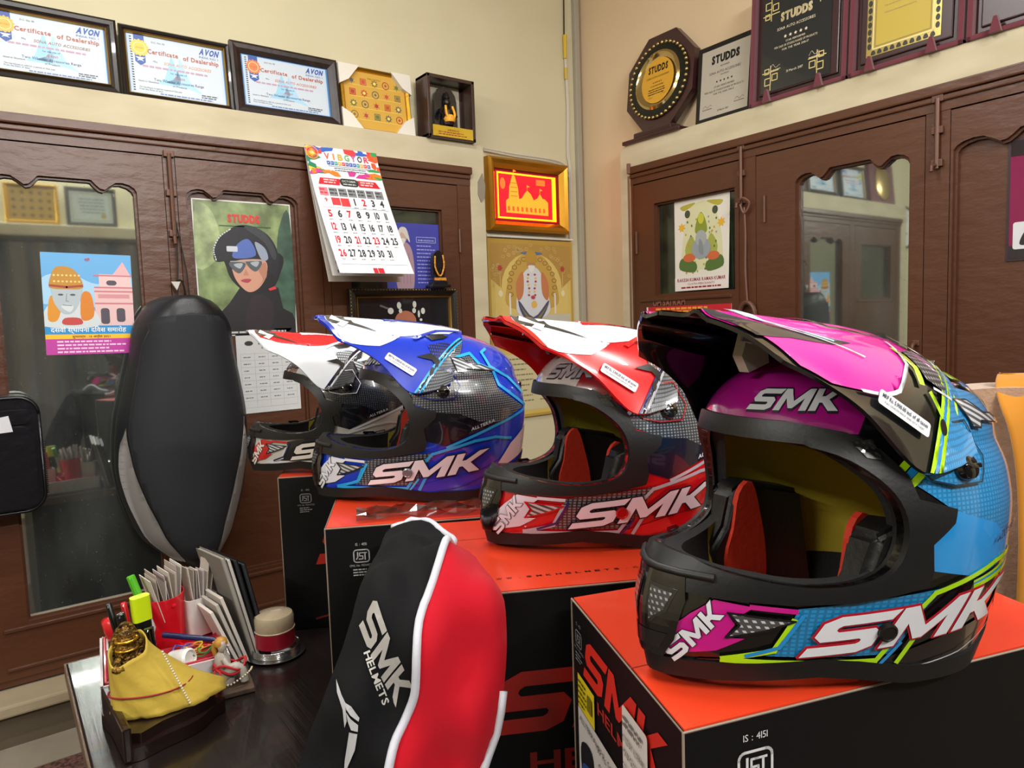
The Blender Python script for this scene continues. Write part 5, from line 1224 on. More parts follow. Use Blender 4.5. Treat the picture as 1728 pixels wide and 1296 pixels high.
        P.text('MRP Rs. '+pal.get('price', '5,900.00')+' incl. of all taxes', 0, .0006, .0036, '3A3D55', l=3, width=.046, bold=.022); P.text('FULL LENGTH PRICE AND QTY 1 UNIT', 0, -.0035, .0017, '3A3D55', l=3, width=.04)
        P.build('price_sticker', pk)
    return t
def art(P, q, side):
    A, B_ = q['acc'], q.get('acc2', q['acc']); L = 'lacquer'
    wv = q.get('panel_m', 'weave')
    if q.get('panel_big'):
        P.poly(KL((905, 520), (1075, 335), (1150, 300), (1300, 330), (1440, 425), (1515, 540), (1532, 640), (1500, 700), (1300, 745), (1130, 775), (960, 740), (930, 650), (1010, 590)), q['panel'], 1, wv)
        P.poly(KL((935, 650), (1010, 590), (1180, 640), (1330, 735), (1130, 775), (960, 740)), q['panel_solid'], 2, L)
        for d, c_ in ((0, A), (16, B_), (30, A)): P.stroke(KL((868+d*.7, 500+d), (960+d*.8, 430+d*.9), (1010+d, 390+d*.8), (1085+d, 300+d*.4)), .0052, c_, 3+d//10, L)
        for d, c_ in ((0, A), (13, B_), (24, A)): P.stroke(KL((1120, 790+d*.4), (1300, 760+d*.6), (1440, 700+d), (1525, 610+d)), .0042, c_, 3+d//10, L)
        P.stroke(KL((1210, 275), (1280, 285), (1400, 370), (1500, 480)), .006, A, 3, L); P.stroke(KL((1225, 300), (1290, 305), (1400, 390), (1490, 490)), .004, B_, 4, L)
    else:
        P.poly(KL((890, 500), (1085, 342), (1200, 320), (1240, 380), (1310, 410), (1335, 490), (1490, 605), (1330, 665), (1190, 705), (1050, 762), (920, 718), (905, 640), (1010, 590), (900, 545)), q['panel'], 1, wv)
        P.poly(KL((905, 640), (1010, 592), (1120, 600), (1230, 650), (1330, 662), (1190, 705), (1050, 762), (920, 718)), q['panel_dark'], 2, L)
        P.stroke(KL((875, 508), (1090, 335), (1200, 312), (1245, 368), (1315, 398), (1342, 475), (1505, 600), (1492, 622), (1300, 680), (1060, 768)), .0042, A, 4, L)
        P.stroke(KL((866, 490), (1075, 322)), .0035, '0B0D14', 5, L); P.stroke(KL((855, 478), (1068, 308)), .0035, B_, 4, L)
        P.stroke(KL((1265, 310), (1300, 380), (1400, 440), (1500, 540)), .004, B_, 4, L); P.stroke(KL((1265, 310), (1290, 296)), .004, B_, 4, L)
    P.poly(KL((1100, 330), (1150, 335), (1205, 368), (1250, 372), (1320, 402), (1235, 392), (1175, 385), (1162, 402), (1128, 396)), 'AEB4BA', 8, 'hatch')
    P.outline(KL((1100, 330), (1150, 335), (1205, 368), (1250, 372), (1320, 402), (1235, 392), (1175, 385), (1162, 402), (1128, 396)), .001, '0B0D14', 9, L)
    # lower side
    P.poly(KL((655, 832), (850, 806), (940, 797), (1010, 790), (960, 850), (905, 962), (600, 962), (635, 905)), q['low'], 2, q.get('low_m', 'weave'))
    P.poly(KL((385, 1048), (470, 985), (600, 968), (900, 970), (1050, 930), (1240, 900), (1480, 800), (1490, 900), (1300, 1000), (1000, 1040), (600, 1010)), q['foot'], 1, L)
    P.poly(KL((1400, 785), (1520, 700), (1500, 850), (1290, 925)), q['rear'], 3, L)
    for pts in (((515, 975), (615, 945), (648, 862)), ((515, 978), (860, 976), (892, 925)), ((920, 985), (965, 895)), ((945, 845), (985, 800), (1040, 785), (1200, 745), (1310, 735), (1400, 755))): P.stroke(KL(*pts), .0044, A, 5, L)
    for pts in (((560, 962), (625, 935), (665, 850)), ((600, 992), (870, 990), (915, 930))): P.stroke(KL(*pts), .003, B_, 6, L)
    P.stroke(KL((560, 1000), (900, 1016), (1120, 985), (1400, 890)), .0012, q.get('pin', '0B0D14'), 6, L)
    # chin sticker and side vent
    P.poly(KL((392, 1008), (405, 950), (420, 905), (448, 865), (490, 822), (565, 832), (545, 850), (512, 850), (530, 880), (512, 917), (552, 916), (500, 955), (430, 975)), q['chin'], 5, L)
    V = KL((515, 850), (650, 862), (590, 890), (515, 915), (538, 880))
    P.poly(V, 'B9BCC0', 7, 'dots' if q['name'] == 'pink' else 'hatch'); P.outline(V, .0016, q.get('ventline', '0B0D14'), 8, L)
    P.stroke(KL((560, 832), (650, 838)), .004, q['chin'], 5, L)
    if side == 1:
        a, b = K(432, 1000), K(508, 858); d = (b[0]-a[0], b[1]-a[1])
        P.logo(a[0], a[1], d, (-.008, .0105), q['chinlogo'], 9, L, outline='0B0D14', ow=.0009)
        a = K(668, 958); P.logo(a[0], a[1], (545*KK, 62*KK), (52*KK, 108*KK), q['logo'], 11, L, outline=q['logo_line'], ow=.0034, ol=9)
        P.text('ALLTERRA', *K(1242, 672), .0048, q['name_ink'], rot=R(16), width=.040, bold=.022, l=10, m=L, slant=.3)
        P.poly(ell(*K(957, 438), .0042, .0042, 14), '0A0A0C', 16, L); P.text(q['size'], K(957, 438)[0], K(957, 438)[1]-.002, .0042, 'D8D8D8', l=17, m=L, bold=.022)
    else:
        a = K(1215, 900); P.logo(a[0], a[1], (-545*KK, 40*KK), (-10*KK, 92*KK), q['logo'], 11, L, outline=q['logo_line'], ow=.0034, ol=9)
def peakart(P, q, side):
    L = 'lacquer'; Tp = q['top']
    P.poly([(.02, 0), (.99, 0), (.99, .55), (.80, .64), (.5, .60), (.30, .52), (.12, .45), (.02, .3)], Tp, 1, L)
    n = q['name']
    P.poly([(.30, 1), (.17, .80), (.0, .56), (.0, 1)], q['panel'], 4, q.get('panel_m', 'weave'))
    for d, c_ in (((0, q['acc']), (.022, q['acc2']), (.044, q['acc'])) if n == 'pink' else ((0, q['acc']), (.022, '0B0D14'), (.038, q['acc2']))): P.stroke([(.31+d, 1), (.18+d, .80), (.0+d*.6, .54-d)], .020, c_, 5, L)
    if side == 1: P.poly(ell(.245, .86, .017, .028, 14), '0A0A0C', 7, L)
    if n in ('blue', 'red', 'white'):
        if n != 'white': P.poly([(.80, .64), (.99, .55), (.99, .97), (.86, .97), (.62, .80), (.48, .60)], Tp, 1, L)
        P.stroke([(.97, .02), (.97, .96)], .045, q['edgecol'], 3, L)
        P.poly([(.88, .12), (.945, .2), (.94, .45), (.87, .55), (.80, .42), (.84, .25)], '4A4A42', 3, L)
        P.poly([(.78, .34), (.86, .36), (.92, .22), (.88, .38), (.94, .52), (.85, .44), (.74, .52), (.60, .60), (.77, .42)], q['starc'], 4, L)
        P.poly([(.80, .42), (.90, .30), (.92, .36), (.86, .44), (.91, .55), (.87, .6)], 'E4E6E8', 5, L)
        P.poly([(.62, .12), (.55, .34), (.15, .30), (.4, .2)], q['topstripe'], 3, L)
        P.poly([(.31, .55), (.20, .49), (.13, .50), (.18, .56), (.27, .60)], '0B0C10', 4, L)
        P.stroke([(.38, .60), (.22, .44), (.04, .36)], .03, q['ductline'], 5, L)
        P.poly([(.30, .66), (.18, .60), (.06, .62), (.10, .78), (.24, .80)], q['dots'], 2, 'dots'); P.poly([(.37, .76), (.26, .78), (.20, .84), (.20, .78), (.28, .73)], '08080A', 6, L)
    else:
        P.poly([(.985, 0), (.985, .2), (.90, .97), (.74, .97), (.58, .86), (.42, .74), (.32, .60), (.27, .40), (.22, .2), (.15, 0)], Tp, 2, L); P.poly([(.985, .30), (.97, .7), (.80, .58), (.62, .56), (.5, .5), (.75, .42)], '2A2A30', 3, L)
        P.stroke([(.93, .18), (.75, .44), (.52, .62)], .014, 'C9D4DC', 5, L); P.stroke([(.80, .2), (.5, .34), (.2, .36)], .012, '1A0A14', 5, L); P.stroke([(.9, .3), (.60, .52)], .022, 'A8C4D4', 6, L)
        P.stroke([(.60, .88), (.43, .755), (.32, .61), (.27, .42)], .014, 'D0D4DA', 6, L); P.poly([(.26, .50), (.12, .46), (.06, .60), (.16, .74), (.26, .68)], '9A9AA0', 5, 'dots'); P.stroke([(.30, .50), (.285, .62), (.30, .70)], .026, 'A6D60A', 6, L); P.stroke([(.12, .44), (.04, .58), (.07, .66)], .014, 'D0D4DA', 6, L); P.stroke([(.27, .74), (.24, .82)], .02, 'A6D60A', 6, L); P.stroke([(.24, .72), (.13, .76)], .012, 'D0D4DA', 6, L)
        P.poly([(.16, .34), (.03, .30), (.03, .44), (.10, .5)], '08080A', 7, L); P.stroke([(.18, .32), (.12, .50)], .014, 'D8D8DC', 8, L)
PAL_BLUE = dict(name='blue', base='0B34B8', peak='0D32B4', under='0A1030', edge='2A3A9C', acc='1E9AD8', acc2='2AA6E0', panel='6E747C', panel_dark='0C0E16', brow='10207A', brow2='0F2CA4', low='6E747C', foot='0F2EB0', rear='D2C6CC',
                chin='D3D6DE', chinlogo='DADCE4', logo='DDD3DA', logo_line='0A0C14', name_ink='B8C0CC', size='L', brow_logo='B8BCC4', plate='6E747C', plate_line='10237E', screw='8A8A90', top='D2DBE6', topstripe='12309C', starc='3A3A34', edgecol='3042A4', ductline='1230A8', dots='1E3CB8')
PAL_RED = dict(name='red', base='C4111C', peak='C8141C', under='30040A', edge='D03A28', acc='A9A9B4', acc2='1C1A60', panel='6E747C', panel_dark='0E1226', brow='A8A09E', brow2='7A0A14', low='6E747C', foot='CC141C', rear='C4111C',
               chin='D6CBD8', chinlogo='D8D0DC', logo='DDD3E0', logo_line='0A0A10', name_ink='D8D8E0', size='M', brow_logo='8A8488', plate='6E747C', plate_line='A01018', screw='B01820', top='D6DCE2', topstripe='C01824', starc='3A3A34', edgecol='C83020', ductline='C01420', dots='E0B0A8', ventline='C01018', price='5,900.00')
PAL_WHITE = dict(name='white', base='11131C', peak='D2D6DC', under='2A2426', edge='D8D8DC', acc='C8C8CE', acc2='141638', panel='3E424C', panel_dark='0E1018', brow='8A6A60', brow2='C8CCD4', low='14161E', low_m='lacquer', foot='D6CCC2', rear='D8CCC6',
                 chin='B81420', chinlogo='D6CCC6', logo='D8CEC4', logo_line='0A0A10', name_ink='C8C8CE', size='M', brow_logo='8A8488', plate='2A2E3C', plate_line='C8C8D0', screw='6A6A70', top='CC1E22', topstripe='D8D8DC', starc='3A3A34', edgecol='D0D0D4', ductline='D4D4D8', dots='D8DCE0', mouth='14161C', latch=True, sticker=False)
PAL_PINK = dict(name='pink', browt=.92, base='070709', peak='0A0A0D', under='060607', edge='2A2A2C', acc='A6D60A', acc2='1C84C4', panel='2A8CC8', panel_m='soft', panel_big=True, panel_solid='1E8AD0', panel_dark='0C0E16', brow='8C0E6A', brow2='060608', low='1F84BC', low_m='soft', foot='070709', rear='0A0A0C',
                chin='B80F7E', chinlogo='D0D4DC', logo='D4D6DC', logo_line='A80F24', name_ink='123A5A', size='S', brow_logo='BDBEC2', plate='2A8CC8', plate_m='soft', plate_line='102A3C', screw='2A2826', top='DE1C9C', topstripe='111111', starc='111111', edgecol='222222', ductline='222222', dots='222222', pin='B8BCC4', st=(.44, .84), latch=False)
HZ = 1.052
helmet('blue motocross helmet with white-topped peak and carbon-weave side panel', (.791, 1.049, HZ), 154.8, PAL_BLUE, 1.054, .4)
helmet('red motocross helmet with white and red peak, second from the right', (.862, .674, HZ), 163, PAL_RED, 1.005, .6)
helmet('black motocross helmet with magenta peak and sky-blue side panel, nearest the camera', (.760, .315, HZ), 167.1, PAL_PINK, .984, 2.0)
helmet('white and black motocross helmet with red-topped peak, farthest back behind the blue one', (.760, 1.408, HZ), 158.7, PAL_WHITE, .989)

# ---------------------------------------------------------------- helmet cartons
carton_red = mat('carton_red', 'D63C1E', .32, coat=.15); carton_blk = mat('carton_black', '060608', .5, spec=.3, bump=(40, .08)); card = mat('card_edge', '8A7A6C', .8)
def carton(label, N, U, V, z0, z1):
    """N = near left top corner (xy), U = front edge vector, V = left edge vector going back"""
    N, U, V = Vector((*N, 0)), Vector((*U, 0)), Vector((*V, 0))
    t = thing('helmet_carton', label, 'box', (N.x, N.y, z0), 0, 'black and red helmet cartons on the desk'); H = z1-z0
    bm = bmesh.new(); c = [Vector((0, 0, 0)), U, U+V, V]
    lo = [bm.verts.new(p) for p in c]; hi = [bm.verts.new(p+Vector((0, 0, H))) for p in c]
    bm.faces.new(lo); 
    for i in range(4): bm.faces.new((lo[i], lo[(i+1) % 4], hi[(i+1) % 4], hi[i]))
    bm.faces.new(hi)
    bmesh.ops.bevel(bm, geom=list(bm.edges), offset=.0015, segments=2, affect='EDGES'); bmesh.ops.recalc_face_normals(bm, faces=bm.faces)
    obj('carton_body', bm, carton_blk, t)
    bm = bmesh.new(); q = [p+(U.normalized()*a+V.normalized()*b)*.0018 for p, a, b in zip(c, (1, -1, -1, 1), (1, 1, -1, -1))]
    A = [bm.verts.new(p+Vector((0, 0, H-.004))) for p in q]; B = [bm.verts.new(p+Vector((0, 0, H+.0016))) for p in q]; bm.faces.new(A); bm.faces.new(B)
    for i in range(4): bm.faces.new((A[i], A[(i+1) % 4], B[(i+1) % 4], B[i]))
    obj('lid', bm, carton_red, t)
    bm = bmesh.new(); tube(bm, [c[3]+Vector((0, 0, H)), c[0]+Vector((0, 0, H)), c[1]+Vector((0, 0, H))], .0011, 5); tube(bm, [c[0], c[0]+Vector((0, 0, H))], .0011, 5); tube(bm, [c[3], c[3]+Vector((0, 0, H))], .0011, 5); obj('card_edge', bm, card, t)
    u, v = U.normalized(), V.normalized(); nf = Vector((u.y, -u.x, 0)); nl = Vector((-v.y, v.x, 0))
    front = lambda a, b, h: u*a+Vector((0, 0, b))+nf*(.0003+h)
    left = lambda a, b, h: V-v*a+Vector((0, 0, b))+nl*(.0003+h)     # a measured from the far end towards the near corner
    top = lambda a, b, h: u*a+v*b+Vector((0, 0, H+.0017+h))
    return t, front, left, top, U.length, V.length, H
def isi(P, x, y, k=1, col='A9A9AC', m='print'):
    P.text('IS : 4151', x, y+.017*k, .0045*k, col, l=1, m=m); P.outline(rrect(x-.012*k, y-.010*k, x+.012*k, y+.010*k, .0045*k), .0018*k, col, 1, m)
    P.stroke([(x-.006*k, y+.006*k), (x-.006*k, y-.002*k), (x-.008*k, y-.005*k)], .0018*k, col, 1, m)
    P.stroke([(x+.002*k, y+.005*k), (x-.003*k, y+.005*k), (x-.003*k, y), (x+.002*k, y), (x+.002*k, y-.005*k), (x-.004*k, y-.005*k)], .0016*k, col, 1, m)
    P.stroke([(x+.0, y+.005*k), (x+.008*k, y+.005*k)], .0016*k, col, 1, m); P.stroke([(x+.0055*k, y+.005*k), (x+.0055*k, y-.006*k)], .0018*k, col, 1, m)
    P.text('CM/L No. 9512447222', x, y-.017*k, .0036*k, col, l=1, width=.038*k, m=m)
    for i in range(3): P.lines(x-.014*k, x+.014*k, y-(.023+i*.0045)*k, 1, .01, .002*k, col, 1, i)
uu, vv = Vector((.885, -.465)), Vector((.465, .885))
# front carton
t, fr, lf, tp, LU, LV, H = carton('nearest helmet carton, front right, with stickers on its short side', (.382, .327), (.950*.43, -.300*.43), (.104, .241), .73, 1.05)
P = Paint(fr); isi(P, .062, H-.040, 1.25, 'C4C4C6'); P.build('printed_mark', t)
RED = 'C2281C'
P = Paint(lf); isi(P, .022, H-.036, .8, '77777A'); P.logo(.036, H-.068, (.185, 0), (.014, .044), RED, 2); P.text('HELMETS', .078, H-.087, .0125, '9A2A22', al='L', l=2, bold=.022, width=.125); P.build('printed_logo', t)
P = Paint(lf, step=.0006); P.rect(.021, H-.108, .072, H-.072, 'C9B81E', 3); P.lines(.025, .05, H-.079, 5, .006, .0022, '4A4410', 5); P.rect(.053, H-.097, .067, H-.080, '6A6210', 5); P.build('yellow_sticker', t)
P = Paint(lf, step=.0006); P.rect(.018, H-.27, .148, H-.110, 'B9B6B2', 2); P.text('ALLTERRA', .05, H-.122, .0065, '3A3A3A', l=4, width=.05); P.text('MRP Rs. 5,650.00', .106, H-.125, .008, '3A3A3A', l=4, width=.06)
for i, s_ in enumerate(('QUANTITY', 'CONTENT', 'COLOUR', 'SIZE')): P.text(s_, .082, H-.142-i*.016, .0075, '55555A', l=4, al='L')
P.poly(s2([(.030, H-.145), (.062, H-.138), (.067, H-.175), (.045, H-.195), (.030, H-.18)], 4), '15171C', 4); P.poly(s2([(.034, H-.166), (.058, H-.158), (.058, H-.178), (.038, H-.186)], 4), '27407A', 5); P.build('white_sticker', t)
P = Paint(lf, step=.0009); P.poly(rrect(.152, H-.19, .206, H-.036, .004), 'C8C4C0', 4); P.lines(.157, .2, H-.046, 2, .006, .003, '6A6866', 6)
for i, s_ in enumerate(('MX SIZE DRY ALLTERRAIN', 'MX01 GL233 S', 'COLOUR')): P.text(s_, .156, H-.066-i*.013, .0065, '3A3838', al='L', l=6, width=(.046, .038, .02)[i])
P.lines(.156, .2, H-.112, 4, .009, .0035, '7A7876', 6, 8); P.build('white_label', t)
P = Paint(tp); P.stroke([(.0, LV*.37), (LU, LV*.42)], .0012, '9A1E12', 1); P.build('lid_seam', t)
# red helmet's carton
t, fr, lf, tp, LU, LV, H = carton('middle helmet carton under the red helmet, with big red lettering', tuple(uu*.0+vv*.762), tuple(uu*.365), tuple(vv*.296), .73, 1.05)
P = Paint(fr); P.logo(.066, H-.165, (.31, 0), (.03, .072), 'A82018', 1); P.text('HELMETS', .24, H-.215, .026, '8A1C16', l=1, bold=.022, width=.24); P.build('printed_logo', t)
P = Paint(tp); 
for i, ch in enumerate('WWW.SMKHELMETS.COM'): P.text(ch, .085+i*.0118, .037+.0, .0052, '2A0A08', l=1, width=.0068 if ch not in '.' else .002, bold=.022)
P.stroke([(0, .20), (LU, .20)], .001, '9A1E12', 1); P.build('printed_address', t)
# blue helmet's carton
t, fr, lf, tp, LU, LV, H = carton('helmet carton under the blue helmet, left of the cloth bag', (.384, 1.012), tuple(uu*.40), tuple(vv*.275), .73, 1.05)
P = Paint(fr); isi(P, .052, H-.045, .95); P.logo(.17, H-.2, (.3, 0), (.03, .08), 'A82018', 1); P.build('printed_logo', t)
# white helmet's carton
t, fr, lf, tp, LU, LV, H = carton('rearmost helmet carton under the white helmet', (.452, 1.432), tuple(uu*.40), tuple(vv*.275), .73, 1.05)
P = Paint(fr); isi(P, .052, H-.045, .9, '8A8A8C'); P.logo(.065, H-.185, (.31, 0), (.03, .09), 'B0261A', 1); P.stroke([(.06, .02), (.2, .05)], .004, '7A1A14', 1); P.build('printed_logo', t)
P = Paint(lf, step=.0006); P.rect(.03, .1, .2, .26, 'A8A29A', 2); P.lines(.05, .18, .24, 7, .018, .006, '55504A', 4); P.rect(.21, .17, .25, .25, 'B8A828', 2); P.build('white_sticker', t)
# crumpled clear wrapper lying inside / between
# ---------------------------------------------------------------- desk
t = thing('desk', 'dark wood-grain office desk carrying the helmets and the pen holders', 'desk', (.072, .12, 0))
bm = bmesh.new(); b2(bm, 0, .98, 0, 1.449, .702, .729, bevel=.003); obj('desk_top', bm, mat('desk_laminate', '1A1211', .24, coat=.2, bump=(60, .8, (1.6, .03, 1)), var=('120C0B', 40, .2, (1, .05, 1))), t)
bm = bmesh.new(); b2(bm, -.004, .0, 0, 1.449, .70, .7285, bevel=.001); b2(bm, -.004, .98, 1.449, 1.453, .70, .7285, bevel=.001); obj('edge_banding', bm, mat('edge_band', '5A4838', .4), t)
bm = bmesh.new(); b2(bm, .02, .96, 1.40, 1.425, .05, .70); obj('back_panel', bm, mat('desk_panel', '16191A', .5), t)
for x in (.0, .92): obj('side_panel', bx((x+.03, .72, .35), (.03, 1.36, .70)), mat('desk_panel'), t)

# ---------------------------------------------------------------- cloth helmet bag hanging over the red helmet's carton
PROF = [(.995, 1.062), (.80, 1.066), (.745, 1.052), (.712, .95), (.675, .80), (.66, .735)]
pv = [Vector((a, b, 0)) for a, b in PROF]; cum = [0]
for a, b in zip(pv, pv[1:]): cum.append(cum[-1]+(b-a).length)
def prof(s):
    s = max(-.06, min(cum[-1]+.01, s)); i = 0
    while i < len(pv)-2 and s > cum[i+1]: i += 1
    return pv[i]+(pv[i+1]-pv[i])*((s-cum[i])/(cum[i+1]-cum[i]))
def profs(s): return (prof(s-.03)+prof(s-.015)*2+prof(s)*2+prof(s+.015)*2+prof(s+.03))/8
uLf = tab([(-.02, -.004), (.015, -.036), (.10, -.044), (.211, -.060), (.258, -.068), (.324, -.094), (.397, -.125), (.56, -.17)])
uRf = tab([(-.02, .0), (.0, .025), (.039, .038), (.086, .050), (.12, .056), (.146, .068), (.202, .080), (.259, .095), (.291, .094), (.354, .085), (.384, .077), (.425, .058), (.56, .03)])
def bagmap(u, w_, h):
    s = -w_; l, r = uLf(s), uRf(s); a = (u-l)/max(.004, r-l); q = prof(s); q = profs(s); d = profs(s+.01)-profs(s-.01); q = Vector((q.x, q.y)); n = Vector((d.y, -d.x)).normalized()
    if n.x > 0 and abs(n.x) > .4: n = -n
    if n.y < 0 and s < .2: n = -n
    if s > .25 and n.x > 0: n = -n
    fold = .006*math.sin(u*95+s*22)*min(1, max(0, s*8))+.007*math.sin(u*60-s*41+1.3)*min(1, max(0, s*6))+.003*math.sin(s*70+u*30)
    b = .020*math.sqrt(max(0, 1-(2*min(1, max(0, a))-1)**2))*min(1, .45+s*3)+fold*max(0, min(1, 6*a, 6*(1-a)))+.004
    q = q+n*(b+h)
    return Vector((uu.x*u+vv.x*q.x, uu.y*u+vv.y*q.x, q.y))
PIPE = [(-.036, .015), (-.024, -.006), (-.006, -.016), (.013, -.009), (.030, .018), (.041, .05), (.049, .086), (.050, .12), (.040, .177), (.031, .209), (.015, .242), (.002, .27), (-.002, .294), (-.004, .319), (-.007, .339), (-.017, .36), (-.028, .378), (-.035, .401), (-.038, .42), (-.055, .56)]
pipe = [(a[0], a[1]) for a in s2(PIPE, 4, False)]
Ls = [(uLf(s), s) for s in [.56-.0275*i for i in range(20)]]
black_poly = pipe+[(a, b) for a, b in Ls if b > .02]
Rs = [(uRf(s), s) for s in [.09+.0235*i for i in range(21)]]
red_poly = [p for p in pipe if p[1] >= .088 and p[0] > -.06][0:]+list(reversed(Rs))
neg = lambda pts: [(a, -b) for a, b in pts]
bag = thing('cloth_helmet_bag', 'black and red cloth helmet bag with white piping draped over the cartons', 'bag', tuple(uu*0+vv*.7)+(.73,))
bo = Vector(bag.location)
bm_ = lambda u, v, h: bagmap(u, v, h)-bo
def bagpart(name, poly, col, h=0, thick=None, key='cloth'):
    P = Paint(lambda a, b, hh: bm_(a, b, hh+h), (.012, .012), None, step=0); P.poly(neg(poly), col, 0, key); return P.build(name, bag, smooth=True)
PM['bagblack'] = mat('bag_black_cloth', '0A0A0C', .85, bump=(700, .15), spec=.2); PM['bagred'] = mat('bag_red_fleece', 'B00A1E', .9, bump=(700, .2), sheen=.08, spec=.2); PM['bagpipe'] = mat('bag_piping', 'C2C4CE', .7, bump=(300, .3))
bagpart('black_panel', black_poly, '101012', key='bagblack'); bagpart('red_panel', red_poly, 'B30A20', key='bagred')
bagpart('lining_back', [(uLf(s)+.004, s) for s in [.02+.027*i for i in range(20)]]+[(uRf(s)-.004, s) for s in [.533-.027*i for i in range(19)]], '101012', h=-.012, key='bagblack')
bm = bmesh.new(); tube(bm, [bm_(a, -b, .0015) for a, b in pipe[3:]], .0046, 8); obj('piping', bm, PM['bagpipe'], bag, 180)
bm = bmesh.new(); tube(bm, [bm_(uRf(s)-.001, -s, .001) for s in [.345+.02*i for i in range(11)]], .0045, 8); obj('piping', bm, PM['bagpipe'], bag, 180)
P = Paint(lambda a, b, h: bm_(a, b, h+.0012), (.006, .006), None, step=.0003)
P.logo(-.060, -.268, (.034, -.080), (.018, .019), '9C9893', 1, 'cloth')
sx = math.atan2(-.052, .017)
P.text('HELMETS', -.0555, -.292, .0068, 'B9B7B2', rot=sx, al='L', width=.056, bold=.022, l=2, m='cloth'); P.build('printed_logo', bag)
P = Paint(lambda a, b, h: bm_(a, b, h+.0012), (.006, .006), None, step=.0003)
for q in ([(-.084, .315), (-.083, .327), (-.077, .342), (-.0755, .358), (-.073, .352), (-.074, .340), (-.079, .327)], [(-.080, .326), (-.074, .336), (-.068, .339), (-.0605, .350), (-.0615, .353), (-.069, .347), (-.073, .342)], [(-.0735, .344), (-.069, .350), (-.062, .356), (-.0625, .362), (-.069, .360), (-.072, .352)], [(-.071, .362), (-.063, .364), (-.066, .378), (-.073, .392), (-.078, .403), (-.0765, .388)]):
    P.poly(neg(q), 'A8A8AA', 1, 'cloth')
P.build('printed_wing', bag)

# ---------------------------------------------------------------- wrapper under the blue helmet
t = thing('plastic_wrapper', 'crumpled clear plastic wrapper with dark red reflection painted in, lying beneath the blue helmet', 'wrapper', (.5, 1.0, 1.053))
bm = bmesh.new(); n = 26; G = {}
rr = random.Random(8)
for i in range(n+1):
    for j in range(9):
        p = uu*(-.085+.40*i/n)+vv*(1.085+.035*j/8); G[i, j] = bm.verts.new((p.x-.5, p.y-1.0, .001+.018*abs(math.sin(i*.9+j*.7))*math.sin(PI*j/8)+.006*rr.random()))
for i in range(n):
    for j in range(8): bm.faces.new((G[i, j], G[i+1, j], G[i+1, j+1], G[i, j+1]))
obj('film', bm, mat('film_red_reflection', '2A0C0C', .08, coat=1, alpha=.55), t)  # dark red reflection shading is put into the film's base colour
t = thing('accessory_packet', 'small clear packet with a beige slip lying inside the black and magenta helmet', 'packet', (.585, .352, 1.062), (0, 0, R(167)))
bm = bmesh.new(); box(bm, (.0, 0, .012), (.10, .075, .016), bevel=.005); obj('pouch', bm, mat('clear_pouch', 'B8A898', .12, coat=1, alpha=.8), t); obj('slip', bx((0, 0, .0215), (.08, .06, .002)), mat('beige_slip', '8A7060', .6), t)

# ---------------------------------------------------------------- motorcycle seat leaning on the back cabinet
SW = tab([(.640, .060), (.66, .078), (.70, .110), (.735, .134), (.80, .158), (.87, .176), (.98, .190), (1.08, .186), (1.19, .168), (1.30, .147), (1.36, .140), (1.42, .112), (1.45, .085), (1.463, .05)])
SC = tab([(.64, .478), (.70, .468), (.76, .460), (.87, .460), (1.02, .467), (1.19, .478), (1.36, .487), (1.46, .490)])
def seatf(a, z, h=0, scale=1): 
    return Vector((SC(z)+SW(z)*a, 2.262+.10*abs(a)**3.2-h+.02*max(0, (z-1.40)/.06)**2+.02*max(0, (.70-z)/.06), z))
seat = thing('motorcycle_seat', 'long black motorcycle seat with grey side stripes propped upright against the cabinet', 'seat', (.468, 2.33, .64))
so = Vector(seat.location)
bm = bmesh.new(); nz, na = 60, 28; G = {}
for k in (0, 1):
    for i in range(nz+1):
        z = .642+(1.462-.642)*i/nz
        for j in range(na+1):
            a = -1+2*j/na; p = seatf(a, z); 
            if k: p.y = 2.392
            G[k, i, j] = bm.verts.new(p-so)
for i in range(nz):
    for j in range(na):
        bm.faces.new((G[0, i, j], G[0, i, j+1], G[0, i+1, j+1], G[0, i+1, j])); bm.faces.new((G[1, i, j], G[1, i, j+1], G[1, i+1, j+1], G[1, i+1, j]))
    for j in (0, na): bm.faces.new((G[0, i, j], G[0, i+1, j], G[1, i+1, j], G[1, i, j]))
for j in range(na):
    for i in (0, nz): bm.faces.new((G[0, i, j], G[0, i, j+1], G[1, i, j+1], G[1, i, j]))
obj('side_cover', bm, mat('seat_vinyl', '14161A', .42, bump=(260, .4)), seat, 60)
def seatpart(name, pts, col, h, m):
    PM[name] = m; P = Paint(lambda a, z, hh: seatf(a, z, h+hh)-so, (.08, .02), lambda x, z: ((x-SC(z))/SW(z), z), step=0)
    P.poly(pts, col, 0, name, h); P.mp = lambda a, z, hh: seatf(a, z, hh)-so; return P.build(name, seat, smooth=True)
zz = [.668+.0385*i for i in range(19)]
innL = tab([(.66, .52), (.75, .56), (.87, .68), (.99, .79), (1.08, .86), (1.3, .86), (1.37, .74)]); innR = tab([(.66, .50), (.75, .58), (.87, .70), (1.0, .82), (1.08, .89), (1.3, .88), (1.37, .76)])
padp = [(SC(z)-SW(z)*innL(z), z) for z in zz]+[(SC(1.38)-.108, 1.378), (SC(1.40)-.085, 1.398), (SC(1.40), 1.408), (SC(1.40)+.085, 1.398), (SC(1.38)+.108, 1.378)]+[(SC(z)+SW(z)*innR(z), z) for z in reversed(zz)]
seatpart('seat_pad', padp, '14181E', .010, mat('seat_fabric', '11151B', .7, bump=(500, .5)))
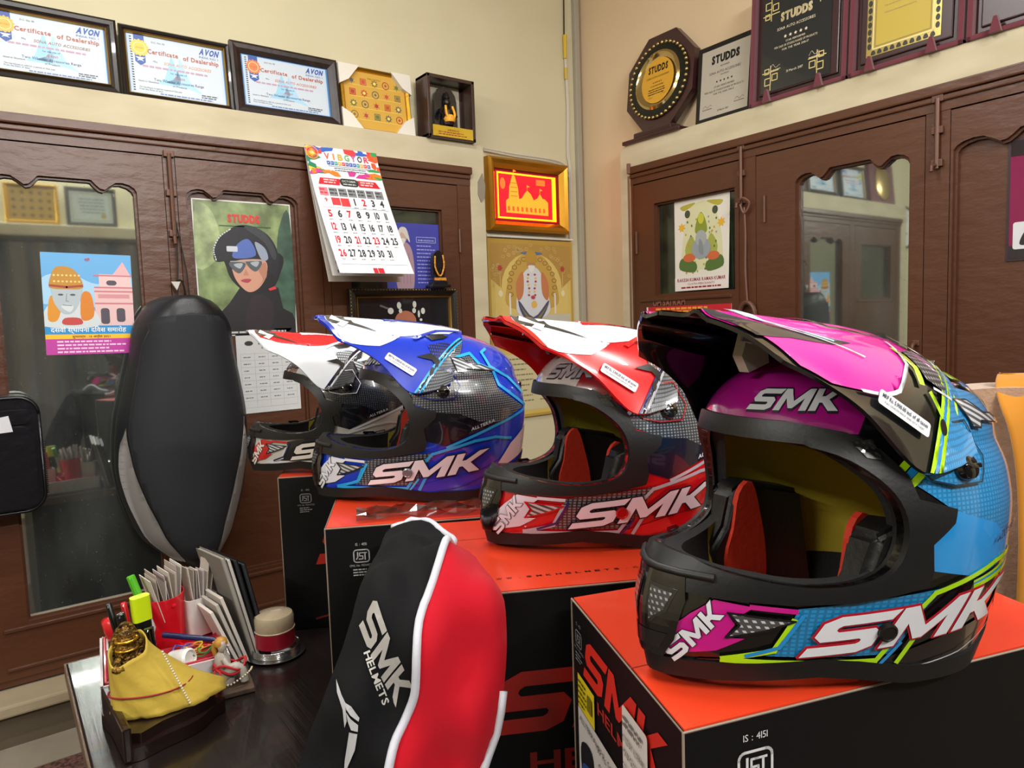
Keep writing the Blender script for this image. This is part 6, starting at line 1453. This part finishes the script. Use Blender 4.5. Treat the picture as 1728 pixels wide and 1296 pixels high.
for sg in (-1, 1):
    zs_ = [.66+.022*i for i in range(20)]
    inn = innL if sg < 0 else innR; out = tab([(.66, .90), (.75, .92), (.95, .97), (1.02, .96), (1.078, .88)])
    q = [(SC(z)+sg*SW(z)*(inn(z)+.03), z) for z in zs_]+[(SC(z)+sg*SW(z)*max(inn(z)+.035, out(z)), z) for z in reversed(zs_)]
    seatpart('grey_stripe', q, '8A8683', .003, mat('seat_grey', '7E7A78', .6, bump=(400, .3)))
bm = bmesh.new(); tube(bm, [p for p in [seatf((x-SC(z))/SW(z), z, .003)-so for x, z in padp]], .0018, 5); obj('piping', bm, mat('seat_vinyl'), seat, 180)
bm = bmesh.new(); tube(bm, [Vector((.468+x, 2.30, z))-so for x, z in ((-.04, .665), (-.02, .642), (.02, .642), (.04, .665))], .008, 8); obj('front_bracket', bm, black_p, seat)

# ---------------------------------------------------------------- black laptop bag
t = thing('laptop_bag', 'black leather laptop bag with papers in its pocket hanging against the mirror door', 'bag', (-.07, 2.35, .86))
def slab(bm, x0, x1, z0, z1, y0, y1, r, mi=0, bev=.012):
    vs = prism(bm, rrect(x0, z0, x1, z1, r, 6), y0, y1, mi); return vs
bm = bmesh.new(); slab(bm, -.27, .17, .02, .338, -.045, .040, .05); bmesh.ops.bevel(bm, geom=[e for e in bm.edges if len(e.link_faces) == 2 and e.calc_face_angle(0) > 1.2], offset=.014, segments=4, affect='EDGES')
obj('body', bm, mat('bag_leather', '0C0C12', .27, bump=(40, 1.2)), t, 50)
bm = bmesh.new(); slab(bm, -.25, .150, .035, .255, -.058, -.040, .03); bmesh.ops.bevel(bm, geom=[e for e in bm.edges if len(e.link_faces) == 2 and e.calc_face_angle(0) > 1.2], offset=.007, segments=3, affect='EDGES'); obj('front_pocket', bm, mat('bag_leather'), t, 50)
bm = bmesh.new(); slab(bm, -.25, .145, .262, .300, -.052, -.040, .012); bmesh.ops.bevel(bm, geom=[e for e in bm.edges if len(e.link_faces) == 2 and e.calc_face_angle(0) > 1.2], offset=.004, segments=2, affect='EDGES'); obj('top_pocket', bm, mat('bag_leather'), t, 50)
bm = bmesh.new(); tube(bm, [(a, -.047, b) for a, b in rrect(-.265, .025, .165, .333, .047, 6)]+[(.165, -.047, .286)], .0035, 6); tube(bm, [(a, .034, b) for a, b in rrect(-.265, .025, .165, .333, .047, 6)], .0035, 6); obj('piping', bm, mat('bag_leather'), t, 180)
bm = bmesh.new()
for i in range(26): g = bmesh.ops.create_icosphere(bm, subdivisions=1, radius=.0028); bmesh.ops.translate(bm, verts=g['verts'], vec=(.174, .0, .06+i*.006))
tag(obj('zip_teeth', bm, chrome, t), kind='stuff')
bm = bmesh.new(); prism(bm, [(.0, .24), (.105, .245), (.098, .288), (.06, .282), (.04, .298), (.0, .296)], -.062, -.060); obj('papers', bm, mat('white_paper', 'C9C9D0', .6), t)

# ---------------------------------------------------------------- chair with towel at the right edge
ch = thing('office_chair', 'office chair back covered with a beige terry towel, at the right edge', 'chair', (1.50, .50, 0), (0, 0, R(-62)))
tow = mat('terry_towel', 'B08D72', .95, bump=(170, 1.0), sheen=.6, var=('9C7A60', 60, .3))
bm = bmesh.new(); prism(bm, [(-.245, .50), (.245, .50), (.25, .8)]+s2([(.25, .8), (.245, 1.06), (.20, 1.16), (.10, 1.198), (0, 1.205), (-.10, 1.195), (-.19, 1.155), (-.24, 1.05), (-.25, .8)], 5, False), -.055, .05)
r = bmesh.ops.bevel(bm, geom=[e for e in bm.edges if len(e.link_faces) == 2 and e.calc_face_angle(0) > 1.2], offset=.035, segments=5, affect='EDGES')
obj('towel', bm, tow, ch, 60)
bm = bmesh.new(); box(bm, (0, -.22, .46), (.48, .46, .09), bevel=.03); obj('seat', bm, black_p, ch)
bm = bmesh.new(); lathe(bm, [(.03, .1), (.03, .42)], 16); obj('post', bm, chrome, ch)
for i in range(5):
    a = 2*PI*i/5; bm = bmesh.new(); tube(bm, [(0, 0, .11), (.28*math.cos(a), .28*math.sin(a), .06)], [.022, .014], 8); o_ = obj('leg', bm, black_p, ch)
    bm = bmesh.new(); lathe(bm, [(.012, 0), (.025, .01), (.025, .04), (.012, .05)], 12, c=(.28*math.cos(a), .28*math.sin(a), 0)); obj('caster', bm, black_p, o_)
for sg in (-1, 1):
    bm = bmesh.new(); tube(bm, spline([(sg*.27, .0, .50), (sg*.285, .0, .66), (sg*.28, -.04, .70), (sg*.28, -.26, .69)], 5), .018, 10); obj('armrest', bm, black_p, ch, 60)
cl = thing('mustard_cloth', 'mustard yellow cloth draped over the towel-covered chair back', 'cloth', (1.50, .50, 0), (0, 0, R(-62)))
bm = bmesh.new(); G = {}; nu, nv = 26, 44
path = [(-.092, .62), (-.088, .8), (-.082, 1.0), (-.078, 1.12), (-.068, 1.175), (-.04, 1.212), (.0, 1.226), (.04, 1.214), (.06, 1.16), (.066, 1.0)]
pp = spline([(a, b, 0) for a, b in path], 5)
for i in range(nu+1):
    u = i/nu
    for j, p in enumerate(pp):
        s = j/(len(pp)-1); x = -.018+.016*math.sin(s*9)+(.22+.01*math.sin(s*7))*u
        drop = .30*max(0, (abs(x)/.25)**4)*.35 if x > 0 else 0
        G[i, j] = bm.verts.new((x, p[0]-.006*math.sin(u*14+s*6)*(1 if p[0] < 0 else -1), p[1]-drop*min(1, max(0, (p[1]-1.0)*5))))
for i in range(nu):
    for j in range(len(pp)-1): bm.faces.new((G[i, j], G[i+1, j], G[i+1, j+1], G[i, j+1]))
o_ = obj('cloth', bm, mat('mustard', 'B8770C', .85, bump=(12, .5), sheen=.3), cl, 180); m_ = o_.modifiers.new('s', 'SOLIDIFY'); m_.thickness = .003

# ---------------------------------------------------------------- desk clutter, left end
Z = .730
# organiser tray
org = thing('desk_organizer', 'white and red plastic desk organiser tray holding cups, pens and rubber bands', 'organizer', (.215, 1.41, Z), (0, 0, R(-6)))
def tray(bm, x0, x1, y0, y1, z0, z1, th=.004):
    b2(bm, x0, x1, y0, y1, z0, z0+th); b2(bm, x0, x0+th, y0, y1, z0, z1); b2(bm, x1-th, x1, y0, y1, z0, z1); b2(bm, x0, x1, y0, y0+th, z0, z1); b2(bm, x0, x1, y1-th, y1, z0, z1)
bm = bmesh.new(); tray(bm, -.10, .10, -.115, .11, 0, .048); obj('tray', bm, mat('organizer_white', 'C9C2C4', .35), org)
bm = bmesh.new(); tray(bm, -.094, .094, -.109, .104, .0045, .0505, .003); b2(bm, -.03, -.027, -.109, .104, .006, .048); b2(bm, -.03, .094, -.02, -.017, .006, .048); obj('red_insert', bm, mat('organizer_red', 'C23A48', .35, coat=.3), org)
bm = bmesh.new(); tray(bm, -.088, -.034, -.06, -.0, .03, .085, .003); obj('pen_well', bm, white_p, org)
def cup(name, label, loc, m, r0, r1, H, lean, cards, rim=None, square=False):
    c = thing(name, label, 'cup', loc, lean, 'card holder cups in the organiser')
    bm = bmesh.new(); n = 4 if square else 28
    prof_ = [(r0, 0), (r1, H), (r1-.002, H), (r0-.002, .003), (.0005, .003)]
    if square:
        rings = []
        for r_, z in prof_: rings.append([bm.verts.new((a, b, z)) for a, b in rrect(-r_, -r_*.75, r_, r_*.75, r_*.35, 4)])
        for A, B in zip(rings, rings[1:]):
            for k in range(len(A)): bm.faces.new((A[k], A[(k+1) % len(A)], B[(k+1) % len(A)], B[k]))
        bm.faces.new(rings[0])
    else: lathe(bm, prof_, 28)
    obj('cup', bm, m, c, 40)
    if not square:
        bm = bmesh.new(); lathe(bm, [(.0035, 0), (.004, .002), (.001, .003)], 10); bmesh.ops.rotate(bm, verts=bm.verts, cent=(0, 0, 0), matrix=Matrix.Rotation(PI/2, 3, 'X')); bmesh.ops.translate(bm, verts=bm.verts, vec=(.002, -r1+.001, H*.86)); obj('stud', bm, m, c)
    cm = [mat('card_'+str(i), q, .6) for i, q in enumerate(('C8C0B4', 'B8AEA4', 'A89C94', 'CFCAC2', 'B4A8A8'))]
    rr = random.Random(int(H*10000)+cards)
    for i in range(cards):
        f = (i+.5)/cards*2-1
        q = thing('visiting_card', 'visiting card standing among others in the '+('white' if square else 'red')+' cup', 'card', loc, lean, ('cards in the white cup' if square else 'cards in the red cup'))
        bm = bmesh.new(); box(bm, (f*r1*.72, rr.uniform(-.004, .004), H*.55+.045+rr.uniform(-.012, .012)), (.0012, .050 if not square else .036, .09), rot=Matrix.Rotation(rr.uniform(-.12, .12)+f*.12, 3, 'Y')); o_ = obj('card', bm, cm[i % 5], q)
    return c
cup('red_cup', 'red plastic cup crammed with visiting cards, beside the white cup', (.240, 1.475, .752), red_p, .026, .036, .105, (R(4), R(-5), R(12)), 9)
cup('white_cup', 'white plastic cup with visiting cards standing on a red saucer', (.293, 1.468, .762), mat('cup_white', 'CFC8C4', .35), .026, .031, .075, (0, 0, R(12)), 8, square=True)
t = thing('red_saucer', 'shallow red dish with white underside beneath the white cup', 'dish', (.290, 1.462, .752), (0, 0, R(12)))
bm = bmesh.new(); prism(bm, rrect(-.042, -.036, .042, .036, .012), 0, .004, axis='z'); rg = rrect(-.042, -.036, .042, .036, .012); 
tube(bm, [(a, b, .006) for a, b in rg]+[(rg[0][0], rg[0][1], .006)], .0035, 6); obj('dish', bm, red_p, t); bm = bmesh.new(); prism(bm, rrect(-.040, -.034, .040, .034, .012), -.006, 0, axis='z'); obj('underside', bm, white_p, t)
def pen(name, label, tip, top, r, body, cap=None, capf=.45, cat='pen', clip=True, group=None):
    t = thing(name, label, cat, tip, group=group); a = Vector((0, 0, 0)); b = Vector(top)-Vector(tip)
    d = b.normalized(); L_ = b.length
    bm = bmesh.new(); tube(bm, [a, a+d*L_*.06, a+d*L_*(1-capf)], [r*.35, r*.9, r*.92], 12); obj('barrel', bm, body, t, 40)
    bm = bmesh.new(); tube(bm, [a+d*L_*(1-capf), a+d*L_*.985, a+d*L_], [r, r, r*.75], 12); obj('cap', bm, cap or body, t, 40)
    if clip:
        n = d.cross(Vector((0, 1, 0))).normalized(); n = Vector((-.3, -.95, 0)); n = (n-d*n.dot(d)).normalized()
        bm = bmesh.new(); tube(bm, [a+d*L_*.97+n*r, a+d*L_*.95+n*(r+.003), a+d*L_*(1-capf*.9)+n*(r+.002)], .0014, 6); obj('clip', bm, cap or body, t)
    return t
neon = mat('highlighter_yellow', 'C6E018', .3, coat=.4)
t = thing('highlighter', 'thick highlighter with neon yellow cap and black barrel standing in the organiser', 'highlighter', (.180, 1.352, .808), (R(2), R(-3), R(10)))
bm = bmesh.new(); prism(bm, rrect(-.0135, -.008, .0135, .008, .006), 0, .052, axis='z'); obj('barrel', bm, black_p, t, 40)
bm = bmesh.new(); prism(bm, rrect(-.0155, -.0095, .0155, .0095, .007), .050, .093, axis='z')
bmesh.ops.bevel(bm, geom=[e for e in bm.edges if len(e.link_faces) == 2 and e.calc_face_angle(0) > 1.2], offset=.003, segments=2, affect='EDGES'); obj('cap', bm, neon, t, 40)
pen('marker_pen', 'black glossy marker standing just in front of the highlighter', (.186, 1.318, .765), (.182, 1.322, .852), .0085, black_g, black_g, .6, 'marker')
pen('ballpoint_pen', 'slim black pen leaning at the far left of the organiser', (.152, 1.36, .77), (.131, 1.375, .892), .0055, black_p, black_p)
pen('gel_pen', 'black ribbed pen with orange cap ring behind the brass idol', (.158, 1.345, .77), (.145, 1.35, .878), .0075, mat('orange_plastic', 'D8481A', .35), black_p, .5)
pen('red_pen', 'red pen with silver push button between the black pens', (.165, 1.37, .77), (.155, 1.385, .884), .005, red_p, red_p)
pen('green_pen', 'clear pen with bright green cap leaning against the red cup', (.205, 1.43, .80), (.178, 1.46, .906), .0075, mat('clear_plastic', 'B0B8B0', .2), mat('green_plastic', '4EA81E', .3), .35)
pen('navy_pen', 'navy blue pen lying across the organiser tray', (.295, 1.345, .788), (.215, 1.40, .802), .0055, mat('navy_plastic', '161E4A', .3), mat('navy_plastic'), .4, clip=False)
t = thing('red_stapler', 'rounded red plastic stapler end at the back left of the organiser', 'stapler', (.140, 1.40, .826), (0, R(-20), R(20)))
bm = bmesh.new(); lathe(bm, [(.002, -.03), (.012, -.028), (.016, -.01), (.016, .01), (.012, .03), (.002, .034)], 16, .8, 1.3); obj('body', bm, red_p, t, 60)
t = thing('white_bottle_cap', 'short white plastic cylinder lying in the front of the organiser', 'cap', (.232, 1.335, .775), (R(75), 0, R(35)))
bm = bmesh.new(); lathe(bm, [(.016, -.022), (.017, -.018), (.017, .018), (.013, .022), (.012, .015), (.001, .015)], 24); obj('cap', bm, white_p, t, 40)
bands = ['B8322A', 'C9A02A', '3E7A2E', '3A4AA8', 'B8602A', '8A2A5A']
for i in range(12):
    rr = random.Random(i+40); cx, cy = .262+rr.uniform(-.028, .03), 1.352+rr.uniform(-.02, .025); r_ = rr.uniform(.010, .02)
    bm = bmesh.new(); pts = [(r_*(1+.25*math.sin(3*a+i))*math.cos(a), r_*.8*math.sin(a), .003*math.sin(2*a+i)) for a in [2*PI*k/18 for k in range(19)]]
    tube(bm, pts, .0014, 5); o_ = obj('rubber_band', bm, mat('band_%d' % (i % 6), bands[i % 6], .5)); o_.location = (cx, cy, .778+.0025*(i % 4)); tag(o_, 'coloured rubber band in the pile at the front of the organiser', 'rubber band', 'rubber bands in the organiser')
# leaning booklets, seen edge-on
spec = [(.296, .115, .09, 'C4BDB4', .35), (.304, .125, .10, 'A8A098', .30), (.312, .135, .10, 'BDB6AC', .27), (.326, .205, .16, '8E877E', .20), (.333, .200, .16, 'B5AFA6', .19), (.340, .195, .15, '101114', .17), (.352, .185, .14, '1B1D22', .17)]
lbs = ['short white folded card, leftmost of the leaning papers', 'short grey card second from left among the leaning papers', 'short pale card beside the tall diaries', 'tall spiral-bound grey pad with mesh edge among the leaning papers', 'tall pale-edged diary right of the spiral pad', 'tall black-covered diary in the leaning stack', 'black diary at the right end of the leaning stack']
for (x, h, d, c_, a), lb in zip(spec, lbs):
    t = thing('booklet' if h > .15 else 'folded_card', lb, 'booklet' if h > .15 else 'card', (x+.035, 1.345, Z), (R(-6), -a, R(4)))
    bm = bmesh.new(); b2(bm, -.003, .003, 0, d, .001, h, bevel=.0008); obj('pages' if h > .15 else 'sheet', bm, mat('paper_'+c_, c_, .6), t)
    if h > .15:
        bm = bmesh.new(); b2(bm, -.0042, -.003, -.001, d+.001, .001, h+.002); b2(bm, .003, .0042, -.001, d+.001, .001, h+.002); obj('cover', bm, black_p if c_ != '8E877E' else mat('grey_cover', '77726C', .5, bump=(300, .8)), t)
# round box on a metal disc
t = thing('round_box', 'round red-banded box with clear domed lid', 'box', (.400, 1.345, Z+.018))
bm = bmesh.new(); lathe(bm, [(.034, 0), (.037, .003), (.037, .03), (.035, .031)], 40); obj('body', bm, mat('dark_red_band', '8A0E22', .35, coat=.3), t, 40)
bm = bmesh.new(); lathe(bm, [(.0355, .030), (.0365, .033), (.0365, .056), (.034, .061), (.026, .064), (.001, .066)], 40); obj('lid', bm, mat('milky_lid', 'CDBD9C', .15, coat=.6, trans=.45), t, 40)
bm = bmesh.new(); tube(bm, [(.0368*math.cos(2*PI*k/30), .0368*math.sin(2*PI*k/30), .033) for k in range(31)], .0014, 5); obj('lid_rim', bm, mat('milky_lid'), t, 180)
t = thing('bangle_stack', 'stack of steel bangles on a round steel dish beneath the round red-banded box', 'bangles', (.400, 1.345, Z))
bm = bmesh.new(); lathe(bm, [(.03, .001), (.052, .001), (.055, .004), (.052, .005), (.03, .003)], 40); obj('dish', bm, chrome, t, 40)
for i in range(5):
    bm = bmesh.new(); tube(bm, [(.044*math.cos(2*PI*k/36), .044*math.sin(2*PI*k/36), .006+i*.0027) for k in range(37)], .0014, 6); obj('bangle', bm, chrome, t, 180)
# idol on the wooden base, wrapped in yellow cloth
idol = thing('brass_idol', 'antique brass idol wrapped in a yellow cloth', 'idol', (.175, 1.215, Z+.034), (0, 0, 0))
bm = bmesh.new(); lathe(bm, [(.036, 0), (.04, .008), (.032, .012), (.028, .03), (.030, .05), (.024, .075), (.020, .085), (.024, .098), (.024, .112), (.016, .122), (.019, .128), (.012, .142), (.004, .150), (.001, .152)], 22, .9, .75, c=(-.038, .014, 0)); bmesh.ops.scale(bm, verts=bm.verts, vec=(.78, .8, .9), space=Matrix.Translation((.038, -.014, 0))); obj('figure', bm, brass_old, idol, 50)
bm = bmesh.new(); prism(bm, s2([(-.064, .06), (-.06, .02), (-.012, .02), (-.008, .06), (-.014, .10), (-.024, .128), (-.036, .137), (-.048, .130), (-.060, .105)], 3), .020, .028); obj('back_arch', bm, brass_old, idol, 40)
for k in range(2):
    bm = bmesh.new(); tube(bm, [(-.038+.015*math.cos(2*PI*i/16), .010+.013*math.sin(2*PI*i/16), .100+k*.014) for i in range(17)], .0024, 6); obj('crown_ring', bm, gold_m, idol, 180)
for sg in (-1, 1):
    bm = bmesh.new(); tube(bm, spline([(-.038+sg*.014, .004, .088), (-.038+sg*.02, -.010, .078), (-.038+sg*.008, -.018, .082)], 4), [.0055]*9, 8); obj('arm', bm, brass_old, idol, 60)
bm = bmesh.new(); rings = []
for k in range(16):
    f = k/15; cx = -.038+.056*(1-f)**1.5; rx = .027+.058*(1-f)**1.5; ry = .026+.027*(1-f)**1.2; z = .004+.098*f
    ring = []
    for i in range(48):
        a = 2*PI*i/48; w_ = 1+.035*math.sin(a*9+k*.5)*(1-f*.6)+.02*math.sin(a*23)
        ring.append(bm.verts.new((cx+rx*w_*math.cos(a), .004+ry*w_*math.sin(a), z+.016*f*math.sin(a+.6)+.004*math.sin(3*a)*f)))
    rings.append(ring)
for A, B in zip(rings, rings[1:]):
    for i in range(48): bm.faces.new((A[i], A[(i+1) % 48], B[(i+1) % 48], B[i]))
o_ = obj('yellow_cloth', bm, mat('yellow_cloth', 'B9A03C', .9, bump=(80, .8), var=('A88C2E', 20, .3)), idol, 180); o_.modifiers.new('s', 'SOLIDIFY').thickness = .0018
bm = bmesh.new(); tube(bm, [(-.009+.0605*math.cos(a), .004+.0455*math.sin(a), .036+.003*math.sin(a*2)) for a in [2*PI*i/40 for i in range(41)]], .0013, 6); obj('red_thread', bm, mat('red_thread', '8A1218', .7), idol, 180)
bm = bmesh.new()
for i in range(22):
    f = i/21; g = bmesh.ops.create_icosphere(bm, subdivisions=1, radius=.0022); bmesh.ops.translate(bm, verts=g['verts'], vec=(.004+.030*f, -.036-.018*f, .098-.085*f))
obj('pearl_string', bm, mat('pearl', 'C9BDA0', .3), idol, 180)
t = thing('idol_base', 'dark carved wooden base under the yellow-clothed brass idol', 'stand', (.185, 1.222, Z), (0, 0, R(3)))
bm = bmesh.new(); prism(bm, s2([(-.072, -.085), (-.02, -.080), (.03, -.070), (.06, -.045), (.082, -.03), (.084, .03), (.06, .07), (-.072, .075), (-.076, 0)], 3), 0, .02, axis='z'); bmesh.ops.bevel(bm, geom=[e for e in bm.edges if len(e.link_faces) == 2 and e.calc_face_angle(0) > 1.2], offset=.004, segments=2, affect='EDGES'); obj('plinth', bm, wood_dk, t, 40)
bm = bmesh.new(); prism(bm, s2([(-.064, -.072), (-.02, -.066), (.03, -.055), (.07, -.02), (.07, .03), (.04, .06), (-.064, .062)], 3), .018, .036, axis='z'); bmesh.ops.bevel(bm, geom=[e for e in bm.edges if len(e.link_faces) == 2 and e.calc_face_angle(0) > 1.2], offset=.006, segments=3, affect='EDGES'); obj('lotus_step', bm, wood_dk, t, 40)
bm = bmesh.new(); b2(bm, -.078, -.066, -.086, .078, 0, .052, bevel=.003); obj('side_rail', bm, wood_dk, t)
# small seated figurine
t = thing('seated_figurine', 'small pale stone figurine of a seated robed man with ochre headcloth', 'figurine', (.285, 1.272, Z+.009), (0, 0, R(-20)))
st_m = mat('pale_stone', 'A8A096', .5, bump=(90, .5)); och = mat('ochre_cloth', 'A8782A', .5)
bm = bmesh.new(); lathe(bm, [(.018, 0), (.019, .01), (.016, .025), (.013, .04), (.012, .05), (.006, .056), (.004, .058)], 20, 1, .8); obj('torso', bm, st_m, t, 60)
bm = bmesh.new(); lathe(bm, [(.002, -.012), (.007, -.009), (.0095, 0), (.008, .009), (.003, .012)], 16, .9, 1, c=(.002, -.002, .068)); tube(bm, [(.010, -.003, .068), (.013, -.004, .066)], .002, 6); tube(bm, [(.007, -.005, .060), (.006, -.007, .052)], [.004, .001], 6); obj('head', bm, st_m, t, 60)
bm = bmesh.new(); lathe(bm, [(.0105, 0), (.0112, .004), (.010, .010), (.005, .014), (.001, .0148)], 16, c=(.0, 0, .068)); tube(bm, [(-.009, .002, .074), (-.012, .003, .06), (-.011, .003, .05)], [.005, .0045, .003], 8); obj('headcloth', bm, och, t, 60)
bm = bmesh.new(); tube(bm, spline([(.0, -.008, .012), (.02, -.012, .03), (.032, -.012, .026), (.036, -.012, .004)], 4), [.009]*6+[.007]*7, 10); tube(bm, spline([(.0, .006, .010), (.022, .010, .014), (.034, -.004, .010)], 4), .008, 10); obj('legs', bm, st_m, t, 60)
bm = bmesh.new(); tube(bm, spline([(.004, -.011, .048), (.012, -.016, .036), (.024, -.014, .034)], 4), [.005]*9, 8); obj('arm', bm, st_m, t, 60)
t2 = thing('red_thread_garland', 'red thread and white bead string wound round the little seated figurine', 'garland', (.285, 1.272, Z+.009), (0, 0, R(-20)))
bm = bmesh.new(); tube(bm, [(.012+.026*math.cos(a), -.002+.02*math.sin(a), .03+.008*math.sin(a*2+1)) for a in [2*PI*i/24 for i in range(25)]], .0022, 6); tube(bm, [(.012+.027*math.cos(a), -.002+.021*math.sin(a), .034+.006*math.sin(a*3+1)) for a in [2*PI*i/24 for i in range(25)]], .002, 6)
tube(bm, spline([(-.01, -.018, .032), (-.012, -.03, .018), (.0, -.032, .03), (-.008, -.02, .034)], 4), .0018, 6); obj('thread', bm, mat('red_wool', 'B01A20', .8), t2, 180)
bm = bmesh.new()
for i in range(18):
    a = -2.6+2.6*i/17; g = bmesh.ops.create_icosphere(bm, subdivisions=1, radius=.0021); bmesh.ops.translate(bm, verts=g['verts'], vec=(.014+.034*math.cos(a), -.004+.026*math.sin(a), .008+.014*max(0, math.cos(a))))
obj('beads', bm, mat('pearl'), t2, 180)
t = thing('wooden_tile', 'thin worn wooden tile beneath the seated figurine', 'tile', (.285, 1.27, Z), (0, 0, R(-8)))
bm = bmesh.new(); b2(bm, -.042, .045, -.042, .035, 0, .0085, bevel=.0015); obj('tile', bm, mat('worn_tile', '2A211C', .5, bump=(40, .8), var=('5A4636', 30, .2)), t)
